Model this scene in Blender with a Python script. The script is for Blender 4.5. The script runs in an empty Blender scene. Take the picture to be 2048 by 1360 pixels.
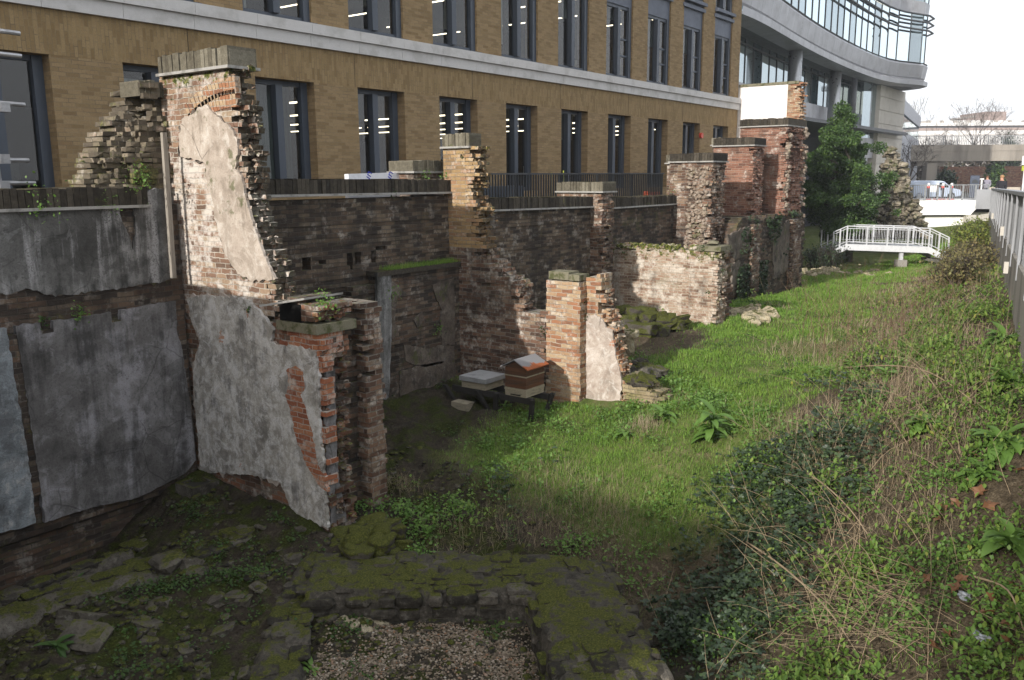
import bpy, bmesh, math, random
import numpy as np
from math import sin, cos, pi, radians, atan2, sqrt
from mathutils import Vector, Matrix

S = bpy.context.scene
COL = S.collection
random.seed(7)
RNG = np.random.default_rng(11)

# ------------------------------------------------------------------ camera, sky, sun, exposure
ZC, FPX = 6.0, 1720.0
_p, _r, _y = radians(10.746), radians(-.355), radians(36.719)
_fw = np.array([0, cos(_p), -sin(_p)]); _up = np.array([0, sin(_p), cos(_p)]); _rt = np.array([1., 0, 0])
_rt, _up = _rt*cos(_r)+_up*sin(_r), _up*cos(_r)-_rt*sin(_r)
_M = np.array([[sin(_y), cos(_y), 0], [-cos(_y), sin(_y), 0], [0, 0, 1.]])
FW, UP, RT = _M@_fw, _M@_up, _M@_rt
cam = bpy.data.cameras.new('camera'); camo = bpy.data.objects.new('camera', cam); COL.objects.link(camo)
cam.sensor_width = 36; cam.lens = 36*FPX/2048; cam.clip_start = .05; cam.clip_end = 3000
camo.matrix_world = Matrix(((RT[0], UP[0], -FW[0], 0), (RT[1], UP[1], -FW[1], 0), (RT[2], UP[2], -FW[2], ZC), (0, 0, 0, 1)))
S.camera = camo
SUN_EL, SUN_AZ = radians(22.0), radians(0.4)
w = bpy.data.worlds.new('World'); S.world = w; w.use_nodes = True
wn = w.node_tree.nodes; bg = wn['Background']
sky = wn.new('ShaderNodeTexSky'); sky.sky_type = 'NISHITA'; sky.sun_disc = False
sky.sun_elevation = SUN_EL; sky.sun_rotation = radians(269.6); sky.altitude = 20
sky.air_density = 1.0; sky.dust_density = 4.0; sky.ozone_density = 1.0
# thin bright winter cloud over the blue
_tc = wn.new('ShaderNodeTexCoord'); _mp = wn.new('ShaderNodeMapping'); _mp.inputs[3].default_value = (1, 1, 3.5); _cn = wn.new('ShaderNodeTexNoise'); _cn.inputs['Scale'].default_value = 1.6; _cn.inputs['Detail'].default_value = 8
_cr = wn.new('ShaderNodeValToRGB'); _cr.color_ramp.elements[0].position = .3; _cr.color_ramp.elements[0].color = (.62,)*3+(1,); _cr.color_ramp.elements[1].position = .62; _cr.color_ramp.elements[1].color = (.95,)*3+(1,)
_mx = wn.new('ShaderNodeMix'); _mx.data_type = 'RGBA'; _mx.inputs[7].default_value = (6.1, 6.25, 6.5, 1)
for _a, _b in ((_tc.outputs['Generated'], _mp.inputs[0]), (_mp.outputs[0], _cn.inputs['Vector']), (_cn.outputs[0], _cr.inputs[0]), (_cr.outputs[0], _mx.inputs[0]), (sky.outputs[0], _mx.inputs[6]), (_mx.outputs[2], bg.inputs[0])): w.node_tree.links.new(_a, _b)
bg.inputs[1].default_value = .15
sl = bpy.data.lights.new('sun', 'SUN'); sl.energy = 3.7; sl.angle = radians(.6); sl.color = (1, .95, .88)
so = bpy.data.objects.new('sun', sl); COL.objects.link(so)
sd = Vector((cos(SUN_AZ)*cos(SUN_EL), sin(SUN_AZ)*cos(SUN_EL), -sin(SUN_EL)))
so.rotation_euler = sd.to_track_quat('-Z', 'Y').to_euler()
S.view_settings.view_transform = 'Standard'; S.view_settings.look = 'None'
S.view_settings.exposure = .6; S.view_settings.gamma = 1

# ------------------------------------------------------------------ survey helpers: a sight line met with a known plane
def ray(x, y): return RT*(x-1024)/FPX-UP*(y-680)/FPX+FW
def onX(x, y, X): R = ray(x, y); return R*(X/R[0])+[0, 0, ZC]
def onY(x, y, Y): R = ray(x, y); return R*(Y/R[1])+[0, 0, ZC]
def onZ(x, y, Z): R = ray(x, y); return R*((Z-ZC)/R[2])+[0, 0, ZC]
def atD(x, y, D): return ray(x, y)*D+[0, 0, ZC]
def yz(pts, X): return [(q[1], q[2]) for q in (onX(a, b, X) for a, b in pts)]
def xz(pts, Y): return [(q[0], q[2]) for q in (onY(a, b, Y) for a, b in pts)]

# ------------------------------------------------------------------ objects
def tag(o, label=None, cat=None, group=None, kind=None):
    if label: o['label'] = label
    if cat: o['category'] = cat
    if group: o['group'] = group
    if kind: o['kind'] = kind
    return o
def empty(name, loc, label, cat, group=None):
    o = bpy.data.objects.new(name, None); COL.objects.link(o); o.location = [float(v) for v in loc]; o.empty_display_size = .2
    return tag(o, label, cat, group, 'thing')
def link(name, me, parent=None):
    o = bpy.data.objects.new(name, me); COL.objects.link(o)
    if parent is not None:
        o.parent = parent; o.matrix_parent_inverse = Matrix.Translation(-parent.location)
    return o
def children(o): return [c for c in bpy.data.objects if c.parent == o]
def copy_tree(o, parent=None, kids=None):
    c = o.copy(); COL.objects.link(c)
    if parent is not None: c.parent = parent
    for ch in children(o): copy_tree(ch, c)
    return c

class MB:
    def __init__(s): s.v, s.f, s.m = [], [], []
    def box(s, x0, x1, y0, y1, z0, z1, m=0):
        i = len(s.v)
        s.v += [(x0, y0, z0), (x1, y0, z0), (x1, y1, z0), (x0, y1, z0), (x0, y0, z1), (x1, y0, z1), (x1, y1, z1), (x0, y1, z1)]
        for q in ((0, 3, 2, 1), (4, 5, 6, 7), (0, 1, 5, 4), (1, 2, 6, 5), (2, 3, 7, 6), (3, 0, 4, 7)):
            s.f.append(tuple(i+k for k in q)); s.m.append(m)
        return s
    def obox(s, c, ax, ay, az, m=0):
        """box about centre c with half-vectors ax, ay, az"""
        c, ax, ay, az = (np.array(q, float) for q in (c, ax, ay, az)); i = len(s.v)
        for sx, sy, sz in ((-1, -1, -1), (1, -1, -1), (1, 1, -1), (-1, 1, -1), (-1, -1, 1), (1, -1, 1), (1, 1, 1), (-1, 1, 1)):
            s.v.append(tuple(c+ax*sx+ay*sy+az*sz))
        for q in ((0, 3, 2, 1), (4, 5, 6, 7), (0, 1, 5, 4), (1, 2, 6, 5), (2, 3, 7, 6), (3, 0, 4, 7)):
            s.f.append(tuple(i+k for k in q)); s.m.append(m)
        return s
    def prism(s, poly, axis, a, b, m=0):
        """poly in the other two coordinates, drawn out along axis from a to b"""
        n = len(poly); i = len(s.v); k = 'XYZ'.index(axis)
        for t in (a, b):
            for u, v in poly:
                p = [u, v]; p.insert(k, t); s.v.append(tuple(p))
        s.f.append(tuple(range(i, i+n))); s.f.append(tuple(range(i+2*n-1, i+n-1, -1))); s.m += [m, m]
        for j in range(n):
            s.f.append((i+j, i+(j+1) % n, i+n+(j+1) % n, i+n+j)); s.m.append(m)
        return s
    def tube(s, pts, r, seg=6, m=0, cap=True):
        pts = [Vector(p) for p in pts]; n = len(pts); i = len(s.v)
        rr = r if isinstance(r, (list, tuple)) else [r]*n
        for k, p in enumerate(pts):
            d = (pts[min(k+1, n-1)]-pts[max(k-1, 0)]).normalized()
            a = d.orthogonal().normalized() if abs(d.z) > .99 else d.cross(Vector((0, 0, 1))).normalized()
            b = d.cross(a)
            for j in range(seg):
                t = 2*pi*j/seg; s.v.append(tuple(p+(a*cos(t)+b*sin(t))*rr[k]))
        for k in range(n-1):
            for j in range(seg):
                s.f.append((i+k*seg+j, i+k*seg+(j+1) % seg, i+(k+1)*seg+(j+1) % seg, i+(k+1)*seg+j)); s.m.append(m)
        if cap:
            s.f.append(tuple(i+j for j in range(seg))[::-1]); s.f.append(tuple(i+(n-1)*seg+j for j in range(seg))); s.m += [m, m]
        return s
    def quad(s, a, b, c, d, m=0):
        i = len(s.v); s.v += [tuple(a), tuple(b), tuple(c), tuple(d)]; s.f.append((i, i+1, i+2, i+3)); s.m.append(m); return s
    def rock(s, c, r, rs=None, m=0, sub=1, rough=.22, box=.72, turn=6.3):
        """a stone: a squashed, dented ball"""
        rs = rs or random; V, F = ICO[sub]; i = len(s.v)
        R = Matrix.Rotation(rs.uniform(0, turn), 3, 'Z')@Matrix.Rotation(rs.uniform(-.4, .4)*min(1, turn), 3, 'X')
        off = np.array([rs.uniform(0, 50) for _ in range(3)]); k = 1.7
        for p in V:
            q = np.sign(p)*np.abs(p)**box
            n = 1+rough*(sin(q[0]*k*2+off[0])+sin(q[1]*k*2.3+off[1])+sin(q[2]*k*2.7+off[2]))/1.6
            v = R@Vector(q*n*np.array(r)); s.v.append((c[0]+v.x, c[1]+v.y, c[2]+v.z))
        for f in F: s.f.append(tuple(i+k for k in f)); s.m.append(m)
        return s
    def build(s, name, mats, parent=None, smooth=False, recalc=True):
        me = bpy.data.meshes.new(name); me.from_pydata(s.v, [], s.f)
        for mt in (mats if isinstance(mats, (list, tuple)) else [mats]): me.materials.append(mt)
        me.polygons.foreach_set('material_index', s.m)
        if recalc:
            bm = bmesh.new(); bm.from_mesh(me); bmesh.ops.recalc_face_normals(bm, faces=bm.faces); bm.to_mesh(me); bm.free()
        if smooth: me.polygons.foreach_set('use_smooth', [True]*len(me.polygons))
        me.update()
        return link(name, me, parent)
def _ico(sub):
    bm = bmesh.new(); bmesh.ops.create_icosphere(bm, subdivisions=sub, radius=1)
    V = np.array([v.co[:] for v in bm.verts]); bm.verts.ensure_lookup_table()
    F = [tuple(v.index for v in f.verts) for f in bm.faces]; bm.free(); return V, F
ICO = {k: _ico(k) for k in (1, 2, 3)}

def ragged(poly, amp, step, rs=random):
    """polygon with its sides broken into short crooked steps"""
    out = []
    n = len(poly)
    for i in range(n):
        a, b = np.array(poly[i]), np.array(poly[(i+1) % n]); L = np.linalg.norm(b-a); k = max(1, int(L/step))
        nv = np.array([-(b-a)[1], (b-a)[0]])/(L+1e-9)
        for j in range(k):
            t = j/k; d = rs.gauss(0, amp) if 0 < j else rs.gauss(0, amp*.4)
            out.append(tuple(a+(b-a)*t+nv*d))
    return out

def spans(poly, z):
    xs = []
    n = len(poly)
    for i in range(n):
        (u0, z0), (u1, z1) = poly[i], poly[(i+1) % n]
        if (z0 <= z) != (z1 <= z): xs.append(u0+(u1-u0)*(z-z0)/(z1-z0))
    xs.sort(); return list(zip(xs[::2], xs[1::2]))
CH = .066
def courses(mb, poly, axis, pos, thick, jag=(.0, .0), layers=3, face=.004, rs=random, m=0, mtop=None):
    """brickwork laid course by course inside a wall outline; open ends are toothed and broken"""
    za, zb = min(p[1] for p in poly), max(p[1] for p in poly)
    k0, k1 = int(math.floor(za/CH)), int(math.ceil(zb/CH))
    for k in range(k0, k1):
        for a, b in spans(poly, (k+.5)*CH):
            if b-a < .05: continue
            ta, tb = rs.choice((0, .11, .22))-.11, rs.choice((0, .11, .22))-.11
            for l in range(layers):
                t0, t1 = pos+thick*l/layers, pos+thick*(l+1)/layers
                if l == 0: t0 += rs.uniform(-face, face)
                if l == layers-1: t1 += rs.uniform(-face, face)
                a2 = a+jag[0]*(ta/.11*.7+rs.uniform(-.6, .6)); b2 = b+jag[1]*(tb/.11*.7+rs.uniform(-.6, .6))
                if b2-a2 < .04: continue
                z0, z1 = k*CH, (k+1)*CH
                for side, jj in ((0, jag[0]), (1, jag[1])):      # the last brick of an open end is loose, chipped or gone
                    if jj < .02 or b2-a2 < .3: continue
                    l_ = rs.uniform(.08, .2); e0, e1 = (a2, a2+l_) if side == 0 else (b2-l_, b2)
                    if side == 0: a2 += l_
                    else: b2 -= l_
                    if rs.random() < .82:
                        i0 = len(mb.v)
                        if axis == 'X': mb.box(t0+.003, t1-.003, e0, e1, z0+.004, z1-.004, m)
                        else: mb.box(e0, e1, t0+.003, t1-.003, z0+.004, z1-.004, m)
                        cu = (e0+e1)/2; cz = (z0+z1)/2; an = rs.gauss(0, .07)
                        for q in range(i0, len(mb.v)):
                            v = list(mb.v[q]); ui = 1 if axis == 'X' else 0; du, dz = v[ui]-cu, v[2]-cz
                            v[ui] = cu+du*cos(an)-dz*sin(an)+rs.gauss(0, .008); v[2] = cz+du*sin(an)*.5+dz*cos(an)+rs.gauss(0, .005); v[1-ui] += rs.gauss(0, .007); mb.v[q] = tuple(v)
                    if rs.random() < .5:
                        u_ = (e0 if side == 0 else e1)+rs.uniform(-.02, .03)*(1 if side == 0 else -1); c_ = ((t0+t1)/2, u_, z0+.01) if axis == 'X' else (u_, (t0+t1)/2, z0+.01)
                        mb.rock(c_, (rs.uniform(.025, .05), rs.uniform(.025, .05), rs.uniform(.012, .03)), rs, m, 1, .3)
                if axis == 'X': mb.box(t0, t1, a2, b2, z0, z1, m)
                else: mb.box(a2, b2, t0, t1, z0, z1, m)
    return mb

def coping(mb, mc, axis, pos, thick, u0, u1, z, slope=0, over=.05, h=.215, rs=random):
    """brick-on-edge coping (mb) on a thin creasing course (mc); z is its top at u0"""
    u = u0; p0, p1 = pos-over, pos+thick+over
    n = max(1, int(round((u1-u0)/.078))); st = (u1-u0)/n
    for i in range(n):
        zt = z+slope*(u-u0)+rs.uniform(-.012, .012); a, b = u+.004, u+st-.004
        q0, q1 = p0+rs.uniform(-.01, .012), p1+rs.uniform(-.012, .01)
        zb = z+slope*(u-u0)-h
        if axis == 'X': mb.box(q0, q1, a, b, zb, zt)
        else: mb.box(a, b, q0, q1, zb, zt)
        u += st
    # mortar core and creasing
    za = z-h; zb = z+slope*(u1-u0)-h
    for (o_, lo, hi, mm) in ((-.02, .0, h-.03, mb), (.035, -.035, -.001, mc)):
        i = len(mm.v)
        for (uu, zz) in ((u0-(.02 if mm is mc else 0), za), (u1+(.02 if mm is mc else 0), zb)):
            for tt in (p0-o_, p1+o_):
                for dz in (lo, hi):
                    mm.v.append((tt, uu, zz+dz) if axis == 'X' else (uu, tt, zz+dz))
        for q in ((0, 1, 3, 2), (4, 6, 7, 5), (0, 4, 5, 1), (2, 3, 7, 6), (1, 5, 7, 3), (0, 2, 6, 4)):
            mm.f.append(tuple(i+k for k in q)); mm.m.append(0)

# fast mesh of many copies of one small template
def scatter_mesh(name, tv, tf, R, P, mats, parent=None, midx=None, smooth=False):
    tv = np.asarray(tv, np.float32); N, nv = len(P), len(tv)
    V = (np.einsum('nij,vj->nvi', R, tv)+P[:, None, :]).reshape(-1, 3).astype(np.float32)
    ln = np.array([len(f) for f in tf]); flat = np.concatenate([np.array(f) for f in tf])
    L = (flat[None, :]+(np.arange(N)*nv)[:, None]).ravel()
    me = bpy.data.meshes.new(name); me.vertices.add(len(V)); me.vertices.foreach_set('co', V.ravel())
    me.loops.add(len(L)); me.loops.foreach_set('vertex_index', L.astype(np.int32))
    lt = np.tile(ln, N); ls = np.concatenate([[0], np.cumsum(lt)[:-1]])
    me.polygons.add(len(lt)); me.polygons.foreach_set('loop_start', ls.astype(np.int32)); me.polygons.foreach_set('loop_total', lt.astype(np.int32))
    for m in (mats if isinstance(mats, (list, tuple)) else [mats]): me.materials.append(m)
    if midx is not None: me.polygons.foreach_set('material_index', np.repeat(midx, len(tf)).astype(np.int32))
    if smooth: me.polygons.foreach_set('use_smooth', [True]*len(lt))
    me.update(calc_edges=True); me.validate()
    return link(name, me, parent)
def rotz(a):
    R = np.zeros((len(a), 3, 3)); R[:, 0, 0] = np.cos(a); R[:, 0, 1] = -np.sin(a); R[:, 1, 0] = np.sin(a); R[:, 1, 1] = np.cos(a); R[:, 2, 2] = 1; return R
def rotx(a):
    R = np.zeros((len(a), 3, 3)); R[:, 1, 1] = np.cos(a); R[:, 1, 2] = -np.sin(a); R[:, 2, 1] = np.sin(a); R[:, 2, 2] = np.cos(a); R[:, 0, 0] = 1; return R
def roty(a):
    R = np.zeros((len(a), 3, 3)); R[:, 0, 0] = np.cos(a); R[:, 0, 2] = np.sin(a); R[:, 2, 0] = -np.sin(a); R[:, 2, 2] = np.cos(a); R[:, 1, 1] = 1; return R

# lattice noise for shaping ground and planting
def _h(i, j, s): 
    v = np.sin(i*127.1+j*311.7+s*74.7)*43758.5453; return v-np.floor(v)
def vnoise(x, y, s=0):
    i, j = np.floor(x), np.floor(y); f, g = x-i, y-j; f = f*f*(3-2*f); g = g*g*(3-2*g)
    return (_h(i, j, s)*(1-f)+_h(i+1, j, s)*f)*(1-g)+(_h(i, j+1, s)*(1-f)+_h(i+1, j+1, s)*f)*g
def fbm(x, y, s=0, o=4):
    t, a, n = 0, .5, 0
    for k in range(o): t = t+a*vnoise(x*2**k, y*2**k, s+k*3); n += a; a *= .5
    return t/n

# ------------------------------------------------------------------ materials
class NT:
    def __init__(s, name):
        s.mat = bpy.data.materials.new(name); s.mat.use_nodes = True; s.t = s.mat.node_tree; s.t.nodes.clear()
        s.out = s.t.nodes.new('ShaderNodeOutputMaterial')
    def n(s, typ, ins=None, **pr):
        nd = s.t.nodes.new('ShaderNode'+typ)
        for k, v in pr.items(): setattr(nd, k, v)
        for k, v in (ins or {}).items(): s.set(nd.inputs[k], v)
        return nd
    def set(s, sock, v):
        if isinstance(v, bpy.types.NodeSocket): s.t.links.new(v, sock)
        elif isinstance(v, bpy.types.Node): s.t.links.new(v.outputs[0], sock)
        elif isinstance(v, (tuple, list)) and len(v) == 3 and sock.type == 'RGBA': sock.default_value = (*v, 1)
        else: sock.default_value = v
    def math(s, op, a, b=0., c=0., clamp=False):
        return s.n('Math', {0: a, 1: b, 2: c}, operation=op, use_clamp=clamp).outputs[0]
    def mix(s, f, a, b, mode='MIX'):
        nd = s.n('Mix', {'Factor': f}, data_type='RGBA', blend_type=mode); s.set(nd.inputs[6], a); s.set(nd.inputs[7], b); return nd.outputs[2]
    def ramp(s, f, stops, interp='LINEAR'):
        nd = s.n('ValToRGB', {0: f}); cr = nd.color_ramp; cr.interpolation = interp
        while len(cr.elements) < len(stops): cr.elements.new(.5)
        for e, (p, c) in zip(cr.elements, stops): e.position = p; e.color = (*c, 1) if isinstance(c, (tuple, list)) else (c, c, c, 1)
        return nd.outputs[0]
    def noise(s, v, scale, detail=4, rough=.55, dist=0.):
        n_ = s.n('TexNoise', {'Vector': v, 'Scale': scale, 'Detail': detail, 'Roughness': rough, 'Distortion': dist}).outputs[0]
        return s.math('MULTIPLY_ADD', n_, 2.0, -.5, clamp=True)
    def step(s, f, a, b): return s.ramp(f, [(a, 0.), (b, 1.)])
    def bsdf(s, col, rough=.85, spec=.3, bump=None, bs=.3, bd=.01, **kw):
        b = s.n('BsdfPrincipled', {'Base Color': col, 'Roughness': rough, 'Specular IOR Level': spec, **kw})
        if bump is not None: s.set(b.inputs['Normal'], s.n('Bump', {'Height': bump, 'Strength': bs, 'Distance': bd}))
        s.t.links.new(b.outputs[0], s.out.inputs[0]); return s.mat
    def coords(s):
        """object position, wall-plane coordinates (u along the wall, v up), normal.z"""
        tc = s.n('TexCoord').outputs['Object']; g = s.n('NewGeometry').outputs['Normal']
        p = s.n('SeparateXYZ', {0: tc}); q = s.n('SeparateXYZ', {0: g})
        fx = s.math('GREATER_THAN', s.math('ABSOLUTE', q.outputs[0]), .6)
        u = s.math('ADD', s.math('MULTIPLY', p.outputs[1], fx), s.math('MULTIPLY', p.outputs[0], s.math('SUBTRACT', 1., fx)))
        return tc, u, p.outputs[2], q.outputs[2], p

def brick_mat(name, pal, mortar=(.32, .29, .25), soot=.4, lime=.2, moss=.15, mossz=None, wob=.012, limecol=(.6, .56, .5), sootcol=(.022, .02, .018), soldier=False, seed=0., bump=.5, endsoot=0., limez=None, patch=None, bw=.215, dirt=1., msz=.007):
    t = NT(name); tc, u, v, nz, p = t.coords()
    off = t.n('VectorMath', {0: tc, 1: (seed*3.7, seed*1.3, seed*7.1)}, operation='ADD').outputs[0]
    w1 = t.math('MULTIPLY', t.math('SUBTRACT', t.noise(tc, 7., 2), .5), wob*2); w2 = t.math('MULTIPLY', t.math('SUBTRACT', t.noise(off, 5., 3), .5), wob*2)
    uu, vv = t.math('ADD', u, w1), t.math('ADD', v, w2)
    vec = t.n('CombineXYZ', {0: vv, 1: uu} if soldier else {0: uu, 1: vv})
    br = t.n('TexBrick', {'Vector': vec, 'Color1': (0, 0, 0), 'Color2': (1, 1, 1), 'Mortar': (.5, .5, .5), 'Scale': 1., 'Mortar Size': msz, 'Mortar Smooth': .35, 'Bias': 0., 'Brick Width': bw, 'Row Height': CH}, offset=.5)
    rnd, fac = br.outputs['Color'], br.outputs['Fac']
    big = t.noise(off, 1.1, 7, .62); med = t.noise(off, 3.3, 6, .65, .4); fine = t.noise(tc, 38., 4, .6)
    col = t.ramp(t.math('ADD', t.math('MULTIPLY', rnd, .75), t.math('MULTIPLY', med, .25)), pal)
    col = t.mix(t.math('MULTIPLY', fine, .55), col, t.mix(.6, col, (.05, .04, .035)))
    mcol = t.mix(t.step(med, .35, .7), mortar, t.mix(.65, mortar, (.05, .045, .04)))
    col = t.mix(fac, col, mcol)
    if lime:
        zb_ = 0. if not limez else t.math('MULTIPLY', t.math('MULTIPLY', t.math('GREATER_THAN', v, limez[0]), t.math('LESS_THAN', t.math('ADD', v, t.math('MULTIPLY', med, .5)), limez[1]+.25)), .1)
        lm = t.math('MULTIPLY', t.step(t.math('ADD', zb_, t.math('ADD', t.math('MULTIPLY', med, .6), t.math('ADD', t.math('MULTIPLY', rnd, .12), t.math('MULTIPLY', t.noise(off, 17., 5, .7), .35)))), .68-.28*lime, .86-.2*lime), min(1., .35+.6*lime))
        col = t.mix(lm, col, limecol)
    if patch:                                   # (colour, lower edge, upper edge, scale): washes of old render left on the bricks
        pm = t.step(t.noise(off, patch[3], 6, .6, .3), patch[1], patch[2]); col = t.mix(t.math('MULTIPLY', pm, .9), col, t.mix(t.math('MULTIPLY', fine, .5), patch[0], (.12, .1, .09)))
    st = t.noise(t.n('Mapping', {0: off, 3: (2.6, 2.6, .5)}), 1., 6, .65)
    if soot: sm = t.math('MULTIPLY', t.step(t.math('ADD', t.math('MULTIPLY', big, .55), t.math('MULTIPLY', st, .45)), .66-.36*soot, .8-.24*soot), min(1., .5+.45*soot))
    if soot: col = t.mix(sm, col, t.mix(.2, sootcol, col))
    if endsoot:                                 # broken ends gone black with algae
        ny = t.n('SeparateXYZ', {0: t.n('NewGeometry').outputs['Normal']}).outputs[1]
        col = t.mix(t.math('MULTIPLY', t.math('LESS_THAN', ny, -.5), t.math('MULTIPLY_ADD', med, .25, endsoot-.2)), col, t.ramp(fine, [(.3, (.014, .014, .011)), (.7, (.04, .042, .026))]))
    if moss or mossz:
        mn = t.noise(off, 6., 6, .7)
        mm = t.math('MULTIPLY', t.step(nz, .3, .8), t.step(mn, .62-.35*moss, .7-.2*moss))
        m2 = t.math('MULTIPLY', t.step(t.noise(off, 2.3, 7, .7), .68-.2*moss, .78-.16*moss), min(.6, moss*1.3) if moss else 0.)
        mm = t.math('MAXIMUM', mm, m2)
        if mossz:
            g = t.math('DIVIDE', t.math('SUBTRACT', v, mossz[0]), mossz[1]-mossz[0], clamp=True)
            mm = t.math('MAXIMUM', mm, t.step(t.math('ADD', t.math('MULTIPLY', g, .62), t.math('MULTIPLY', mn, .75)), .86, .98))
        mcolr = t.ramp(t.noise(tc, 25., 3), [(.3, (.035, .045, .012)), (.6, (.1, .11, .025)), (.8, (.2, .19, .05))])
        col = t.mix(mm, col, mcolr)
    hgt = t.math('ADD', t.math('MULTIPLY', fac, -.6), t.math('ADD', t.math('MULTIPLY', fine, .25), t.math('ADD', t.math('MULTIPLY', med, .5), t.math('MULTIPLY', rnd, .25))))
    return t.bsdf(col, .92, .15, hgt, bump, .016)

def plaster_mat(name, stops, dark=(.03, .03, .03), darkamt=.4, white=.3, whitecol=(.62, .6, .58), scale=1.2, seed=0., streak=.5, crack=.3, moss=0., brick=None, flake=.6):
    t = NT(name); tc, u, v, nz, p = t.coords()
    off = t.n('VectorMath', {0: tc, 1: (seed*2.3, seed*5.1, seed*1.7)}, operation='ADD').outputs[0]
    big = t.noise(off, scale, 8, .62, .35); med = t.noise(off, scale*4, 7, .68, .5); fine = t.noise(tc, 45., 5, .65)
    strk = t.noise(t.n('Mapping', {0: off, 3: (5.5, 5.5, .45)}), 1., 7, .65, .2)
    col = t.ramp(t.math('ADD', t.math('MULTIPLY', big, .6), t.math('MULTIPLY', med, .4)), stops)
    fl = t.noise(off, scale*1.5, 10, .62, .7); fm = t.math('MULTIPLY', t.step(fl, .6, .612), flake); fm2 = t.math('MULTIPLY', t.step(t.noise(off, scale*2.7, 9, .65, .9), .7, .712), flake)
    col = t.mix(fm, col, t.mix(.55, col, dark)); col = t.mix(t.math('MULTIPLY', fm2, .7), col, t.mix(.4, col, whitecol))
    wm = t.math('MULTIPLY', t.step(t.math('ADD', t.math('MULTIPLY', strk, streak), t.math('MULTIPLY', med, 1-streak)), .64-.2*white, .76-.14*white), .85)
    wm = t.math('MULTIPLY', wm, t.step(fine, .25, .6)); col = t.mix(wm, col, whitecol)
    dm = t.step(t.math('ADD', t.math('MULTIPLY', t.noise(off, scale*1.6, 8, .7), .6), t.math('MULTIPLY', t.noise(t.n('Mapping', {0: off, 3: (7., 7., .6)}), 1., 5, .6), .4)), .66-.3*darkamt, .84-.28*darkamt)
    col = t.mix(t.math('MULTIPLY', dm, .8), col, dark)
    col = t.mix(t.math('MULTIPLY', t.step(fine, .5, .75), .35), col, dark)
    if brick:                                    # spalled patches where the brick body shows
        bm_ = t.step(t.noise(off, 2.1, 6, .6, .5), .88-.25*brick, .9-.25*brick)
        bt = t.n('TexBrick', {'Vector': t.n('CombineXYZ', {0: u, 1: v}), 'Color1': (.3, .11, .06), 'Color2': (.42, .22, .13), 'Mortar': (.4, .36, .32), 'Scale': 1., 'Mortar Size': .008, 'Brick Width': .225, 'Row Height': CH})
        col = t.mix(t.math('MULTIPLY', bm_, .85), col, bt.outputs[0])
    vor = t.n('TexVoronoi', {'Vector': t.mix(.12, off, t.n('TexNoise', {'Vector': off, 'Scale': 3.}).outputs[1]), 'Scale': 1.5}, feature='DISTANCE_TO_EDGE').outputs[0]
    cm = t.math('MULTIPLY', t.math('SUBTRACT', 1., t.step(vor, .0, .012)), t.math('MULTIPLY', t.step(t.noise(off, .9), .5, .62), crack))
    col = t.mix(cm, col, (.02, .02, .018))
    if moss:
        col = t.mix(t.math('MULTIPLY', t.step(t.noise(off, 2.6, 7, .7), .66-.2*moss, .76-.15*moss), .7), col, (.07, .08, .025))
    h = t.math('ADD', t.math('MULTIPLY', med, .8), t.math('MULTIPLY', fine, .2))
    h = t.math('SUBTRACT', t.math('ADD', h, t.math('MULTIPLY', fm2, .3)), t.math('MULTIPLY', fm, .5))
    return t.bsdf(col, .9, .2, t.math('SUBTRACT', h, t.math('MULTIPLY', cm, .5)), .5, .022)

def plain_mat(name, col, rough=.6, spec=.4, metal=0., var=.25, scale=6., dirt=(.05, .045, .04), dirtamt=.3, bump=.1, grain=None):
    t = NT(name); tc = t.n('TexCoord').outputs['Object']
    v = t.n('Mapping', {0: tc, 3: grain or (1, 1, 1)})
    n1 = t.noise(v, scale, 6, .6); n2 = t.noise(v, scale*6, 5, .6)
    c = t.mix(t.math('MULTIPLY', n2, var), col, tuple(q*.45 for q in col))
    c = t.mix(t.math('MULTIPLY', t.step(n1, .5, .75), dirtamt), c, dirt)
    return t.bsdf(c, t.math('ADD', rough-.1, t.math('MULTIPLY', n1, .2)), spec, n2, bump, .004, Metallic=metal)

def leaf_mat(name, stops, trans=.35, rough=.55, spec=.3):
    t = NT(name); r = t.n('NewGeometry').outputs['Random Per Island']; tc = t.n('TexCoord').outputs['Object']
    f = t.math('ADD', t.math('MULTIPLY', r, .65), t.math('MULTIPLY', t.noise(tc, 1.3, 4), .35))
    c = t.ramp(f, stops)
    d = t.n('BsdfPrincipled', {'Base Color': c, 'Roughness': rough, 'Specular IOR Level': spec})
    tr = t.n('BsdfTranslucent', {'Color': t.mix(.5, c, (.25, .3, .05), 'MULTIPLY') if False else c})
    m = t.n('MixShader', {0: trans}); t.t.links.new(d.outputs[0], m.inputs[1]); t.t.links.new(tr.outputs[0], m.inputs[2])
    t.t.links.new(m.outputs[0], t.out.inputs[0]); return t.mat

def glass_mat(name, tint=(.75, .8, .8), refl=.25, rough=.02, ior=1.5):
    t = NT(name); g = t.n('BsdfGlossy', {'Color': (1, 1, 1), 'Roughness': rough}); tr = t.n('BsdfTransparent', {'Color': tint})
    fr = t.n('Fresnel', {'IOR': ior}).outputs[0]
    f = t.math('ADD', fr, refl, clamp=True)
    wob = t.noise(t.n('TexCoord').outputs['Object'], .7, 2); t.set(g.inputs['Normal'], t.n('Bump', {'Height': wob, 'Strength': .04, 'Distance': .05}))
    m = t.n('MixShader', {0: f}); t.t.links.new(tr.outputs[0], m.inputs[1]); t.t.links.new(g.outputs[0], m.inputs[2])
    t.t.links.new(m.outputs[0], t.out.inputs[0]); return t.mat
def emit_mat(name, col, s):
    t = NT(name); e = t.n('Emission', {'Color': (*col, 1), 'Strength': s}); t.t.links.new(e.outputs[0], t.out.inputs[0]); return t.mat

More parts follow.
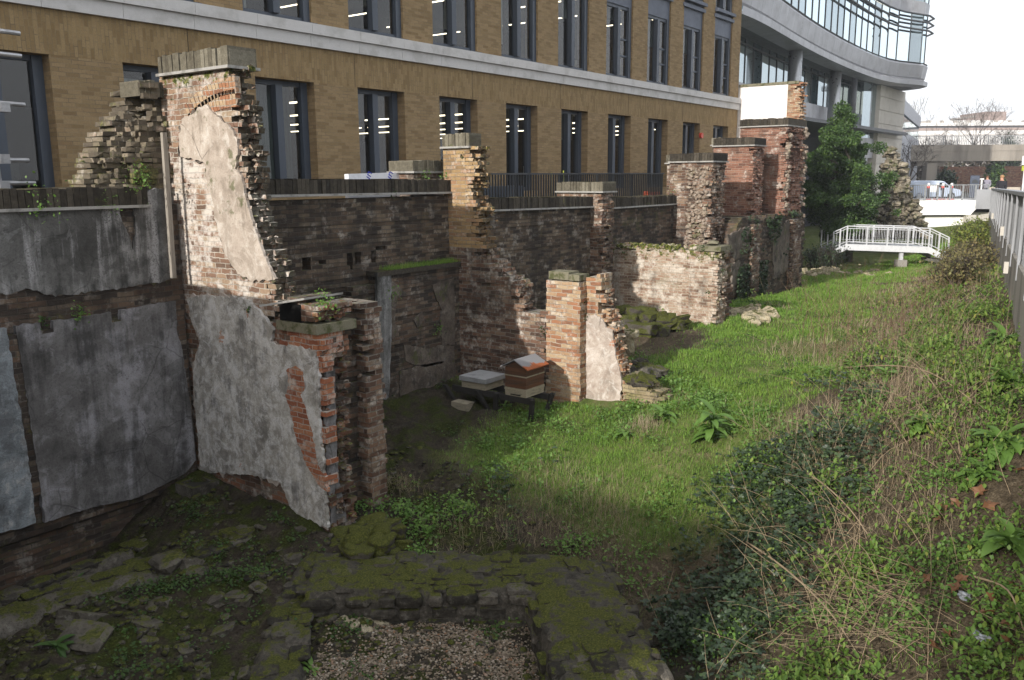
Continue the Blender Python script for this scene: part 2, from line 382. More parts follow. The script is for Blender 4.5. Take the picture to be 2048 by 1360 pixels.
RED = [(.0, (.07, .035, .025)), (.25, (.2, .08, .05)), (.5, (.3, .13, .075)), (.75, (.36, .2, .11)), (1., (.16, .1, .08))]
STOCK = [(.0, (.14, .09, .05)), (.3, (.3, .2, .1)), (.55, (.36, .25, .13)), (.8, (.28, .15, .08)), (1., (.4, .31, .19))]
DARK = [(.0, (.025, .022, .02)), (.35, (.065, .05, .04)), (.6, (.12, .075, .05)), (.8, (.16, .12, .085)), (1., (.09, .08, .07))]
MIXB = [(.0, (.08, .05, .04)), (.25, (.2, .1, .065)), (.5, (.28, .17, .11)), (.75, (.36, .27, .18)), (1., (.2, .13, .1))]
M = {}
M['office_brick'] = brick_mat('office_brick', [(0, (.19, .125, .06)), (.4, (.26, .182, .092)), (.7, (.31, .222, .118)), (1, (.22, .14, .07))], (.25, .19, .115), 0, 0, 0, wob=.001, seed=1, bump=.25, dirt=.1, msz=.005)
M['office_soldier'] = brick_mat('office_soldier', [(0, (.19, .125, .056)), (.4, (.26, .18, .086)), (.7, (.31, .222, .112)), (1, (.22, .14, .065))], (.24, .18, .1), 0, 0, 0, wob=.001, soldier=True, seed=2, bump=.25, msz=.005)
M['stone_band'] = plain_mat('stone_band', (.52, .51, .5), .8, .2, var=.15, scale=2., dirt=(.25, .24, .22), dirtamt=.35)
M['frame'] = plain_mat('window_frame_paint', (.045, .058, .08), .45, .5, var=.12, dirtamt=.1)
M['spandrel'] = plain_mat('spandrel_paint', (.075, .09, .125), .5, .4, var=.12, dirtamt=.15)
M['glass'] = glass_mat('window_glass', (.7, .75, .75), .02)
M['room'] = plain_mat('room_paint', (.045, .045, .047), .9, .1, var=.2, scale=.8, dirtamt=.3)
M['room_light'] = plain_mat('room_pale', (.5, .5, .48), .9, .1)
M['lamp'] = emit_mat('strip_lamp', (1, .84, .62), 3.5)
M['curtain'] = plain_mat('curtain_cloth', (.7, .7, .68), .9, .1, var=.3, grain=(6, 6, .3))
M['dark'] = brick_mat('sooty_brick', DARK, (.1, .085, .07), .62, .22, .2, seed=3, limecol=(.38, .35, .31), bump=.8)
M['dark_warm'] = brick_mat('sooty_warm_brick', [(0, (.025, .022, .019)), (.3, (.06, .043, .032)), (.55, (.11, .075, .05)), (.8, (.17, .13, .09)), (1, (.08, .065, .055))], (.1, .085, .07), .75, .3, .08, seed=4, limecol=(.45, .42, .38), bump=.8)
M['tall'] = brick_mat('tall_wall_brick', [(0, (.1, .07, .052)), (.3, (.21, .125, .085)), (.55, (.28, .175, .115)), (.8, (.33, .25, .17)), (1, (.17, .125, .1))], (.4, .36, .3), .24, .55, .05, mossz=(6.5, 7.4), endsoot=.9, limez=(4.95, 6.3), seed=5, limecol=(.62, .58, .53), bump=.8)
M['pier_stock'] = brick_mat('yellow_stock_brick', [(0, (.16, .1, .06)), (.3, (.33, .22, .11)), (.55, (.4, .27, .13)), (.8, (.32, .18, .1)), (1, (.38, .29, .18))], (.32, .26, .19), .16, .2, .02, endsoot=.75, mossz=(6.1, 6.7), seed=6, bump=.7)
M['pier_mix'] = brick_mat('mixed_brick', [(0, (.04, .03, .026)), (.25, (.11, .065, .046)), (.5, (.19, .105, .068)), (.75, (.25, .175, .12)), (1, (.1, .075, .062))], (.22, .195, .165), .5, .42, .08, seed=7, bump=.8)
M['free_pier'] = brick_mat('free_pier_brick', [(0, (.12, .07, .05)), (.25, (.33, .15, .08)), (.5, (.36, .22, .125)), (.74, (.44, .33, .21)), (1, (.2, .12, .08))], (.4, .34, .27), .24, .34, .05, seed=8, bump=.8)
M['red_bright'] = brick_mat('bright_red_brick', [(0, (.2, .07, .04)), (.4, (.36, .13, .065)), (.7, (.42, .18, .09)), (1, (.3, .12, .07))], (.4, .33, .28), .05, .5, .0, seed=19, bump=.9)
M['red_pier'] = brick_mat('red_pier_brick', [(0, (.09, .05, .038)), (.35, (.22, .1, .068)), (.65, (.3, .155, .105)), (1, (.17, .105, .08))], (.29, .22, .175), .4, .3, .05, seed=9, bump=.6)
M['mossy'] = brick_mat('mossy_brick', [(0, (.14, .09, .065)), (.3, (.29, .185, .13)), (.6, (.38, .28, .205)), (1, (.27, .2, .15))], (.44, .39, .31), .12, .75, .12, mossz=(3.55, 4.45), seed=10, limecol=(.56, .51, .44), bump=.8)
M['stub'] = brick_mat('stub_brick', [(0, (.04, .03, .025)), (.3, (.12, .065, .042)), (.55, (.25, .11, .06)), (.8, (.16, .11, .08)), (1, (.07, .055, .045))], (.19, .165, .135), .55, .32, .25, seed=12, bump=.8)
M['crease'] = plain_mat('creasing_mortar', (.34, .33, .31), .9, .1, var=.4, dirtamt=.4)
M['plaster_left_up'] = plaster_mat('old_grey_render', [(.15, (.055, .053, .05)), (.45, (.12, .118, .113)), (.8, (.24, .237, .23))], (.03, .03, .028), .48, .62, (.4, .395, .4), 1., 1, .85, .4, .0)
M['plaster_left'] = plaster_mat('smoky_grey_plaster', [(.15, (.07, .067, .065)), (.4, (.135, .13, .128)), (.6, (.2, .194, .196)), (.85, (.31, .3, .308))], (.035, .034, .033), .5, .6, (.34, .335, .36), .8, 2, .45, .5, .0)
M['plaster_blue'] = plaster_mat('blue_grey_plaster', [(.3, (.14, .15, .16)), (.5, (.24, .27, .29)), (.7, (.32, .33, .34))], (.06, .06, .06), .3, .4, (.45, .45, .44), 1.6, 3, .3, .5)
M['plaster_tall'] = plaster_mat('pink_buff_plaster', [(.15, (.22, .18, .14)), (.45, (.36, .305, .255)), (.8, (.47, .41, .35))], (.2, .165, .13), .3, .4, (.55, .51, .46), 1.6, 4, .3, .9, .02)
M['plaster_low'] = plaster_mat('whitewashed_plaster', [(.15, (.22, .205, .18)), (.45, (.38, .357, .32)), (.8, (.58, .555, .515))], (.12, .115, .11), .36, 1., (.68, .67, .66), 1.7, 5, .2, .3, .0, .02)
M['plaster_stub'] = plaster_mat('stub_plaster', [(.3, (.3, .24, .2)), (.5, (.42, .36, .31)), (.7, (.5, .44, .39))], (.22, .19, .16), .2, .4, (.58, .54, .5), 2., 6, .2, .9, .0, .12)
M['plaster_brown'] = plaster_mat('brown_plaster', [(.3, (.085, .068, .055)), (.5, (.13, .105, .085)), (.7, (.17, .145, .12))], (.03, .028, .025), .4, .15, (.26, .24, .22), 2., 7, .4, .5, .1)
M['white_render'] = plaster_mat('white_render', [(.3, (.6, .57, .55)), (.5, (.7, .67, .65)), (.7, (.76, .74, .72))], (.4, .36, .32), .02, .2, (.8, .79, .77), .7, 8, .4, .05, flake=.08)
M['frag'] = brick_mat('mossy_fragment_brick', [(0, (.06, .05, .04)), (.3, (.12, .1, .075)), (.6, (.19, .16, .115)), (.85, (.24, .2, .15)), (1, (.3, .12, .06))], (.16, .14, .1), .25, .15, .55, seed=14, bump=1.)
def block_mat(name, stops, moss, seed):
    """weathered brick-on-edge: one tone per brick, algae and moss on top"""
    t = NT(name); g = t.n('NewGeometry'); r = g.outputs['Random Per Island']; nz = t.n('SeparateXYZ', {0: g.outputs['Normal']}).outputs[2]; tc = t.n('TexCoord').outputs['Object']
    off = t.n('VectorMath', {0: tc, 1: (seed, seed*2., seed)}, operation='ADD').outputs[0]; n1, n2, n3 = t.noise(off, 2.4, 6, .65), t.noise(off, 14., 6, .7), t.noise(tc, 60., 4, .6)
    c = t.ramp(t.math('ADD', t.math('MULTIPLY', r, .5), t.math('MULTIPLY', n2, .5)), stops); c = t.mix(t.math('MULTIPLY', n3, .5), c, (.03, .027, .022))
    mm = t.step(t.math('ADD', t.math('MULTIPLY', nz, .3), t.math('ADD', t.math('MULTIPLY', n1, .6), t.math('MULTIPLY', n2, .3))), .8-.3*moss, .9-.28*moss)
    c = t.mix(t.math('MULTIPLY', mm, .9), c, t.ramp(n3, [(.2, (.022, .028, .007)), (.55, (.06, .066, .016)), (.85, (.13, .13, .035))]))
    return t.bsdf(c, .92, .12, t.math('ADD', n2, t.math('MULTIPLY', n3, .5)), .6, .012)
M['cope'] = block_mat('coping_brick', [(.2, (.025, .022, .018)), (.5, (.055, .047, .037)), (.8, (.1, .086, .067))], .55, 1.)
M['cope_pale'] = block_mat('pale_coping_brick', [(.2, (.085, .075, .055)), (.5, (.155, .14, .105)), (.8, (.24, .22, .17))], .55, 2.)

# ------------------------------------------------------------------ ground
CT = np.array([(-4, 10.3, 1.5), (0, 10.3, 1.5), (3, 10.2, 1.2), (4.6, 10.2, 1.2), (5.5, 10.1, 1.55), (4.2, 9.75, 1.35), (6.4, 10.2, 2.05), (6.4, 9, 1.95), (6.4, 7.7, 1.8), (5.2, 9.2, 1.62), (4.4, 9.0, 1.6), (3.9, 8.2, 1.62), (2.5, 8.4, 1.6), (5, 7.2, 1.62), (3, 6.5, 1.55), (0, 7, 1.5), (-4, 6, 1.5),
  (5.2, 4.9, 1.36), (5.9, 5.5, 1.36), (6.4, 4.9, 1.36), (4.4, 4.9, 1.38), (5.4, 4.1, 1.36), (7.2, 6.3, 1.55), (7.0, 7.4, 1.75), (8, 6.2, 1.62), (8.2, 7.5, 1.85), (8.3, 9.8, 2.1), (10.4, 10.2, 2.3), (12, 10.2, 2.42), (11.8, 8, 2.2), (11.8, 6.9, 2.28), (10.2, 7.6, 2.08), (10, 6.3, 1.95), (9.4, 5.4, 1.75), (8.7, 4.6, 1.3), (8, 3.6, 1.22), (7.3, 2.9, 1.3), (6.4, 2.2, 1.45), (4.5, 2.5, 1.4), (2, 3, 1.4), (0, 3, 1.4), (-4, 1, 1.4), (0, .2, 1.6), (3, .3, 1.7), (5, .6, 1.95), (6.5, .6, 2.25),
  (8, 1.4, 2.3), (8.5, 2.6, 1.85), (9.3, 3.4, 1.75), (10.3, 4.2, 2.05), (10.6, 5.4, 2.15), (11.8, 5.6, 2.4), (10.3, 2.4, 2.5), (9, .8, 2.75), (10.5, 1, 3.05), (12, 1.3, 3.3), (12, 3, 2.85), (12.6, 4.6, 2.55), (13.6, 6.6, 2.55), (13, 8, 2.5), (14, 9.8, 2.6), (15, 1.7, 3.5), (15, 4, 2.85), (16, 6.5, 2.7), (16.5, 9, 2.75), (18, 7.6, 2.75), (18, 10.2, 2.85), (19, 2.2, 3.6), (19, 4.5, 2.85), (21, 7.5, 2.62), (24, 3, 3.45), (24, 5.5, 2.65), (26, 8.5, 2.5), (31, 9, 2.35), (31, 6.2, 2.45), (32, 4, 3.2), (38, 9, 2.0), (39, 6.7, 2.2), (40, 5.0, 2.9), (45, 9, 1.9), (50, 8.5, 2.0), (50, 6.6, 2.6), (60, 9.5, 2.05), (60, 8, 2.5), (35, 13, 2.2), (45, 14, 2.1), (60, 16, 2.1), (66, 12, 2.1), (66, 25, 2.2), (38, 25, 2.2), (20, 12, 2.8), (28, 12, 2.5)], float)
def _tps(r2): return .5*r2*np.log(r2+1e-9)
_C = CT.copy(); _n = len(_C)
def _warp(x): return np.where(x < 18, x, 18+(x-18)*.5)
_cx = _warp(_C[:, 0]); _cy = _C[:, 1]
_K = _tps((_cx[:, None]-_cx)**2+(_cy[:, None]-_cy)**2)+np.eye(_n)*.15
_Pm = np.stack([np.ones(_n), _cx, _cy], 1)
_A = np.zeros((_n+3, _n+3)); _A[:_n, :_n] = _K; _A[:_n, _n:] = _Pm; _A[_n:, :_n] = _Pm.T
_W = np.linalg.solve(_A, np.concatenate([_C[:, 2], [0, 0, 0]]))
def gz0(x, y):
    x = np.atleast_1d(np.asarray(x, float)); y = np.atleast_1d(np.asarray(y, float)); out = np.empty(len(x))
    for a in range(0, len(x), 20000):
        X, Y = _warp(x[a:a+20000]), y[a:a+20000]
        out[a:a+20000] = _tps((X[:, None]-_cx)**2+(Y[:, None]-_cy)**2)@_W[:_n]+_W[_n]+_W[_n+1]*X+_W[_n+2]*Y
    return out
def sstep(a, b, x): t = np.clip((x-a)/(b-a), 0, 1); return t*t*(3-2*t)
def rubble(x, y):      # 1 where the low mossy rubble is, 0 in the grass
    return np.maximum(sstep(9.2, 7.9, x-.35*(y-6))*sstep(2.6, 4.2, y+.4*(x-5)), sstep(7.5, 8.4, y-.12*(x-9))*sstep(12.2, 11.4, x))
def gz(x, y):
    x = np.atleast_1d(np.asarray(x, float)); y = np.atleast_1d(np.asarray(y, float))
    r = rubble(x, y); grav = np.exp(-(((x-5.3)/1.25)**2+((y-4.9)/1.1)**2)**2)
    d = (fbm(x*1.9, y*1.9, 1, 4)-.5)*.34*r*(1-grav)+(fbm(x*6.5, y*6.5, 5, 3)-.5)*.13*r*(1-grav)
    d += (fbm(x*1.1, y*1.1, 9, 4)-.5)*.28*(1-r)*sstep(36, 22, x)+(fbm(x*3.7, y*3.7, 13, 3)-.5)*.08*(1-r)*sstep(30, 15, x)
    return gz0(x, y)+d
def hit(px, py, d0=5., d1=75.):
    """where a sight line first meets the ground"""
    R = ray(px, py); D = np.linspace(d0, d1, 1400); P = R[None, :]*D[:, None]+[0, 0, ZC]
    k = np.argmax(P[:, 2] < gz(P[:, 0], P[:, 1])); return P[k]

xs = np.concatenate([np.arange(-5, 15, .06), np.arange(15, 35, .18), np.arange(35, 78.5, .6)])
ys = np.concatenate([np.arange(-1.2, 10.6, .06), np.arange(10.6, 26, .6)])
GX, GY = np.meshgrid(xs, ys, indexing='ij'); gx, gy = GX.ravel(), GY.ravel(); gzv = gz(gx, gy)
me = bpy.data.meshes.new('garden_ground'); nx_, ny_ = len(xs), len(ys)
V = np.stack([gx, gy, gzv], 1); idx = np.arange(nx_*ny_).reshape(nx_, ny_)
F = np.stack([idx[:-1, :-1], idx[1:, :-1], idx[1:, 1:], idx[:-1, 1:]], -1).reshape(-1, 4)
me.vertices.add(len(V)); me.vertices.foreach_set('co', V.astype(np.float32).ravel()); me.loops.add(F.size); me.loops.foreach_set('vertex_index', F.ravel().astype(np.int32))
me.polygons.add(len(F)); me.polygons.foreach_set('loop_start', np.arange(0, F.size, 4).astype(np.int32)); me.polygons.foreach_set('loop_total', np.full(len(F), 4, np.int32))
me.polygons.foreach_set('use_smooth', [True]*len(F)); me.update(calc_edges=True)
def bankd(x, y): return y-(x*.1512-.79)
def lawn(x, y):        # how grassy the ground is
    b = np.exp(-(((x-15.6)/1.9)**2+((y-8.1)/1.25)**2))          # trodden bare earth before the mossy wall
    g = (1-rubble(x, y))*(1-sstep(.2, .6, b)); d = bankd(x, y)+(fbm(x*.9, y*.9, 15, 3)-.5)*2.4
    return g*np.maximum(sstep(2.3, 3.6, d), sstep(33, 37, x))*sstep(8.7, 9.5, x+.25*(y-5)+(fbm(x*1.3, y*1.3, 18, 3)-.5)*1.2)
zone = np.stack([lawn(gx, gy), rubble(gx, gy), fbm(gx*.7, gy*.7, 21, 4), np.ones(len(gx))], 1)
at = me.color_attributes.new('zone', 'FLOAT_COLOR', 'POINT'); at.data.foreach_set('color', zone.astype(np.float32).ravel())
t = NT('garden_soil'); tc = t.n('TexCoord').outputs['Object']; z = t.n('SeparateColor', {0: t.n('VertexColor', layer_name='zone')})
n1, n2, n3 = t.noise(tc, 2.2, 7, .65), t.noise(tc, 9., 6, .7), t.noise(tc, 45., 4, .6)
soil = t.ramp(t.math('ADD', t.math('MULTIPLY', n2, .6), t.math('MULTIPLY', n3, .4)), [(.2, (.016, .013, .01)), (.5, (.038, .031, .023)), (.75, (.075, .062, .047)), (.92, (.16, .145, .115))])
mossc = t.ramp(n3, [(.2, (.014, .019, .005)), (.55, (.033, .04, .009)), (.85, (.062, .068, .016))])
soil = t.mix(t.math('MULTIPLY', t.step(t.math('ADD', t.math('MULTIPLY', n1, .6), t.math('MULTIPLY', n2, .4)), .45, .58), z.outputs[1]), soil, mossc)
litter = t.ramp(t.math('ADD', t.math('MULTIPLY', n3, .5), t.math('MULTIPLY', n2, .5)), [(.2, (.03, .024, .015)), (.5, (.085, .065, .042)), (.75, (.17, .135, .09)), (.9, (.27, .22, .15))]); soil = t.mix(t.math('MULTIPLY', t.math('SUBTRACT', 1., z.outputs[1], clamp=True), .8), soil, litter)
lawnc = t.ramp(t.math('ADD', t.math('MULTIPLY', n2, .5), t.math('MULTIPLY', n1, .5)), [(.2, (.05, .065, .018)), (.45, (.085, .115, .03)), (.65, (.13, .13, .055)), (.85, (.21, .175, .1))])
soil = t.mix(z.outputs[0], soil, lawnc)
m_soil = t.bsdf(soil, .95, .1, t.math('ADD', n2, t.math('MULTIPLY', n3, .4)), .7, .03)
me.materials.append(m_soil); tag(link('garden_ground', me), kind='structure')

M['far'] = plain_mat('far_ground', (.12, .12, .1), .95, .1, dirtamt=.4, scale=.05)
M['asphalt'] = plain_mat('asphalt', (.055, .055, .058), .9, .2, var=.3, scale=.4)
M['paving'] = plain_mat('paving', (.22, .215, .2), .9, .2, var=.3, scale=1.)
M['concrete'] = plain_mat('concrete', (.33, .31, .28), .9, .2, var=.3, scale=1.2, dirt=(.12, .11, .1), dirtamt=.5, grain=(1, 1, .4))
mb = MB(); mb.quad((-600, -900, .6), (1500, -900, .6), (1500, 1100, .6), (-600, 1100, .6)); tag(mb.build('ground', M['far'], recalc=False), kind='structure')
mb = MB(); mb.box(-20, 27.3, 10.62, 14.0, 1., 4.5); mb.box(27.3, 34, 12.2, 14., 1., 4.5); tag(mb.build('terrace', m_soil), kind='structure')

# ------------------------------------------------------------------ office building of yellow brick
OFF = empty('office_building', (14, 14, 4.5), 'long yellow-brown brick office block with blue-grey window frames and a pale stone band', 'building')
YF = 14.0; PITCH, XR = 2.63, 14.75
ks = list(range(-8, 8)); ZL, ZB0, ZB1, ZSILL = 7.9, 8.58, 9.02, 5.62
XA, XB = XR+PITCH*(-8)-1.44-1.2, 34.02
wl = MB(); ls = MB(); up = MB()
wl.box(XA, XB, YF, YF+.42, 3.5, ZSILL)
edges = [XA]
for k in ks: edges += [XR+PITCH*k-1.44, XR+PITCH*k]
edges.append(XB)
for a, b in zip(edges[::2], edges[1::2]): wl.box(a, b, YF, YF+.42, ZSILL, ZL)
ls.box(XA, XB, YF-.003, YF+.42, ZL, ZB0)
ue = [XA]
for k in ks: ue += [XR+PITCH*k-1.62, XR+PITCH*k+.02]
ue.append(XB)
for a, b in zip(ue[::2], ue[1::2]): wl.box(a, b, YF, YF+.42, ZB1, 19.0)
for k in ks:
    wl.box(XR+PITCH*k-1.62, XR+PITCH*k+.02, YF+.02, YF+.42, 15.9, 17.2)
wl.box(XB-.42, XB, YF+.42, 27, 3.5, 19); wl.box(XA, XA+.42, YF+.42, 27, 3.5, 19); wl.box(XA, XB, 26.6, 27, 3.5, 19); wl.box(XA-.2, XB+.2, YF-.2, 27.2, 19, 19.4)
wl.build('wall', M['office_brick'], OFF); ls.build('lintel_band', M['office_soldier'], OFF)
sb = MB(); x = XA
while x < XB:
    x2 = min(x+1.31, XB); sb.box(x+.003, x2-.003, YF-.07, YF+.3, ZB0, ZB0+.235); sb.box(x+.003, x2-.003, YF-.13, YF+.3, ZB0+.238, ZB1); x = x2
sb.box(XA, XB, YF-.05, YF+.29, ZB0+.01, ZB1-.01); sb.build('string_course', M['stone_band'], OFF)
inn = MB(); inn.box(XA+.5, XB-.5, YF+.45, 26, 4.2, 4.5); inn.box(XA+.5, XB-.5, YF+.45, 26, 7.98, 8.95); inn.box(XA+.5, XB-.5, YF+.45, 26, 12.25, 13.1); inn.box(XA+.5, XB-.5, 25.6, 26, 4.5, 13)
for X in (1., 31.): inn.box(X, X+.25, 19, 25.5, 4.5, 12.2)
inn.build('interior', M['room'], OFF)
def make_window(xl, xr, z0, z1, yf, transom=None):
    f = MB(); d = .09; w_ = .1
    f.box(xl, xl+w_, yf, yf+d, z0, z1); f.box(xr-w_-.06, xr, yf-.04, yf+d, z0, z1)
    f.box(xl+w_, xr-w_-.06, yf, yf+d, z1-.09, z1); f.box(xl+w_, xr-w_-.06, yf, yf+d, z0, z0+.09)
    xm = (xl+xr)/2-.03; f.box(xm-.08, xm+.08, yf-.09, yf+d, z0+.09, z1-.09)
    if transom: 
        for tz in transom: f.box(xm+.08, xr-w_-.06, yf+.01, yf+d, tz, tz+.05)
    f.box(xl-.02, xr+.06, yf-.2, yf, z0-.08, z0-.003)
    o = f.build('window', M['frame'], OFF)
    g = MB(); g.quad((xl+w_, yf+.05, z0+.09), (xm-.08, yf+.05, z0+.09), (xm-.08, yf+.05, z1-.09), (xl+w_, yf+.05, z1-.09)); g.quad((xm+.08, yf+.05, z0+.09), (xr-w_-.06, yf+.05, z0+.09), (xr-w_-.06, yf+.05, z1-.09), (xm+.08, yf+.05, z1-.09))
    g.build('pane', M['glass'], o, recalc=False)
for k in ks:
    xr = XR+PITCH*k
    make_window(xr-1.44, xr, ZSILL, ZL, YF+.27)
    make_window(xr-1.62, xr+.02, ZB1+.02, 11.2, YF+.1, (9.7, 10.2) if k >= 4 else None)
    sp = MB(); sp.box(xr-1.62, xr+.02, YF+.06, YF+.3, 11.2, 12.0); sp.box(xr-1.7, xr+.1, YF-.04, YF+.3, 11.8, 11.92); sp.box(xr-1.66, xr+.06, YF-.12, YF+.3, 12.0, 12.1); sp.build('spandrel', M['spandrel'], OFF)
    make_window(xr-1.62, xr+.02, 12.12, 15.9, YF+.1)
lt = MB()
for zc, rows in ((7.93, (14.9, 17.2, 19.5, 21.8, 24.)), (12.2, (14.9, 17.2, 19.5, 21.8, 24.))):
    for X in np.arange(5.0, 33.5, 2.63):
        for y in rows:
            if random.random() < .86 and (X > 11 or zc > 9):
                l_ = MB(); l_.box(X, X+.06, y, y+1.95, zc-.3, zc-.27); l_.build('ceiling_light', M['lamp'], OFF)
m = MB(); m.box(10.6, 12.2, 14.9, 14.94, 4.6, 7.9); M['blind'] = plain_mat('blind_cloth', (.16, .17, .16), .9, .1, var=.3, grain=(4, 4, .2)); M['rail_'] = plain_mat('joint_sealant', (.06, .045, .03), .9, .1); m.build('blind', plain_mat('pale_blind', (.2, .235, .22), .9, .1, var=.3, grain=(4, 4, .2)), OFF)
for X in np.arange(XR-PITCH*6.5-.2, XB, PITCH*1.5): m = MB(); m.box(X, X+.014, YF-.005, YF+.01, ZL, ZB0); m.build('movement_joint', M['rail_'], OFF)
rs = random.Random(44)
for k in ks:
    xr = XR+PITCH*k
    for z0, z1, p_ in ((ZSILL, ZL, .35), (ZB1, 11.2, .45)):
        if rs.random() < p_ and k > -3:
            h_ = rs.uniform(.25, .9); half = rs.choice((0, 1)); xa_ = xr-1.4+half*.7; m = MB(); m.box(xa_, xa_+.62, YF+.5, YF+.52, z1-h_, z1); m.build('blind', M['blind'], OFF)
        if rs.random() < .5:
            m = MB(); u_ = rs.uniform(.1, .9); m.box(xr-1.4+u_, xr-1.4+u_+rs.uniform(.3, .7), YF+1.2, YF+1.6, z0-1.1, z0+rs.uniform(.3, .9)); m.build('cabinet', M['room_light'] if rs.random() < .4 else M['blind'], OFF)
# curtains, wall unit behind the glass
def curtain(xa, xb, za, zb, lab, seed):
    rs = random.Random(seed); m = MB(); n = 26
    a = []; 
    for i in range(n+1):
        u = i/n; a.append((xa+(xb-xa)*u, YF+.42+.045*sin(u*30+rs.random())+.02*rs.random()))
    for i in range(n):
        for j in range(6):
            z0, z1 = za+(zb-za)*j/6, za+(zb-za)*(j+1)/6; w0, w1 = (1+.1*sin(j*1.3+seed)), (1+.1*sin((j+1)*1.3+seed)); c = (xa+xb)/2
            P = lambda q, z, w: (c+(q[0]-c)*w, q[1], z)
            m.quad(P(a[i], z0, w0), P(a[i+1], z0, w0), P(a[i+1], z1, w1), P(a[i], z1, w1))
    tag(m.build('curtain', M['curtain'], smooth=True, recalc=False), lab, 'curtain', 'curtains behind the upper office windows')
curtain(14.0, 14.28, 9.7, 12.1, 'gathered white curtain behind an upper office window, leftmost of the three curtains', 1)
curtain(16.72, 17.0, 9.55, 12.1, 'gathered white curtain behind an upper office window, middle one of the three', 2)
curtain(18.75, 18.98, 9.45, 12.1, 'gathered white curtain behind an upper office window, rightmost of the three curtains', 3)
M['grey_unit'] = plain_mat('pale_grey_casing', (.42, .45, .48), .5, .4)
ac = empty('wall_unit', (8.6, 14.8, 7.2), 'pale grey boxed unit hanging inside the window above the stepped ruin', 'air conditioner')
m = MB(); m.box(8.1, 9.25, 14.62, 15.0, 7.3, 7.72); m.build('casing', M['grey_unit'], ac); m = MB(); m.box(8.12, 9.23, 14.6, 14.98, 7.22, 7.297); m.build('outlet', M['frame'], ac)
M['red'] = plain_mat('red_enamel', (.6, .05, .03), .4, .5)
ab = MB(); c = onY(1404, 271, YF-.08); ab.tube([(c[0], YF, c[2]), (c[0], YF-.1, c[2])], .1, 14); tag(ab.build('alarm_bell', M['red']), 'small round red alarm bell on the office wall above the ruined piers', 'alarm bell')

# ------------------------------------------------------------------ railing and things on the terrace
M['rail'] = plain_mat('dark_grey_railing_paint', (.045, .05, .055), .5, .4)
YR = 12.5; xa, xb = onY(930, 346, YR)[0], onY(1327, 349, YR)[0]; zt = 6.09
rl = empty('terrace_railing', (xa, YR, 4.5), 'dark grey metal railing of close upright bars along the office terrace', 'railing')
m = MB(); m.box(xa, xb, YR-.025, YR+.025, zt-.04, zt); m.box(xa, xb, YR-.02, YR+.02, 4.6, 4.63); m.build('handrail', M['rail'], rl)
m = MB(); X = xa
while X < xb: m.box(X, X+.018, YR-.02, YR+.02, 4.63, zt-.04); X += .11
m.build('bars', M['rail'], rl)
for X in np.linspace(xa+.05, xb-.05, 6):
    m = MB(); m.box(X-.03, X+.03, YR+.022, YR+.07, 4.5, zt-.01); m.build('post', M['rail'], rl)
m = MB(); c0, c1 = onY(962, 373, 13.2), onY(1048, 376, 13.2)
vb = empty('louvred_box', (c0[0], 13.2, 4.5), 'blue-grey louvred metal box standing behind the terrace railing', 'vent box')
m.box(c0[0], c1[0], 13.2, 13.7, 5.3, c0[2]); m.build('casing', M['frame'], vb); m = MB()
for X in np.arange(c0[0]+.1, c1[0]-.1, .22): m.box(X, X+.08, 13.22, 13.68, 4.5, 5.297)
m.build('leg_slats', M['frame'], vb)
# insulation board with lettering
M['board'] = plain_mat('white_board', (.75, .76, .8), .6, .3, dirtamt=.1); M['blue_ink'] = plain_mat('blue_ink', (.02, .04, .4), .6, .3)
YB_ = 11.0; q0, q1 = onY(697, 348, YB_), onY(829, 344, YB_)
ib = empty('insulation_board', (q0[0], YB_, 4.5), 'white insulation boards with blue printed letters behind the brick wall coping', 'board')
m = MB(); m.prism([(q0[0], 5.2), (q1[0], 5.2), (q1[0], q1[2]), (q0[0], q0[2])], 'Y', YB_, YB_+.1); m.build('panel', M['board'], ib)
for px in (728, 771, 815):
    cu = bpy.data.curves.new('print', 'FONT'); cu.body = 'un'; cu.size = .2; cu.extrude = .002
    to = bpy.data.objects.new('print', cu); COL.objects.link(to); q = onY(px, 352, YB_)
    dg = bpy.context.evaluated_depsgraph_get(); me = bpy.data.meshes.new_from_object(to.evaluated_get(dg)); bpy.data.objects.remove(to)
    me.transform(Matrix.Translation((q[0]+.1, YB_-.003, q[2]-.12))@Matrix.Rotation(radians(90), 4, 'X')@Matrix.Rotation(radians(62), 4, 'Z')); me.materials.append(M['blue_ink']); link('printed_letters', me, ib)
M['orange'] = plain_mat('orange_plastic', (.85, .12, .02), .5, .4); M['yellow'] = plain_mat('hi_vis_yellow', (.4, .45, .04), .5, .4)
m = MB(); q = onY(1310, 385, 12.9); m.box(q[0]-.45, q[0]+.35, 12.9, 13.0, q[2]-.5, q[2]+.02); m.box(q[0]-.5, q[0]-.42, 12.85, 13.05, q[2]-.6, q[2]+.05); tag(m.build('plastic_barrier', M['orange']), 'orange plastic barrier just showing over the dark wall coping behind the railing', 'barrier')
m = MB(); q = onY(1103, 338, 13.6); m.tube([(q[0], 13.6, 4.5), (q[0], 13.6, q[2]-.1)], .014, 8); tag(m.build('marker_pole', M['yellow']), 'thin yellow pole against the office wall between two ground-floor windows', 'pole')
m = MB(); q = onY(1127, 330, 13.5); m.tube([(q[0], 13.5, 4.5), (q[0], 13.5, q[2]-.15)], .014, 8); tag(m.build('marker_pole', M['yellow']), 'yellow-green pole at the left edge of a ground-floor window frame', 'pole')
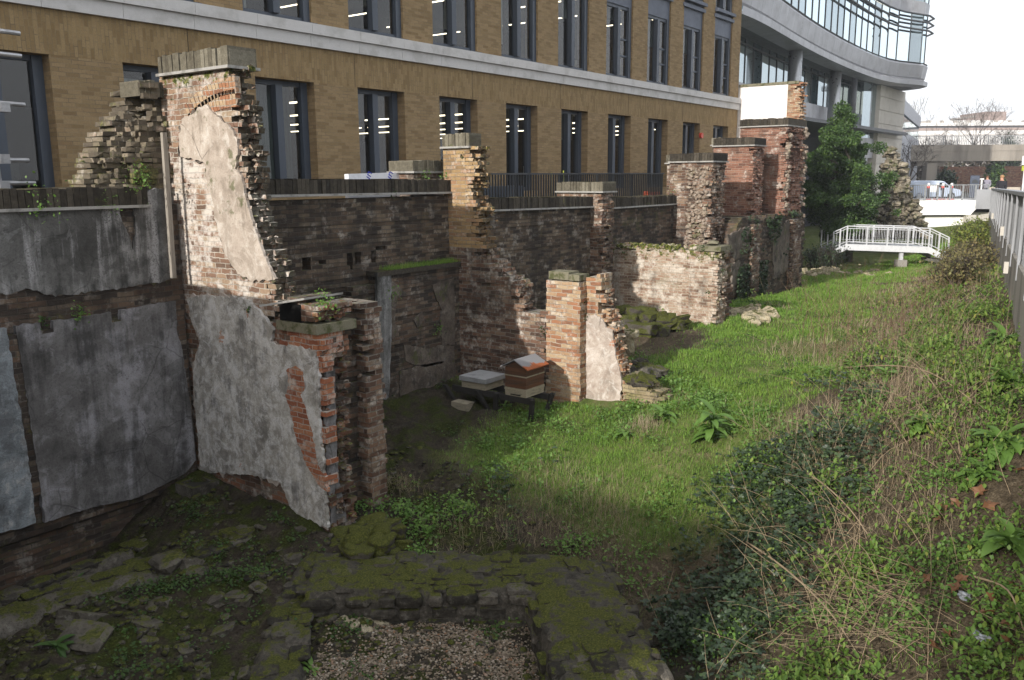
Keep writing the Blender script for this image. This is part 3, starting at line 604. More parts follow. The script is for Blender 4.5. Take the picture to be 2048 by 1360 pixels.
# scaffold at the left edge
M['galv'] = plain_mat('galvanised_tube', (.42, .43, .45), .4, .5, metal=.6, dirtamt=.3)
sc = empty('scaffold', (5.5, 12.6, 4.5), 'galvanised scaffold tubes poking in at the left edge before a dark window', 'scaffold')
YS = 12.2
q = onY(8, 340, YS); m = MB(); m.tube([(q[0], YS, 4.5), (q[0]-.12, YS, 7.0)], .03, 10); m.build('standard', M['galv'], sc)
for (px, py) in ((35, 68), (38, 113), (45, 210), (53, 321), (66, 366)):
    q = onY(px, py, YS); m = MB(); m.tube([(q[0]-1.6, YS-.06, q[2]+.02), (q[0], YS-.06, q[2])], .03, 10); m.build('ledger', M['galv'], sc)
for py in (215, 318, 372):
    q = onY(8, py, YS); m = MB(); m.box(q[0]-.09, q[0]+.03, YS-.11, YS+.06, q[2]-.06, q[2]+.06); m.build('coupler', M['galv'], sc)

# ------------------------------------------------------------------ the ruined walls
P_ = 10.3
def wall(name, loc, label, cat='ruined wall', group='brick ruins'): return empty(name, loc, label, cat, group)
# left plastered back wall
o = wall('plastered_wall', (2, P_, 1.9), 'grey plastered back wall on the left with sooty brick band and dark coping')
mb = MB(); courses(mb, [(-4, 1.86), (6.5, 1.86), (6.5, 5.66), (-4, 5.66)], 'Y', P_, .34, layers=2); courses(mb, [(-4, .8), (6.5, .8), (6.5, 1.86), (-4, 1.86)], 'Y', P_+.12, .25, layers=2, face=.03); mb.build('masonry', M['dark'], o)
mb, mc = MB(), MB(); coping(mb, mc, 'Y', P_, .34, -4, 6.07, 5.9, over=.07); mb.build('coping', M['cope'], o); mc.build('creasing', M['crease'], o)
up_ = [(-30, 425), (10, 420), (60, 415), (110, 403), (150, 398), (180, 410), (215, 408), (240, 412), (243, 440), (258, 470), (266, 500), (270, 470), (268, 420), (285, 395), (300, 380), (336, 378), (346, 553), (330, 562), (270, 572), (215, 580), (150, 588), (95, 590), (60, 578), (20, 588), (-30, 590)]
m = MB(); m.prism(ragged(xz(up_, P_-.015), .03, .07), 'Y', P_-.015, P_+.01); m.build('undercoat', M['plaster_brown'], o); m = MB(); m.prism(ragged(xz(up_, P_-.03), .012, .04), 'Y', P_-.03, P_+.008); m.build('upper_plaster', M['plaster_left_up'], o)
lo_ = [(32, 652), (80, 646), (84, 668), (108, 664), (107, 642), (150, 637), (190, 630), (222, 624), (224, 645), (243, 642), (242, 620), (300, 610), (352, 602), (354, 660), (365, 700), (380, 800), (392, 920), (370, 948), (330, 968), (300, 985), (262, 1000), (200, 1010), (150, 1025), (90, 1046), (82, 980), (62, 850), (45, 740)]
m = MB(); m.prism(ragged(xz(lo_, P_-.07), .006, .05), 'Y', P_-.07, P_+.01); m.build('lower_plaster', M['plaster_left'], o)
l2_ = [(-60, 668), (14, 656), (30, 760), (55, 900), (72, 1046), (40, 1058), (-60, 1078)]
m = MB(); m.prism(ragged(xz(l2_, P_-.08), .006, .05), 'Y', P_-.08, P_+.01); m.build('blue_plaster', M['plaster_blue'], o)
m = MB(); m.box(-4, 6.45, P_-.06, P_, 2.35, 4.28); m.build('plinth', M['dark'], o)
M['timber'] = plain_mat('weathered_timber', (.3, .27, .23), .85, .2, var=.4, grain=(8, 8, .5), dirtamt=.4)
m = MB(); a, b = onY(327, 265, P_-.16), onY(347, 556, P_-.16); m.obox((a+b)/2, (.03, 0, 0), (0, .025, 0), (b-a)/2); tag(m.build('timber_batten', M['timber']), 'thin grey timber batten fixed upright beside the tall wall corner', 'batten')
# stepped broken fragment above it
fr = wall('stepped_fragment', (5.8, 10.6, 5.9), 'mossy stepped brick fragment leaning against the tall wall on the left')
mb = MB(); rs = random.Random(3); 
for l in range(4):
    sh = l*.11
    poly = xz([(192-l*0, 385), (192, 378), (203, 338), (218, 298), (238, 256), (252, 234), (274, 222), (281, 190), (281, 178), (338, 170), (350, 385)], P_+.25)
    poly = [(u+sh*.35*(1 if u < 6.3 else 0)-(.28-.05*l if l < 5 else 0)*0, zz-sh*.35) for u, zz in poly] if False else poly
    cut = .42-.07*l                            # the face steps back towards the top left
    pl = [(u, zz) for u, zz in poly]
    courses(mb, [(u+.085*(3-l)*(1 if u < 6.3 else 0), zz-.09*(3-l)*(zz > 5.95)) for u, zz in pl], 'Y', P_+.12+l*.13, .13 if l < 3 else .4, jag=(.05, 0), layers=1, face=.02, rs=rs)
for i in range(26):                            # headers standing out of the broken face
    u, zz = rs.uniform(5.5, 6.5), rs.uniform(5.9, 7.2)
    if zz > 5.9+1.45*(u-5.35)/.75: continue
    mb.box(u, u+.11, P_+.12-rs.uniform(.02, .1), P_+.14, math.floor(zz/CH)*CH, math.floor(zz/CH)*CH+.066)
mb.build('masonry', M['frag'], fr)
mb, mc = MB(), MB(); a, b = onY(280, 178, P_+.1), onY(338, 160, P_+.1); coping(mb, mc, 'Y', P_+.15, .4, a[0], b[0]+.1, a[2]+.12, over=.03, h=.2); mb.build('coping', M['cope_pale'], fr)

# tall cross wall
X1 = 6.52
tw = wall('tall_cross_wall', (X1, 9, 1.8), 'tallest brick cross wall with peeling pink plaster above and whitewashed plaster below')
ur = yz([(462, 118), (463, 150), (470, 165), (470, 200), (478, 206), (479, 245), (482, 250), (484, 300), (490, 305), (495, 350), (497, 390), (506, 430), (513, 460), (525, 500), (540, 530), (553, 568), (557, 600)], X1)
zl = yz([(552, 645)], X1)[0][1]
poly = [(10.5, zl), (10.5, 7.31), (10.3, 7.31)]+ur+[(ur[-1][0], zl)]
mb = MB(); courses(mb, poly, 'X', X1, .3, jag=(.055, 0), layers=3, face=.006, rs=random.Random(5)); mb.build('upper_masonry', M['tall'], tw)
mb = MB(); courses(mb, [(10.5, 1.5), (10.5, zl), (7.7, zl), (7.67, 1.5)], 'X', X1-.0, .46, jag=(.06, 0), layers=4, rs=random.Random(6)); mb.build('lower_masonry', M['stub'], tw)
mb, mc = MB(), MB(); coping(mb, mc, 'X', X1, .3, ur[0][0]-.02, 10.42, 7.53, over=.05); mb.build('coping', M['cope_pale'], tw); mc.build('creasing', M['crease'], tw)
pu = [(358, 312), (357, 275), (363, 238), (380, 230), (398, 214), (412, 209), (425, 224), (440, 236), (455, 249), (466, 262), (474, 277), (475, 310), (469, 338), (478, 346), (487, 370), (492, 400), (500, 430), (510, 458), (521, 492), (536, 530), (552, 560), (530, 561), (505, 565), (480, 549), (462, 531), (447, 500), (438, 470), (430, 440), (425, 400), (415, 380), (411, 355), (409, 325), (385, 318)]
m = MB(); m.prism(ragged(yz(pu, X1-.018), .03, .06), 'X', X1-.018, X1+.006); m.build('undercoat', M['plaster_brown'], tw); m = MB(); m.prism(ragged(yz(pu, X1-.035), .012, .04), 'X', X1-.035, X1+.004); m.build('upper_plaster', M['plaster_tall'], tw)
pl = [(373, 598), (400, 590), (470, 595), (498, 601), (520, 625), (532, 640), (546, 660), (541, 682), (556, 692), (582, 690), (632, 700), (636, 760), (637, 830), (640, 880), (648, 960), (655, 1056), (590, 1038), (575, 1000), (560, 965), (500, 950), (450, 947), (401, 944), (391, 830), (386, 740), (395, 700), (400, 680), (385, 650)]
m = MB(); m.prism(ragged(yz(pl, X1-.02), .03, .07), 'X', X1-.02, X1+.006); m.build('undercoat', M['plaster_stub'], tw); m = MB(); m.prism(ragged(yz(pl, X1-.04), .01, .04), 'X', X1-.04, X1+.004); m.build('lower_plaster', M['plaster_low'], tw)
ex = [(572, 740), (590, 732), (606, 745), (610, 775), (600, 790), (612, 820), (625, 870), (635, 930), (650, 955), (655, 985), (640, 975), (612, 930), (590, 870), (580, 820), (570, 790), (578, 770)]
m = MB(); m.prism(ragged(yz(ex, X1-.043), .012, .04), 'X', X1-.043, X1); m.build('exposed_brick', M['red_bright'], tw)
m = MB()                                       # two rings of a relieving arch under the coping
for ring in (0, 1):
    for i in range(15):
        u = i/14; p = onX(376+92*u, 222-52*u-12*sin(pi*u)+ring*26, X1-.004); a = .52-.45*u
        m.obox((X1+.03, p[1], p[2]), (.036, 0, 0), (0, .029*cos(a), -.029*sin(a)), (0, .1*sin(a), .1*cos(a)))
m.build('relieving_arch', M['free_pier'], tw)
m = MB(); rs = random.Random(55)
for k in range(int(2.4/CH), int(4.2/CH)):
    if rs.random() < .62: m.box(X1-.006, X1+.16, 7.6+rs.uniform(-.015, .02), 7.72, k*CH+.003, (k+1)*CH-.003)
m.build('corner_bricks', M['red_bright'], tw)
ya = onX(562, 655, X1)[1]; yb = 7.67; zc = onX(640, 662, X1)[2]
M['capstone'] = plain_mat('mossy_cap_stone', (.2, .185, .13), .9, .15, var=.5, scale=9., dirt=(.055, .062, .02), dirtamt=.85, bump=.6)
m = MB(); m.box(X1-.07, X1+.55, yb-.06, ya, zc-.04, zc+.07); m.build('cap_stone', M['capstone'], tw); m = MB(); courses(m, [(yb-.02, zc-.3), (yb-.02, zc-.04), (ya, zc-.04), (ya, zc-.28)], 'X', X1-.03, .4, jag=(.01, .03), layers=2); m.build('red_band', M['red_bright'], tw)
m = MB(); courses(m, [(yb, zc+.07), (yb+.02, zc+.3), (yb+.45, zc+.34), (ya-.35, zc+.07)], 'X', X1-.02, .55, jag=(.06, .06), layers=4); m.build('broken_top', M['stub'], tw)
m = MB(); a, b = onX(560, 606, X1-.05), onX(648, 592, X1+.3); m.obox(((a+b)/2), (.3, .0, 0), (b-a)/2, (0, 0, .012)); m.build('slate', M['crease'], tw)
m = MB(); m.box(X1-.03, X1+.02, onX(606, 640, X1)[1], onX(564, 640, X1)[1], onX(580, 648, X1)[2], onX(580, 606, X1)[2]); M['void'] = plain_mat('opening_dark', (.008, .008, .008), .95, .05); m.build('flue_dark', M['void'], tw)  # black block on the wall face paints in the darkness of an opening
st_ = [(652, 740), (660, 730), (670, 740), (672, 860), (676, 950), (692, 1030), (690, 1062), (664, 1072), (658, 980), (654, 860)]
m = MB(); m.prism(ragged(xz(st_, 7.64), .006, .05), 'Y', 7.635, 7.7); m.build('end_plaster', M['plaster_left'], tw)
q0, q1, q2 = onY(692, 700, 7.67)[0], onY(735, 700, 7.67)[0], onY(763, 700, 7.67)[0]
m = MB(); courses(m, [(X1+.46, 1.5), (q1+.05, 1.5), (q1+.05, 4.35), (q0+.1, 4.4), (X1+.46, 4.3)], 'Y', 7.86, 1.2, layers=4, face=.03); m.build('chimney_back', M['dark'], tw)
m = MB(); courses(m, [(q1, 1.5), (q2+.03, 1.5), (q2, onY(750, 600, 7.67)[2]), (q1-.06, onY(720, 603, 7.67)[2])], 'Y', 7.67, .6, jag=(.03, .03), layers=3, face=.01); m.build('chimney_pier', M['pier_mix'], tw)

# back wall between the tall wall and the yellow pier
o = wall('back_wall', (9.5, P_, 2.2), 'sooty brick back wall between the tall wall and the yellow brick pier')
holes = [xz([(x0, y0), (x1, y0), (x1, y1), (x0, y1)], P_) for x0, y0, x1, y1 in ((604, 515, 622, 540), (638, 520, 652, 532), (694, 508, 705, 535), (710, 502, 722, 532), (742, 500, 752, 522), (745, 490, 770, 497))]
poly = [(6.9, 2.), (11.95, 2.), (11.95, 5.74), (6.9, 5.74)]
def spans_multi(polys, z):
    out = []
    for p in polys: out += [q for s in spans(p, z) for q in s]
    out.sort(); return list(zip(out[::2], out[1::2]))
mb = MB()
for k in range(int(2./CH), int(5.74/CH)):
    for a, b in spans_multi([poly]+holes, (k+.5)*CH): mb.box(a, b, P_+random.uniform(-.008, .008), P_+.34, k*CH, (k+1)*CH)
mb.build('masonry', M['dark_warm'], o)
mb, mc = MB(), MB(); coping(mb, mc, 'Y', P_, .34, 6.95, 11.9, 5.99, slope=-.006, over=.07); mb.build('coping', M['cope'], o); mc.build('creasing', M['crease'], o)
lg = wall('ledge_wall', (11, 10.1, 2.3), 'low projecting brick wall with brown plaster patches and grass along its ledge')
YL = 10.08
a = onY(755, 538, YL)
mb = MB(); courses(mb, [(a[0], 1.9), (11.98, 1.9), (11.98, 4.42), (a[0], 4.42)], 'Y', YL, .22, layers=2, face=.01); courses(mb, [(8.1, 1.9), (a[0], 1.9), (a[0], 4.3), (9.4, 4.3), (9.2, 4.05), (8.1, 3.9)], 'Y', YL+.04, .18, layers=2, face=.02); mb.build('masonry', M['dark'], lg)
m = MB(); m.box(a[0]-.05, 12., YL-.06, P_+.02, 4.42, 4.5); m.build('ledge', M['cope'], lg)
for pp in ([(783, 560), (800, 575), (815, 590), (795, 592), (790, 640), (797, 665), (785, 680), (778, 665)], [(865, 570), (908, 555), (911, 690), (885, 690), (880, 640), (884, 620), (870, 590)], [(808, 690), (860, 697), (884, 690), (908, 692), (909, 720), (850, 735), (812, 722)], [(800, 742), (850, 728), (909, 719), (913, 752), (860, 775), (800, 792)], [(828, 640), (845, 622), (848, 640), (835, 655)]):
    m = MB(); m.prism(ragged(xz(pp, YL-.02), .008, .05), 'Y', YL-.02, YL+.005); m.build('plaster', M['plaster_brown'], lg)
m = MB(); m.prism(ragged(xz([(754, 545), (783, 548), (783, 680), (778, 800), (760, 800), (756, 690)], YL-.05), .006, .06), 'Y', YL-.05, YL+.005); m.build('pilaster', M['plaster_left_up'], lg)

# yellow stock pier and the wall under it
X2 = 11.91
pr = wall('yellow_brick_pier', (X2, 10, 4.6), 'tall sunlit yellow brick pier with coping, standing in front of the back wall')
up2 = yz([(938, 276), (945, 292), (948, 330), (951, 345), (947, 360), (954, 400), (959, 430), (960, 448), (963, 490)], X2); zsp = yz([(930, 495)], X2)[0][1]
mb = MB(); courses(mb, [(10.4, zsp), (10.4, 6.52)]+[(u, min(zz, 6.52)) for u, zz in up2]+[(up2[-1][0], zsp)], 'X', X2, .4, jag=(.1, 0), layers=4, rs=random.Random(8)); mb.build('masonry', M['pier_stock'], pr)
mb, mc = MB(), MB(); coping(mb, mc, 'X', X2, .3, up2[0][0]-.02, 10.4, 6.75, over=.03); mb.build('coping', M['cope_pale'], pr); mc.build('creasing', M['crease'], pr)
lw2 = wall('lower_cross_wall', (X2, 9.2, 2.3), 'broken mixed brick cross wall behind the beehives, stepping down below the yellow pier')
pp = yz([(963, 495), (966, 512), (990, 530), (1005, 545), (1030, 572), (1040, 582), (1042, 618), (1062, 628), (1092, 622)], X2)
mb = MB(); courses(mb, [(10.4, 2.1), (10.4, zsp)]+pp+[(8.1, 2.1)], 'X', X2, .45, jag=(.06, 0), layers=4, face=.008, rs=random.Random(9)); mb.build('masonry', M['pier_mix'], lw2)
sb_ = wall('capped_stub', (11.6, 10.8, 5.7), 'short brick stub with grey coping rising behind the wall left of the yellow pier')
a, b = onY(831, 330, 10.6), onY(890, 330, 10.6); mb = MB(); courses(mb, [(a[0], 4.6), (b[0], 4.6), (b[0], 6.1), (a[0], 6.1)], 'Y', 10.66, .5, layers=2); mb.build('masonry', M['pier_mix'], sb_); mb, mc = MB(), MB(); coping(mb, mc, 'Y', 10.66, .5, a[0]-.05, b[0], 6.3, over=.05, h=.19); mb.build('coping', M['cope_pale'], sb_); mc.build('creasing', M['crease'], sb_)

# free-standing pier with a plastered stub
fp = wall('free_standing_pier', (X2, 7.8, 2.2), 'free-standing sunlit orange and cream brick pier beside the beehives')
ztop = onX(1120, 550, X2)[2]
mb = MB(); courses(mb, [(8.17, 2.0), (8.15, ztop-.08), (7.49, ztop-.08), (7.46, 2.0)], 'X', X2, .36, jag=(.012, .012), layers=3, face=.006, rs=random.Random(10)); mb.build('masonry', M['free_pier'], fp)
m = MB(); m.box(X2+.02, X2+.34, 7.72, 8.12, ztop-.08, ztop+.05); m.box(X2, X2+.3, 7.5, 7.7, ztop-.08, ztop+.02); m.build('cap_stone', M['capstone'], fp)
ps = wall('plastered_stub', (12.1, 7, 2.3), 'sunlit pink plastered stub of wall with cracked render, right of the free-standing pier')
X3 = 12.12
pp = yz([(1166, 552), (1203, 552), (1206, 575), (1209, 600), (1213, 618), (1226, 655), (1228, 690), (1232, 712), (1240, 735), (1245, 765), (1243, 818)], X3)
mb = MB(); courses(mb, [(7.5, 2.1), (7.5, pp[0][1])]+pp[1:]+[(pp[-1][0], 2.1)], 'X', X3, .36, jag=(.035, 0), layers=3, face=.006, rs=random.Random(12)); mb.build('masonry', M['free_pier'], ps)
pp2 = [(1168, 634), (1190, 628), (1206, 640), (1212, 655), (1226, 660), (1228, 690), (1231, 712), (1238, 735), (1243, 765), (1240, 812), (1168, 816)]
m = MB(); m.prism(ragged(yz(pp2, X3-.025), .007, .04), 'X', X3-.025, X3+.01); m.build('plaster', M['plaster_stub'], ps)

# back wall beyond, small pier, mossy wall
o = wall('back_wall', (14.5, P_, 2.4), 'sooty brick back wall between the yellow pier and the small capped pier')
mb = MB(); courses(mb, [(12.3, 2.1), (16.9, 2.1), (16.9, 5.37), (12.3, 5.37)], 'Y', P_, .34, layers=2, face=.008); mb.build('masonry', M['dark_warm'], o)
mb, mc = MB(), MB(); coping(mb, mc, 'Y', P_, .34, 12.3, 16.85, 5.61, slope=-.012, over=.07); mb.build('coping', M['cope'], o); mc.build('creasing', M['crease'], o)
q0, q1 = onX(1180, 400, 16.8), onX(1205, 400, 16.8)
sp_ = wall('small_capped_pier', (16.8, 10.2, 2.7), 'small sunlit brick pier with a flat coping between two dark back walls')
zt4 = onX(1190, 366, 16.8)[2]
mb = MB(); courses(mb, [(q1[1], 2.4), (11.2, 2.4), (11.2, zt4-.2), (q1[1], zt4-.2)], 'X', 16.8, .5, jag=(.03, 0), layers=3, face=.012, rs=random.Random(14)); mb.build('masonry', M['pier_mix'], sp_)
mb, mc = MB(), MB(); coping(mb, mc, 'X', 16.8, .5, q1[1]-.03, 11.2, zt4+.02, over=.04, h=.2); mb.build('coping', M['cope_pale'], sp_); mc.build('creasing', M['crease'], sp_)
o = wall('back_wall', (19, P_, 2.7), 'black sooty brick back wall behind the mossy cross wall')
mb = MB(); courses(mb, [(17.3, 2.3), (21.2, 2.3), (21.2, 5.27), (17.3, 5.27)], 'Y', P_, .34, layers=2, face=.008); mb.build('masonry', M['dark'], o)
mb, mc = MB(), MB(); coping(mb, mc, 'Y', P_, .34, 17.3, 21.1, 5.5, over=.07); mb.build('coping', M['cope'], o); mc.build('creasing', M['crease'], o)
XM = 17.84
mw = wall('mossy_cross_wall', (XM, 8.8, 2.7), 'sunlit low brick cross wall with yellow-green moss along its ragged top')
zt5 = yz([(1300, 496)], XM)[0][1]; rs = random.Random(15)
top = [(u, zt5+rs.choice((-.075, 0, 0, .075))) for u in np.linspace(10.3, 8.3, 22)]
mb = MB(); courses(mb, [(10.35, 2.3)]+top+[(8.25, zt5), (8.25, 2.3)], 'X', XM, .38, layers=3, face=.008, rs=rs)
yq0, yq1 = onX(1395, 560, XM)[1], onX(1437, 560, XM)[1]
courses(mb, [(8.3, 2.3), (8.3, zt5), (yq1, zt5), (yq1, 2.3)], 'X', XM-.05, .5, jag=(.02, 0), layers=3, face=.008, rs=rs)
for i in range(60): 
    u = rs.uniform(8.3, 10.2); mb.rock((XM+rs.uniform(0, .38), u, zt5+rs.uniform(-.02, .06)), (rs.uniform(.05, .1), rs.uniform(.06, .13), rs.uniform(.03, .06)), rs)
mb.build('masonry', M['mossy'], mw)
m = MB(); m.box(XM-.1, XM+.5, yq1-.07, yq1+.5, zt5, zt5+.11); m.rock((XM+.2, yq1+.25, zt5+.16), (.14, .16, .06)); m.build('cap_stone', M['capstone'], mw)
m = MB(); courses(m, [(XM+.45, 2.3), (XM+.95, 2.3), (XM+.9, zt5-.05), (XM+.45, zt5-.05)], 'Y', yq1+.08, .4, jag=(0, .06), layers=3, face=.05, rs=rs); m.build('broken_end', M['stub'], mw)

# the group of tall red piers and the wall under them
def big_pier(name, lab, x0, x1, y0, z0, z1, mat, rs, jag=(.02, 0)):
    o = wall(name, (x0, y0, z0), lab, 'ruined pier')
    mb = MB(); courses(mb, [(y0, z0), (y0, z1-.22), (10.45, z1-.22), (10.45, z0)], 'X', x0, x1-x0, jag=jag, layers=5, face=.01, rs=rs); mb.build('masonry', mat, o)
    mb, mc = MB(), MB(); coping(mb, mc, 'X', x0, x1-x0, y0-.03, 10.45, z1, over=.04, h=.2); mb.build('coping', M['cope'], o); mc.build('creasing', M['crease'], o)
    return o
rs = random.Random(20)
YP = 9.25
pa = big_pier('ruined_pier', 'weathered brown brick pier with rubble core showing, lowest and nearest of the three red piers', 21.0, 21.85, YP, 2.4, 6.57, M['pier_mix'], rs, (.03, 0))
m = MB()
for i in range(150): m.rock((21.0-rs.uniform(-.02, .03), rs.uniform(9.36, 9.9), rs.uniform(4.0, 6.2)), (.05, rs.uniform(.05, .1), rs.uniform(.03, .06)), rs)
M['rubble'] = plaster_mat('rubble_core', [(.3, (.16, .12, .09)), (.5, (.28, .22, .17)), (.7, (.36, .3, .24))], (.05, .04, .03), .4, .2, (.5, .46, .4), 4., 9, .1, 0, .05)
m.build('rubble_core', M['rubble'], pa)
pb = big_pier('ruined_pier', 'square red brick pier, the middle of the three tall piers, half in shadow', 23.75, 24.55, YP, 2.4, 7.04, M['red_pier'], rs)
pc = big_pier('ruined_pier', 'tallest red brick pier with torn broken right side, farthest of the three', 25.65, 27.25, 9.0, 2.4, 7.65, M['red_pier'], rs, (.05, 0))
m = MB()
for i in range(60): m.rock((rs.uniform(25.7, 25.9), 9.0-rs.uniform(-.03, .04), rs.uniform(5, 7.3)), (.07, .07, .06), rs)
for i in range(70): m.rock((rs.uniform(27.1, 27.3), 9.0-rs.uniform(-.03, .06), rs.uniform(2.6, 7.4)), (.09, .07, .06), rs)
m.build('torn_edge', M['rubble'], pc)
for (px0, px1, py, X, lab) in ((1335, 1358, 312, 21.6, 'grey capped brick stub behind the nearest red pier'), (1426, 1456, 277, 24.3, 'grey capped brick stub behind the middle red pier'), (1499, 1522, 240, 26.6, 'grey capped brick stub behind the tallest red pier')):
    a, b = onX(px0, py, X), onX(px1, py, X); o = wall('capped_stub', (X, 10.5, 4.5), lab)
    mb = MB(); courses(mb, [(10.47, 4.0), (a[1], 4.0), (a[1], a[2]-.2), (10.47, a[2]-.2)], 'X', X, .45, layers=2); mb.build('masonry', M['pier_mix'], o)
    mb, mc = MB(), MB(); coping(mb, mc, 'X', X, .45, 10.47, a[1]+.03, a[2]+.02, over=.04, h=.2); mb.build('coping', M['cope_pale'], o); mc.build('creasing', M['crease'], o)
bw = wall('pier_base_wall', (24.5, 9, 2.5), 'ivy-grown sooty lower wall carrying the three red piers, with bare plaster patches')
YW = 8.92
mb = MB(); top = [(21.9, 2.2), (21.9, 4.55)]+[(x, 4.82+rs.choice((-.075, 0, .075))) for x in np.arange(22.1, 27.2, .25)]+[(27.45, 4.75), (27.5, 2.2)]
courses(mb, top, 'Y', YW, 1.3, jag=(0, .06), layers=4, face=.02, rs=rs); mb.build('masonry', M['dark'], bw)
for pp in ([(1455, 470), (1500, 452), (1520, 470), (1500, 500), (1470, 520), (1458, 500)], [(1545, 470), (1578, 440), (1580, 490), (1575, 540), (1548, 560), (1545, 510)], [(1462, 530), (1480, 520), (1490, 560), (1466, 575)]):
    m = MB(); m.prism(ragged(xz(pp, YW-.03), .02, .08), 'Y', YW-.035, YW+.02); m.build('plaster', M['plaster_brown'], bw)
for px0, px1 in ((1505, 1520), (1582, 1600)):
    m = MB(); a, b = onY(px0, 500, YW-.1)[0], onY(px1, 500, YW-.1)[0]; courses(m, [(a, 2.2), (b, 2.2), (b, 4.7), (a, 4.7)], 'Y', YW-.12, .12, jag=(.02, .02), layers=1, face=.02); m.build('pilaster', M['pier_mix'], bw)

# white rendered wall at the end of the office
XW = 34.1
ww = wall('white_rendered_wall', (XW, 12.8, 4), 'bright white rendered wall end with a broken yellow brick edge beside the office corner')
a, b, c = onX(1476, 170, XW), onX(1577, 163, XW), onX(1604, 162, XW)
mb = MB(); courses(mb, [(14.0, 2.2), (14.0, a[2]-.08), (c[1], b[2]-.05), (c[1], 2.2)], 'X', XW, .45, jag=(.1, 0), layers=4, face=.02, rs=rs); mb.build('masonry', M['free_pier'], ww)
m = MB(); m.prism([(14.05, 3), (14.05, a[2]-.1), (b[1], b[2]-.1), (b[1], 3)], 'X', XW-.03, XW-.004); m.build('render', M['white_render'], ww)
m = MB(); m.prism([(14.0, a[2]-.1), (14.0, a[2]), (c[1]+.1, b[2]), (c[1]+.1, b[2]-.1)], 'X', XW-.06, XW+.48); m.build('capping', M['capstone'], ww)

# ------------------------------------------------------------------ curved glass building
M['fascia'] = plain_mat('metal_fascia', (.36, .36, .38), .42, .5, metal=.3, var=.12, scale=1.5, dirt=(.2, .19, .18), dirtamt=.25)
M['soffit'] = plain_mat('soffit', (.12, .125, .135), .6, .4, var=.1)
M['steel_col'] = plain_mat('column_cladding', (.42, .43, .44), .32, .5, metal=.7, var=.1, dirtamt=.1)
M['mullion'] = plain_mat('mullion', (.05, .055, .06), .5, .4)
M['pale_stone'] = plain_mat('pale_stone_cladding', (.5, .47, .42), .85, .2, var=.12, scale=1.5, dirtamt=.25, dirt=(.3, .27, .23))
t = NT('curtain_wall_glass'); rr = t.n('NewGeometry').outputs['Random Per Island']
g = t.n('BsdfGlossy', {'Color': (.78, .88, .93), 'Roughness': .03}); d = t.n('BsdfDiffuse', {'Color': t.ramp(rr, [(0, (.03, .05, .055)), (.5, (.06, .09, .1)), (.8, (.1, .12, .12)), (1, (.16, .17, .16))])})
f = t.math('ADD', t.math('MULTIPLY', t.n('Fresnel', {'IOR': 1.9}).outputs[0], 1.), .28, clamp=True); mx = t.n('MixShader', {0: f})
t.t.links.new(d.outputs[0], mx.inputs[1]); t.t.links.new(g.outputs[0], mx.inputs[2]); t.t.links.new(mx.outputs[0], t.out.inputs[0]); M['cw_glass'] = t.mat
cb = empty('curved_building', (50, 18, 2.2), 'curved glass office building on round silver columns, sweeping over the garden end', 'building')
pl0 = [onZ(x, y, 12.5)[:2] for x, y in ((1482, 27), (1505, 33), (1530, 46), (1560, 66), (1615, 98), (1650, 116), (1700, 139), (1750, 157), (1800, 170), (1840, 172), (1860, 166))]
pl0 = [np.array(p) for p in pl0]; pl0[0] = np.array([34.6, 14.6])
pl0 += [np.array((69.5, 13.4)), np.array((70.6, 13.0)), np.array((73, 13.4)), np.array((76, 15.5)), np.array((77.5, 19)), np.array((77.5, 27)), np.array((60, 32)), np.array((36, 30))]
pl0[9] = np.array((69.0, 14.9)); pl0[10] = np.array((69.2, 14.1)); 
def catmull(P, n):
    out = []
    for i in range(len(P)-1):
        p0, p1, p2, p3 = P[max(i-1, 0)], P[i], P[i+1], P[min(i+2, len(P)-1)]
        for j in range(n):
            u = j/n; out.append(.5*((2*p1)+(-p0+p2)*u+(2*p0-5*p1+4*p2-p3)*u*u+(-p0+3*p1-3*p2+p3)*u**3))
    out.append(P[-1]); return out
def resample(C, step):
    C = np.array(C); L = np.concatenate([[0], np.cumsum(np.linalg.norm(np.diff(C, axis=0), axis=1))]); n = int(L[-1]/step)
    q = np.linspace(0, L[-1], n+1); return np.stack([np.interp(q, L, C[:, 0]), np.interp(q, L, C[:, 1])], 1)
pl0 = pl0[:8]+[np.array((66.8, 16.6)), np.array((69.0, 16.3)), np.array((70.6, 15.5)), np.array((71.6, 14.8)), np.array((73, 14.4)), np.array((75.5, 16)), np.array((77, 19)), np.array((77, 27)), np.array((60, 32)), np.array((36, 30))]
PC = catmull(pl0, 8); PC = np.array(PC); K_ = 9
for _ in range(2): Q_ = np.concatenate([np.repeat(PC[:1], K_, 0), PC, np.repeat(PC[-1:], K_, 0)]); PC = np.array([Q_[i:i+2*K_+1].mean(0) for i in range(len(PC))])
PC = resample(PC, 1.5)
def offs(C, d):
    T = np.gradient(C, axis=0); T /= np.linalg.norm(T, axis=1)[:, None]; return C+np.stack([T[:, 1], -T[:, 0]], 1)*d
def strip(mb, C, prof, gap=0, m=0):
    """sweep a profile [(outset, z)...] along the plan curve, panel by panel"""
    O = [offs(C, o) for o, z in prof]
    for i in range(len(C)-1):
        for j in range(len(prof)-1):
            a, b = O[j][i], O[j][i+1]; c, d = O[j+1][i+1], O[j+1][i]; e = (b-a)*gap
            mb.quad((*(a+e), prof[j][1]), (*(b-e), prof[j][1]), (*(c-e), prof[j+1][1]), (*(d+e), prof[j+1][1]), m)
m = MB(); strip(m, PC, [(-.9, 12.42), (.0, 12.5), (.02, 12.82), (-.28, 12.95)], .004); m.build('soffit_lip', M['fascia'], cb)
m = MB(); strip(m, PC, [(-.28, 12.955), (-.2, 13.05), (-.06, 13.9), (-.1, 14.0), (-.4, 14.02)], .004); m.build('fascia', M['fascia'], cb)
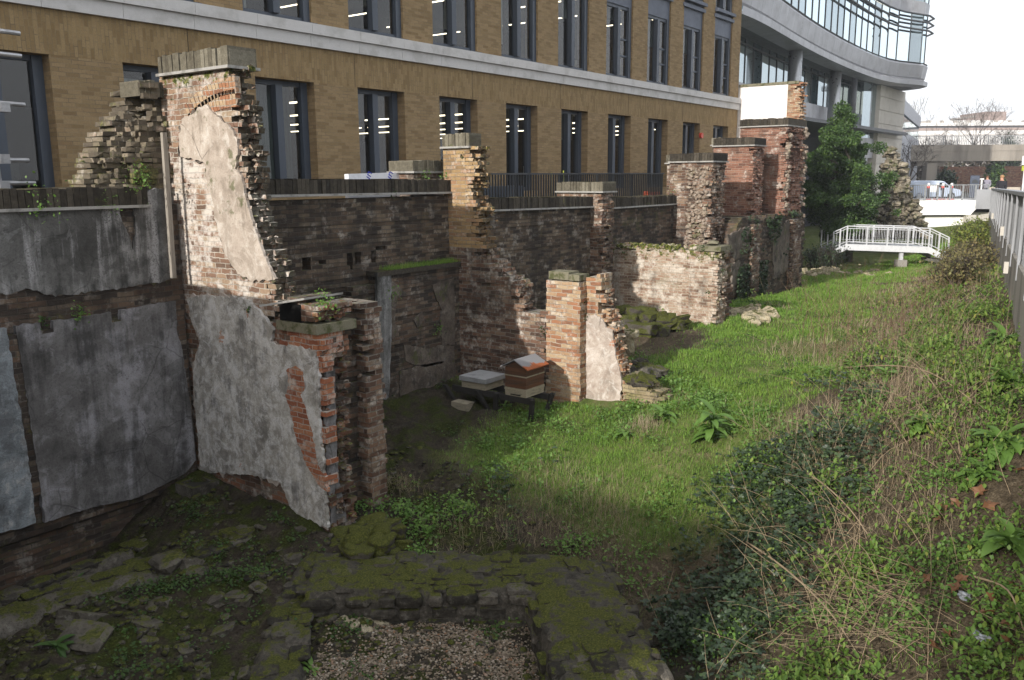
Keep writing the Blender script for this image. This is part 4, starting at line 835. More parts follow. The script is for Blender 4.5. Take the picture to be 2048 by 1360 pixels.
m = MB(); strip(m, PC, [(-.35, 14.03), (-.35, 17.55)], .012); strip(m, PC, [(-.35, 18.4), (-.35, 21.5)], .012); strip(m, PC, [(-.35, 22.2), (-.35, 25.5)], .012); m.build('glass_wall', M['cw_glass'], cb)
for pf in ([(-.3, 17.56), (-.25, 18.39)], [(-.3, 21.51), (-.25, 22.19)], [(-.4, 25.51), (-.1, 26.2), (-2, 26.3)]): m = MB(); strip(m, PC, pf, .006); m.build('floor_band', M['fascia'], cb)
m = MB(); P2 = offs(PC, -.33)
for i in range(len(PC)): m.box(P2[i][0]-.02, P2[i][0]+.02, P2[i][1]-.02, P2[i][1]+.02, 14.0, 25.5)
strip(m, PC, [(-.12, 14.03), (-.08, 14.1), (-.3, 14.12)]); m.build('mullions', M['mullion'], cb)
P3 = PC[(PC[:, 0] > 46)]; i9 = int(np.argmax(PC[:, 0] > 46)); i10 = int(np.argmax((PC[:, 0] > 75)))
for zf in (16.35, 16.9, 17.4):
    m = MB(); Q = offs(PC, .1)[i9:i10]; m.tube([(q[0], q[1], zf) for q in Q], .07, 8); Q2 = offs(PC, -.3)[i9:i10]
    m.build('sunshade_rail', M['mullion'], cb)
# underside and the recessed ground storeys
m = MB(); pts = [tuple(p) for p in offs(PC, -.85)]; m.prism(pts, 'Z', 12.43, 12.6) if False else None
bm = bmesh.new(); vs = [bm.verts.new((p[0], p[1], 12.44)) for p in pts]; bm.faces.new(vs); bmesh.ops.triangulate(bm, faces=bm.faces); me = bpy.data.meshes.new('soffit'); bm.to_mesh(me); bm.free(); me.materials.append(M['soffit']); link('soffit', me, cb)
zs0, zs1 = 9.3, 10.3; i66 = int(np.argmax(PC[:, 0] > 65)); CF = PC[:i66+1]
m = MB(); strip(m, CF, [(-1.7, zs1), (-1.7, 12.43)], .012); m.build('ground_glass', M['cw_glass'], cb, recalc=False)
m = MB(); 
for q in offs(CF, -1.68): m.box(q[0]-.02, q[0]+.02, q[1]-.02, q[1]+.02, zs1, 12.42)
strip(m, CF, [(-1.66, 12.1), (-1.64, 12.15), (-1.66, 12.2)]); m.build('ground_mullions', M['mullion'], cb)
m = MB(); strip(m, CF, [(-1.8, zs0-.05), (-1.5, zs0), (-1.5, zs1-.01), (-1.8, zs1-.005)], .005); m.build('spandrel_wall', M['fascia'], cb)
m = MB(); m.box(34.3, 75, 21, 21.4, 1.5, 8.7); m.box(34.3, 74, 16.4, 30, 9.0, 9.2); m.build('undercroft', M['soffit'], cb)
for px, py, zt_ in ((1605, 98, 12.43), (1683, 140, 12.43), (1745, 165, 12.43)):
    q = onZ(px, py, 12.5); m = MB(); m.tube([(q[0], q[1]+.35, 2), (q[0], q[1]+.35, zt_)], .36, 20); 
    m.tube([(q[0], q[1]+.35, 9.2), (q[0], q[1]+.35, 9.24)], .368, 20); m.build('column', M['steel_col'], cb, smooth=True)
for X in (45.5, 62.5): m = MB(); m.tube([(X, 17.5, zs1-1.3), (X, 17.5, 12.43)], .2, 16); m.build('column', M['soffit'], cb, smooth=True)
a, b = onY(1757, 250, 17.2), onY(1803, 250, 17.2)
m = MB(); z_ = 2.
while z_ < 12.4: m.box(a[0], b[0]+.6, 17.2, 20, z_+.05, min(z_+.95, 12.42)); m.box(a[0]+.03, b[0]+.55, 17.25, 20, z_-.01, z_+.049); z_ += .96
m.build('stone_pier', M['pale_stone'], cb)
m = MB(); m.box(a[0]-3.4, a[0]-.003, 17.5, 18., 8.6, 12.4); m.build('corner_glass', M['cw_glass'], cb); m = MB(); m.box(a[0]-3.4, a[0]-.003, 17.45, 18.1, 7.2, 8.59); m.build('corner_spandrel', M['fascia'], cb)
# long grey-clad hall behind
M['clad'] = plain_mat('pale_grey_cladding', (.42, .43, .47), .5, .4, var=.06, dirtamt=.12)
gh = empty('clad_hall', (90, 18, 3.8), 'pale grey clad hall with a dark strip window beyond the stone pier', 'building')
Q0, Q1 = np.array((78., 18.6)), atD(1837, 300, 108)[:2]
def hallbox(z0, z1, o, nm, mt):
    m = MB(); dirv = (Q1-Q0); nrm = np.array((dirv[1], -dirv[0]))/np.linalg.norm(dirv); p = [Q0+nrm*o, Q1+nrm*o, Q1-nrm*12, Q0-nrm*12]
    m.prism([tuple(q) for q in p], 'Z', z0, z1); m.build(nm, mt, gh)
zt_ = atD(1804, 206, 86)[2]
hallbox(3.7, zt_-2.9, 0, 'wall', M['clad']); hallbox(zt_-2.9, zt_-1.3, -.15, 'strip_window', M['cw_glass']); hallbox(zt_-1.3, zt_, .0, 'parapet', M['clad'])
for zz in (zt_-4.2, zt_-6.2): hallbox(zz, zz+.06, .03, 'cladding_joint', M['mullion'])

# ------------------------------------------------------------------ fragment of old wall, road bridge, what lies beyond
M['oldstone'] = plaster_mat('old_rubble_stone', [(.3, (.1, .085, .06)), (.5, (.2, .17, .125)), (.7, (.3, .26, .2))], (.04, .035, .025), .5, .2, (.45, .42, .36), 1.6, 12, .2, 0, .45)
rf = wall('stone_wall_fragment', (46, 11, 2), 'tall sloping fragment of rubble stone wall beside the evergreen tree', 'ruined wall')
D = 46.
def pD(px, py, dd=D): return atD(px, py, dd)
rs = random.Random(31); m = MB()
outl = [(1772, 300), (1786, 296), (1794, 305), (1808, 335), (1818, 372), (1832, 410), (1842, 440), (1856, 474), (1700, 474), (1720, 440), (1760, 400)]
vx = np.array(RT)/np.linalg.norm(RT)
for i in range(1100):
    u, v = rs.uniform(1700, 1858), rs.uniform(296, 474)
    ok = False; n_ = len(outl); j = n_-1
    for i_ in range(n_):
        (x0, y0), (x1, y1) = outl[i_], outl[j]
        if (y0 > v) != (y1 > v) and u < (x1-x0)*(v-y0)/(y1-y0)+x0: ok = not ok
        j = i_
    if not ok: continue
    q = pD(u, v, D+rs.uniform(-.3, 1.)); m.rock(q, (rs.uniform(.1, .26), rs.uniform(.1, .26), rs.uniform(.07, .16)), rs, sub=2, box=.5)
i0 = len(m.v); 
for dd in (D+.1, D+1.3):
    for (u, v) in outl: m.v.append(tuple(pD(u+(1.5 if u < 1780 else -3), v+4, dd)))
n_ = len(outl); m.f += [tuple(range(i0, i0+n_)), tuple(range(i0+2*n_-1, i0+n_-1, -1))]; m.m += [0, 0]
for j in range(n_): m.f.append((i0+j, i0+(j+1) % n_, i0+n_+(j+1) % n_, i0+n_+j)); m.m.append(0)
m.build('masonry', M['oldstone'], rf)
DB = 62.
M['white_paint'] = plain_mat('white_masonry_paint', (.78, .77, .74), .7, .3, var=.06, scale=1., dirt=(.5, .48, .44), dirtamt=.15)
rb = empty('road_bridge', (64, 14, 2), 'white-painted concrete road deck on a white abutment at the garden end', 'bridge')
ax = np.array(RT); ax[2] = 0; ax /= np.linalg.norm(ax); ay = np.array((-ax[1], ax[0], 0))       # along the road, away from us
def bx(mb, px0, px1, py0, py1, d, thick, mm=0, dz=0):
    a, b = atD(px0, py1, d), atD(px1, py0, d); L = np.dot(b-a, ax); c = a+ax*L/2+ay*thick/2; z0, z1 = a[2], a[2]+(py1-py0)/FPX*d*1.02
    mb.obox((c[0], c[1], (z0+z1)/2), ax*L/2, ay*thick/2, (0, 0, (z1-z0)/2), mm); return z0, z1
m = MB(); a, b = atD(1770, 402, DB), atD(1974, 402, DB); L = np.dot(b-a, ax); z1 = atD(1900, 401, DB)[2]; z0 = atD(1900, 430, DB)[2]
pr_ = [(0, z1), (L, z1), (L, z0+.55), (L-.7, z0+.45), (L-1.1, z0), (0, z0)]
i0 = len(m.v)
for tt in (0, 6.):
    for u, z_ in pr_: q = a+ax*u+ay*tt; m.v.append((q[0], q[1], z_))
n_ = len(pr_); m.f += [tuple(range(i0, i0+n_)), tuple(range(i0+2*n_-1, i0+n_-1, -1))]; m.m += [0, 0]
for j in range(n_): m.f.append((i0+j, i0+(j+1) % n_, i0+n_+(j+1) % n_, i0+n_+j)); m.m.append(0)
m.build('deck_edge', M['white_paint'], rb)
m = MB(); q = a-ax*18+ay*3.; m.obox((q[0]+ax[0]*30, q[1]+ax[1]*30, z1-.2), ax*40, ay*2.9, (0, 0, .19)); m.build('deck', M['asphalt'], rb)
m = MB(); bx(m, 1848, 1932, 434, 462, DB+.8, .6); m.build('white_panel', M['white_paint'], rb)
m = MB(); bx(m, 1850, 1934, 458, 474, DB+.6, .6); bx(m, 1700, 1975, 428, 474, DB+1.5, 1.); m.build('abutment', M['pale_stone'], rb)
m = MB(); bx(m, 1931, 1949, 431, 470, DB+.3, .7); m.build('pier', M['pale_stone'], rb)
lmp = empty('wall_light', tuple(atD(1941, 446, DB+.2)), 'small grey bulkhead light on the concrete pier under the white road deck', 'wall light')
m = MB(); bx(m, 1935, 1945, 443, 449, DB+.1, .18); m.build('housing', M['grey_unit'], lmp); m = MB(); bx(m, 1936, 1944, 449.2, 450.5, DB+.12, .14); m.build('lens', M['curtain'], lmp)
zdeck = z1
far_c = atD(1900, 401, DB)+ay*(6+330); tag(MB().obox((far_c[0], far_c[1], 2.15), ax*900, ay*330, (0, 0, 1.65)).build('ground', M['far']), kind='structure')
far_c = atD(1900, 401, DB)+ay*14.5; tag(MB().obox((far_c[0], far_c[1], 3.83), ax*140, ay*8.4, (0, 0, .03)).build('road', M['asphalt']), kind='structure')
def rail_run(name, lab, px0, px1, d, zb, h, sp, mt, cat='railing', rb_=.012, top=.03, posts=9):
    a, b = atD(px0, 400, d), atD(px1, 400, d); L = np.dot(b-a, ax); o = empty(name, (a[0], a[1], zb), lab, cat)
    m = MB(); 
    for zz, r in ((zb+h, top), (zb+.12, top*.8)): 
        c = a+ax*L/2; m.obox((c[0], c[1], zz), ax*L/2, ay*r, (0, 0, r))
    m.build('rails', mt, o); m = MB(); u = 0
    while u < L: c = a+ax*u; m.obox((c[0], c[1], zb+h/2+.05), ax*rb_, ay*rb_, (0, 0, h/2-.06)); u += sp
    m.build('bars', mt, o)
    for u in np.linspace(.05, L-.05, posts): 
        c = a+ax*u; m = MB(); m.obox((c[0], c[1]+.0, zb+h/2), ax*.045, ay*.045, (0, 0, h/2)); m.build('post', mt, o)
    return o
M['rail_grey'] = plain_mat('grey_railing_paint', (.26, .27, .28), .5, .4)
rail_run('deck_railing', 'grey upright-bar railing along the white road deck', 1772, 1976, DB+.3, zdeck, 1.1, .13, M['rail_grey'])
# van
M['van'] = plain_mat('pale_blue_grey_van_paint', (.46, .53, .66), .25, .6, var=.03, dirtamt=.08); M['tyre'] = plain_mat('tyre', (.02, .02, .02), .9, .2); M['dglass'] = plain_mat('dark_car_glass', (.015, .02, .025), .05, .8, var=0, dirtamt=0)
M['headlamp'] = plain_mat('headlamp_lens', (.6, .62, .65), .1, .7, var=0, dirtamt=0)
DV = 71.; va = atD(1817, 400, DV); vb_ = atD(1912, 400, DV); VL = 4.35; va[2] = 3.86
zr = atD(1865, 361, DV)[2]; HV = zr-3.86
van = empty('parked_van', (va[0], va[1], 3.86), 'pale blue-grey panel van on the road behind the deck railing', 'van')
def VP(u, v, z): q = va+ax*u+ay*v; return (q[0], q[1], 3.86+z)
def vprism(mb, prof, v0, v1, inset=0):
    i0 = len(mb.v); n_ = len(prof)
    for v in (v0, v1): mb.v += [VP(u, v, z) for u, z in prof]
    mb.f += [tuple(range(i0, i0+n_)), tuple(range(i0+2*n_-1, i0+n_-1, -1))]; mb.m += [0, 0]
    for j in range(n_): mb.f.append((i0+j, i0+(j+1) % n_, i0+n_+(j+1) % n_, i0+n_+j)); mb.m.append(0)
H = HV; body = [(0.02, .35), (0, .9), (.05, H*.8), (.12, H*.93), (.3, H*.99), (1.5, H), (2.55, H*.985), (2.85, H*.95), (3.3, H*.74), (3.55, H*.62), (4.1, H*.55), (4.28, H*.47), (4.35, .7), (4.32, .35), (3.85, .28), (.4, .28)]
m = MB(); vprism(m, body, .0, 1.75); b_ = m.build('body', M['van'], van); bv = b_.modifiers.new('bevel', 'BEVEL'); bv.width = .07; bv.segments = 3; bv.limit_method = 'ANGLE'; bv.angle_limit = radians(40)
m = MB(); vprism(m, [(2.45, H*.66), (2.45, H*.9), (2.8, H*.9), (3.25, H*.69), (3.2, H*.64)], -.006, .01); m.build('side_window', M['dglass'], van)
m = MB(); p = [VP(2.92, .12, H*.925), VP(2.92, 1.63, H*.925), VP(3.56, 1.6, H*.635), VP(3.56, .15, H*.635)]; m.quad(*[(q[0]+ax[0]*.012, q[1]+ax[1]*.012, q[2]+.012) for q in p]); m.build('windscreen', M['dglass'], van, recalc=False)
for u in (.85, 3.5):
    c = VP(u, .02, .33); w_ = MB(); w_.tube([tuple(np.array(c)-ay*.02), tuple(np.array(c)+ay*.2)], .33, 18); wo = w_.build('wheel', M['tyre'], van); w2 = MB(); w2.tube([tuple(np.array(c)-ay*.03), tuple(np.array(c)-ay*.01)], .2, 14); w2.build('rim', M['galv'], wo)
for v in (.12, 1.4): m = MB(); c = np.array(VP(4.2, v+.12, H*.48)); m.obox(c, ax*.1, ay*.14, (0, 0, .1)); m.build('headlight', M['headlamp'], van)
m = MB(); c = np.array(VP(2.6, -.1, H*.6)); m.obox(c, ax*.06, ay*.08, (0, 0, .1)); m.build('wing_mirror', M['dglass'], van)
m = MB(); c = np.array(VP(4.33, .85, .45)); m.obox(c, ax*.04, ay*.8, (0, 0, .1)); m.build('bumper', M['tyre'], van)
# road works barriers, sign, notice board, poles
M['redwhite'] = plain_mat('red_plastic', (.62, .06, .04), .5, .4); M['white'] = plain_mat('white_plastic', (.78, .78, .78), .5, .3, dirtamt=.1); M['black'] = plain_mat('black_plastic', (.03, .03, .035), .5, .4)
DBR = DB+2.5; zroad = 3.88
for i, (px, lab) in enumerate(((1855, 'red and white road-works post on a red foot, leftmost, beside the white notice panel'), (1873, 'red and white road-works post on a red foot, right of the white notice panel'), (1884, 'red and white road-works post on a red foot, before the van door'), (1901, 'red and white road-works post on a red foot, rightmost, before the van bonnet'))):
    c = atD(px, 400, DBR); c[2] = zdeck; o = empty('road_works_post', c, lab, 'barrier post', 'road-works posts on the deck')
    m = MB(); m.obox(c+[0, 0, .45], ax*.06, ay*.06, (0, 0, .4)); m.build('leg', M['black'], o); m = MB(); m.obox(c+[0, 0, .05], ax*.16, ay*.2, (0, 0, .05)); m.build('foot', M['redwhite'], o)
    m = MB(); m.tube([tuple(c+[0, 0, .85]), tuple(c+[0, 0, 1.0])], .11, 10); m.build('lower_band', M['redwhite'], o); m = MB(); m.tube([tuple(c+[0, 0, 1.0]), tuple(c+[0, 0, 1.16]), tuple(c+[0, 0, 1.22])], [.11, .1, .04], 10); m.build('upper_band', M['white'], o)
m = MB(); a = atD(1858, 400, DBR-.1); b = atD(1871, 400, DBR-.1); L = np.dot(b-a, ax); c = a+ax*L/2; m.obox((c[0], c[1], zdeck+.82), ax*L/2, ay*.02, (0, 0, .26)); tag(m.build('notice_sign', M['white']), 'blank white panel hung between two red and white road-works posts', 'panel')
c = atD(1960, 400, DB+1.2); c[2] = zdeck; o = empty('white_post', c, 'slim white post standing at the right end of the deck railing', 'post'); m = MB(); m.tube([tuple(c), tuple(c+[0, 0, 1.45])], .06, 10); m.build('shaft', M['white'], o); m = MB(); m.obox(c+[0, 0, 1.5], ax*.11, ay*.09, (0, 0, .05)); m.build('cap', M['white'], o)
c = atD(1946, 400, 80.); c[2] = 3.86; o = empty('notice_board', c, 'dark grey upright notice board with an arched picture before the red brick wall', 'notice board')
m = MB(); m.obox(c+[0, 0, 1.0], ax*.42, ay*.05, (0, 0, 1.0)); m.build('panel', M['spandrel'], o); m = MB(); P = [c+ax*.3*cos(t_)-ay*.055+np.array((0, 0, 1.3+.35*sin(t_))) for t_ in np.linspace(0, pi, 12)]; m.v += [tuple(p_) for p_ in P]; m.f.append(tuple(range(12))); m.m.append(0); m.build('picture', M['mullion'], o, recalc=False)
c = atD(2043, 400, 50.); c[2] = 4.; o = empty('traffic_sign', c, 'white sign post with a yellow plate at the right edge above the parapet', 'sign')
m = MB(); m.tube([tuple(c), tuple(c+[0, 0, 3.2])], .05, 8); m.build('pole', M['white'], o); m = MB(); m.obox(c+[0, 0, 2.75], ax*.2, ay*.02, (0, 0, .25)); m.build('white_plate', M['white'], o); m = MB(); m.obox(c+[0, 0, 2.3], ax*.17, ay*.02, (0, 0, .14)); m.build('yellow_plate', M['yellow'], o)
# elevated walkway
M['conc_beam'] = plain_mat('stained_concrete', (.3, .27, .23), .9, .15, var=.25, scale=.6, dirt=(.13, .115, .1), dirtamt=.55, grain=(1, 1, .15))
DW = 96.; wk = empty('elevated_walkway', (100, 15, 3.8), 'stained concrete elevated walkway bridge spanning the road beyond the van', 'bridge')
m = MB(); bx(m, 1780, 2300, 293, 323, DW, 3.); m.build('beam', M['conc_beam'], wk); m = MB(); bx(m, 1780, 2300, 291, 303, DW-.25, .24); m.build('edge_beam', M['conc_beam'], wk)
m = MB(); bx(m, 1848, 1868, 330, 410, DW+.8, 1.2); bx(m, 1834, 1890, 322, 332, DW+.5, 2.); m.build('column', M['conc_beam'], wk)
a = atD(1800, 292, DW); b = atD(2300, 292, DW); L = np.dot(b-a, ax); m = MB(); 
c = a+ax*L/2; m.obox((c[0], c[1], a[2]+1.05), ax*L/2, ay*.03, (0, 0, .03)); u = 0
while u < L: q = a+ax*u; m.obox((q[0], q[1], a[2]+.55), ax*(.05 if int(u*5) % 8 == 0 else .018), ay*.02, (0, 0, .52)); u += .2
m.build('balustrade', M['rail_grey'], wk)
# far housing terraces
fb = empty('white_terrace_block', (170, 20, 3.8), 'distant long white housing block with a row of small vaulted roofs', 'building')
M['far_white'] = plain_mat('far_white_render', (.66, .65, .64), .8, .2, var=.05, dirtamt=.1, scale=.2); M['far_conc'] = plain_mat('far_concrete', (.36, .33, .3), .9, .1, var=.2, scale=.2); M['far_dark'] = plain_mat('far_dark_glass', (.1, .1, .11), .4, .4); M['far_red'] = plain_mat('far_red_panels', (.33, .26, .235), .8, .2)
DH = 165.
m = MB(); bx(m, 1836, 2400, 262, 272, DH, 12); bx(m, 1836, 2400, 246, 252, DH+.5, 12); bx(m, 1836, 2400, 272, 292, DH-1.2, .6); m.build('wall', M['far_white'], fb)
m = MB(); bx(m, 1842, 2400, 252, 262, DH+1., 10); m.build('window_band', M['far_dark'], fb); m = MB(); bx(m, 1842, 2400, 270, 278, DH-1, 10); m.build('planter_band', M['far_conc'], fb)
m = MB(); bx(m, 1836, 2400, 256.5, 261, DH+.2, 1); m.build('balcony_panels', M['far_red'], fb)
m = MB(); bx(m, 1830, 2400, 290, 420, DH+2., 10); m.build('lower_storeys', M['far_conc'], fb)
for i, px in enumerate(list(range(1858, 1996, 9))+[2003, 2012, 2021, 2030, 2039, 2048]):
    m = MB(); a = atD(px, 246, DH+.6); r = .36; P = []
    for t_ in np.linspace(0, pi, 8): P.append((cos(t_)*r, sin(t_)*r*1.5))
    i0 = len(m.v)
    for tt in (0, 10):
        for u, z_ in P: q = a+ax*u+ay*tt; m.v.append((q[0], q[1], a[2]+z_))
    for j in range(7): m.f.append((i0+j, i0+j+1, i0+9+j, i0+8+j)); m.m.append(0)
    m.f.append(tuple(range(i0, i0+8))); m.m.append(0); m.build('vaulted_roof', M['far_white'] if i % 3 else M['far_conc'], fb)
bt = empty('brick_tower_block', (185, 20, 3.8), 'small distant red-brown brick block rising over the white terrace roofs', 'building')
m = MB(); bx(m, 1952, 1993, 233, 420, DH+14, 10); m.build('wall', M['far_red'], bt); m = MB(); bx(m, 1951, 1994, 231, 234, DH+13.8, 10.4); m.build('parapet', M['far_conc'], bt)
rbw = empty('red_brick_wall', (105, 13, 3.8), 'old red brick wall with a dark doorway beyond the walkway column', 'wall')
M['far_brick'] = brick_mat('far_red_brick', RED, (.3, .22, .18), .3, .2, .1, seed=30)
m = MB(); bx(m, 1880, 2150, 336, 400, 104, .8); m.build('masonry', M['far_brick'], rbw); m = MB(); bx(m, 1967, 1978, 362, 400, 103.95, .2); m.build('doorway', M['void'], rbw)
st = plain_mat('pale_plinth', (.5, .44, .36), .9, .2); m = MB(); bx(m, 1976, 2040, 375, 384, 90, .5); tag(m.build('low_wall', st), 'low pale stone wall along the far pavement before the red brick wall', 'wall')
# turquoise car behind the parapet
M['turq'] = plain_mat('turquoise_paint', (.05, .35, .5), .3, .6, var=.03, dirtamt=.05)
c = atD(2052, 392, 34.); c[2] = 4.2; car = empty('parked_car', c, 'turquoise car roof just showing over the parapet at the right edge', 'car')
fx = np.array((cos(radians(8)), sin(radians(8)), 0)); sx = np.array((sin(radians(8)), -cos(radians(8)), 0))
def CP(u, v, z): q = c+fx*u+sx*v; return (q[0], q[1], c[2]+z)
def cprism(mb, prof, v0, v1):
    i0 = len(mb.v); n_ = len(prof)
    for v in (v0, v1): mb.v += [CP(u, v, z) for u, z in prof]
    mb.f += [tuple(range(i0, i0+n_)), tuple(range(i0+2*n_-1, i0+n_-1, -1))]; mb.m += [0, 0]
    for j in range(n_): mb.f.append((i0+j, i0+(j+1) % n_, i0+n_+(j+1) % n_, i0+n_+j)); mb.m.append(0)
m = MB(); cprism(m, [(-.1, .3), (0, .8), (.5, .9), (1.1, 1.42), (2.6, 1.45), (3.3, .95), (4.1, .85), (4.2, .3)], 0, 1.7); b_ = m.build('body', M['turq'], car); bv = b_.modifiers.new('bevel', 'BEVEL'); bv.width = .06; bv.segments = 3; bv.limit_method = 'ANGLE'
m = MB(); cprism(m, [(.75, .95), (1.2, 1.36), (2.5, 1.38), (3.0, .98)], -.01, 1.71); m.build('side_windows', M['dglass'], car)
for u in (.8, 3.4):
    m = MB(); m.tube([CP(u, -.03, .32), CP(u, .2, .32)], .32, 16); m.build('wheel', M['tyre'], car)

# ------------------------------------------------------------------ parapet along the street
M['panel'] = plain_mat('weathered_grey_panel', (.3, .31, .33), .6, .4, var=.3, scale=2.5, dirt=(.14, .14, .14), dirtamt=.5, grain=(2, 2, .3))
pd = np.array((cos(radians(8.6)), sin(radians(8.6)), 0)); pn = np.array((sin(radians(8.6)), -cos(radians(8.6)), 0)); OFFP = .78
def ztop(t): return 5.76-.0125*max(t-10, 0)
def PP(t, o, z): q = pd*t+pn*(OFFP+o); return (q[0], q[1], z)
pw = empty('street_parapet', PP(15, 0, 4.5), 'long ribbed grey parapet above the bank, running away along the right edge', 'parapet')
m = MB(); t_ = 4.
while t_ < 58.5:
    for (a, b, o) in ((t_, t_+.16, 0), (t_+.16, t_+.3, .05)):
        i0 = len(m.v); za, zb = ztop(a), ztop(b); 
        for (tt, oo) in ((a, o), (b, o), (b, .14), (a, .14)):
            m.v += [PP(tt, oo, ztop(tt)-1.2), PP(tt, oo, ztop(tt)-.06)]
        m.f += [(i0, i0+2, i0+3, i0+1), (i0+2, i0+4, i0+5, i0+3), (i0+6, i0, i0+1, i0+7), (i0+1, i0+3, i0+5, i0+7)]; m.m += [0]*4
    t_ += .3
m.obox((np.array(PP(58.45, -.4, ztop(58)-.63))), pd*.05, pn*.4, (0, 0, .57)); m.build('ribbed_panels', M['panel'], pw)
m = MB(); ts = np.arange(4, 59, 1.)
for a, b in zip(ts[:-1], ts[1:]):
    i0 = len(m.v)
    for tt in (a, b):
        for oo, zz in ((-.08, -.055), (.2, -.055), (.2, .02), (-.08, .02)): m.v.append(PP(tt, oo, ztop(tt)+zz))
    for q in ((0, 1, 5, 4), (1, 2, 6, 5), (2, 3, 7, 6), (3, 0, 4, 7)): m.f.append(tuple(i0+k for k in q)); m.m.append(0)
m.build('capping', M['panel'], pw)
m = MB()
for a, b in zip(ts[:-1], ts[1:]):
    i0 = len(m.v)
    for tt in (a, b):
        for oo, zz in ((-.06, -3.2), (-.06, -1.2), (.5, -1.2), (.5, -3.2)): m.v.append(PP(tt, oo, ztop(tt)+zz-.003))
    for q in ((0, 1, 5, 4), (1, 2, 6, 5), (2, 3, 7, 6), (3, 0, 4, 7)): m.f.append(tuple(i0+k for k in q)); m.m.append(0)
m.build('concrete_base', M['concrete'], pw)
for a in np.arange(5, 58, 3.): m = MB(); m.obox(np.array(PP(a, -.06, ztop(a)-.75)), pd*.03, pn*.02, (0, 0, .72)); m.build('stiffener', M['panel'], pw)
for i, (px, py) in enumerate(((2012, 535), (1985, 432), (2004, 462))):
    R_ = ray(px, py); q = R_*((OFFP-.16)/np.dot(R_, pn))+[0, 0, ZC]
    m = MB(); m.obox(q, pd*.07, pn*.04, (0, 0, .11)); tag(m.build('concrete_block', M['pale_stone']), ('pale concrete block at the parapet foot, nearest of three', 'pale concrete block at the parapet foot, farthest and smallest of three', 'pale concrete block at the parapet foot, middle one of three')[i], 'block', 'blocks along the parapet foot')
m = MB(); i0 = len(m.v); m.v += [PP(-30, .5, 4.5), PP(-30, 4.5, 4.5), PP(64, 4.5, 4.), PP(64, .5, 4.), PP(-30, .5, .7), PP(-30, 4.5, .7), PP(64, 4.5, .7), PP(64, .5, .7)]
for q in ((0, 1, 2, 3), (0, 4, 5, 1), (1, 5, 6, 2), (2, 6, 7, 3), (3, 7, 4, 0)): m.f.append(tuple(i0+k for k in q)); m.m.append(0)
tag(m.build('pavement', M['paving']), kind='structure')
m = MB(); i0 = len(m.v); m.v += [PP(-30, 4.5, 4.38), PP(-30, 14, 4.38), PP(66, 14, 3.86), PP(66, 4.5, 3.86), PP(-30, 4.5, .7), PP(-30, 14, .7), PP(66, 14, .7), PP(66, 4.5, .7)]
for q in ((0, 1, 2, 3), (0, 4, 5, 1), (1, 5, 6, 2), (2, 6, 7, 3), (3, 7, 4, 0)): m.f.append(tuple(i0+k for k in q)); m.m.append(0)
tag(m.build('street', M['asphalt']), kind='structure')

# ------------------------------------------------------------------ white footbridge in the garden
M['wmetal'] = plain_mat('white_painted_steel', (.52, .53, .55), .45, .4, var=.06, dirtamt=.12)
fb2 = empty('footbridge', (37.5, 8.3, 2), 'white painted steel footbridge with ramped ends and bar railings', 'footbridge')
DF = 37.5
kp = [(1664, 512, 38.6), (1692, 500, 38.4), (1856, 506, 37.2), (1895, 525, 36.9)]     # deck underside line, near edge
A_ = [atD(*k) for k in kp]; away = ay*1.5
def deckpt(i, f, side, z=0): q = A_[i]*(1-f)+A_[i+1]*f+away*side; return np.array((q[0], q[1], q[2]+z))
m = MB()
for i in range(3):
    for s0, s1 in ((-.03, .02), (.98, 1.03)):
        P = [deckpt(i, f, s, z) for f in (0, 1) for s in (s0, s1) for z in (-.0, .27)]
        k = len(m.v); m.v += [tuple(p) for p in P]
        for q in ((0, 1, 3, 2), (4, 6, 7, 5), (0, 4, 5, 1), (2, 3, 7, 6), (1, 5, 7, 3), (0, 2, 6, 4)): m.f.append(tuple(k+z for z in q)); m.m.append(0)
m.build('side_beam', M['wmetal'], fb2)
m = MB()
for i in range(3):
    P = [deckpt(i, f, s, z) for f in (0, 1) for s in (.02, .98) for z in (.2, .26)]; k = len(m.v); m.v += [tuple(p) for p in P]
    for q in ((0, 1, 3, 2), (4, 6, 7, 5), (0, 4, 5, 1), (2, 3, 7, 6), (1, 5, 7, 3), (0, 2, 6, 4)): m.f.append(tuple(k+z for z in q)); m.m.append(0)
m.build('deck', M['galv'], fb2)
for side in (0., 1.):
    m = MB(); mr = MB(); 
    for i in range(3):
        a, b = deckpt(i, 0, side), deckpt(i, 1, side); L = np.linalg.norm(b-a); nb = int(L/.13)
        for zz, r in ((1.06, .024), (.96, .016), (.38, .016)): mr.tube([tuple(a+[0, 0, zz]), tuple(b+[0, 0, zz])], r, 6)
        for j in range(nb): q = a+(b-a)*j/nb; m.tube([tuple(q+[0, 0, .38]), tuple(q+[0, 0, .96])], .008, 4, cap=False)
    m.build('railing_bars', M['wmetal'], fb2); mr.build('handrail', M['wmetal'], fb2)
    for i, fs in ((0, (.02, .5)), (1, (0, .25, .5, .75, 1.)), (2, (.5, .97))):
        for f in fs: q = deckpt(i, f, side); m = MB(); m.obox(q+[0, 0, .62], ax*.028, ay*.028, (0, 0, .44)); m.build('post', M['wmetal'], fb2)
q = deckpt(1, .7, .1); m = MB(); m.obox((q[0], q[1], q[2]-.2), ax*.07, ay*.07, (0, 0, .22)); m.build('support', M['wmetal'], fb2)
m = MB(); m.obox((q[0], q[1], q[2]-.55), ax*.2, ay*.2, (0, 0, .2)); m.build('footing', M['concrete'], fb2)
# path at the right end of the footbridge
q = A_[3]; m = MB(); z_ = float(gz(q[0]+.6, q[1]-.4)[0])+.06
m.obox((q[0]+.9, q[1]-.3, z_-.04), ax*1.2, ay*1.0, (0, 0, .05)); tag(m.build('path', M['paving']), kind='structure')

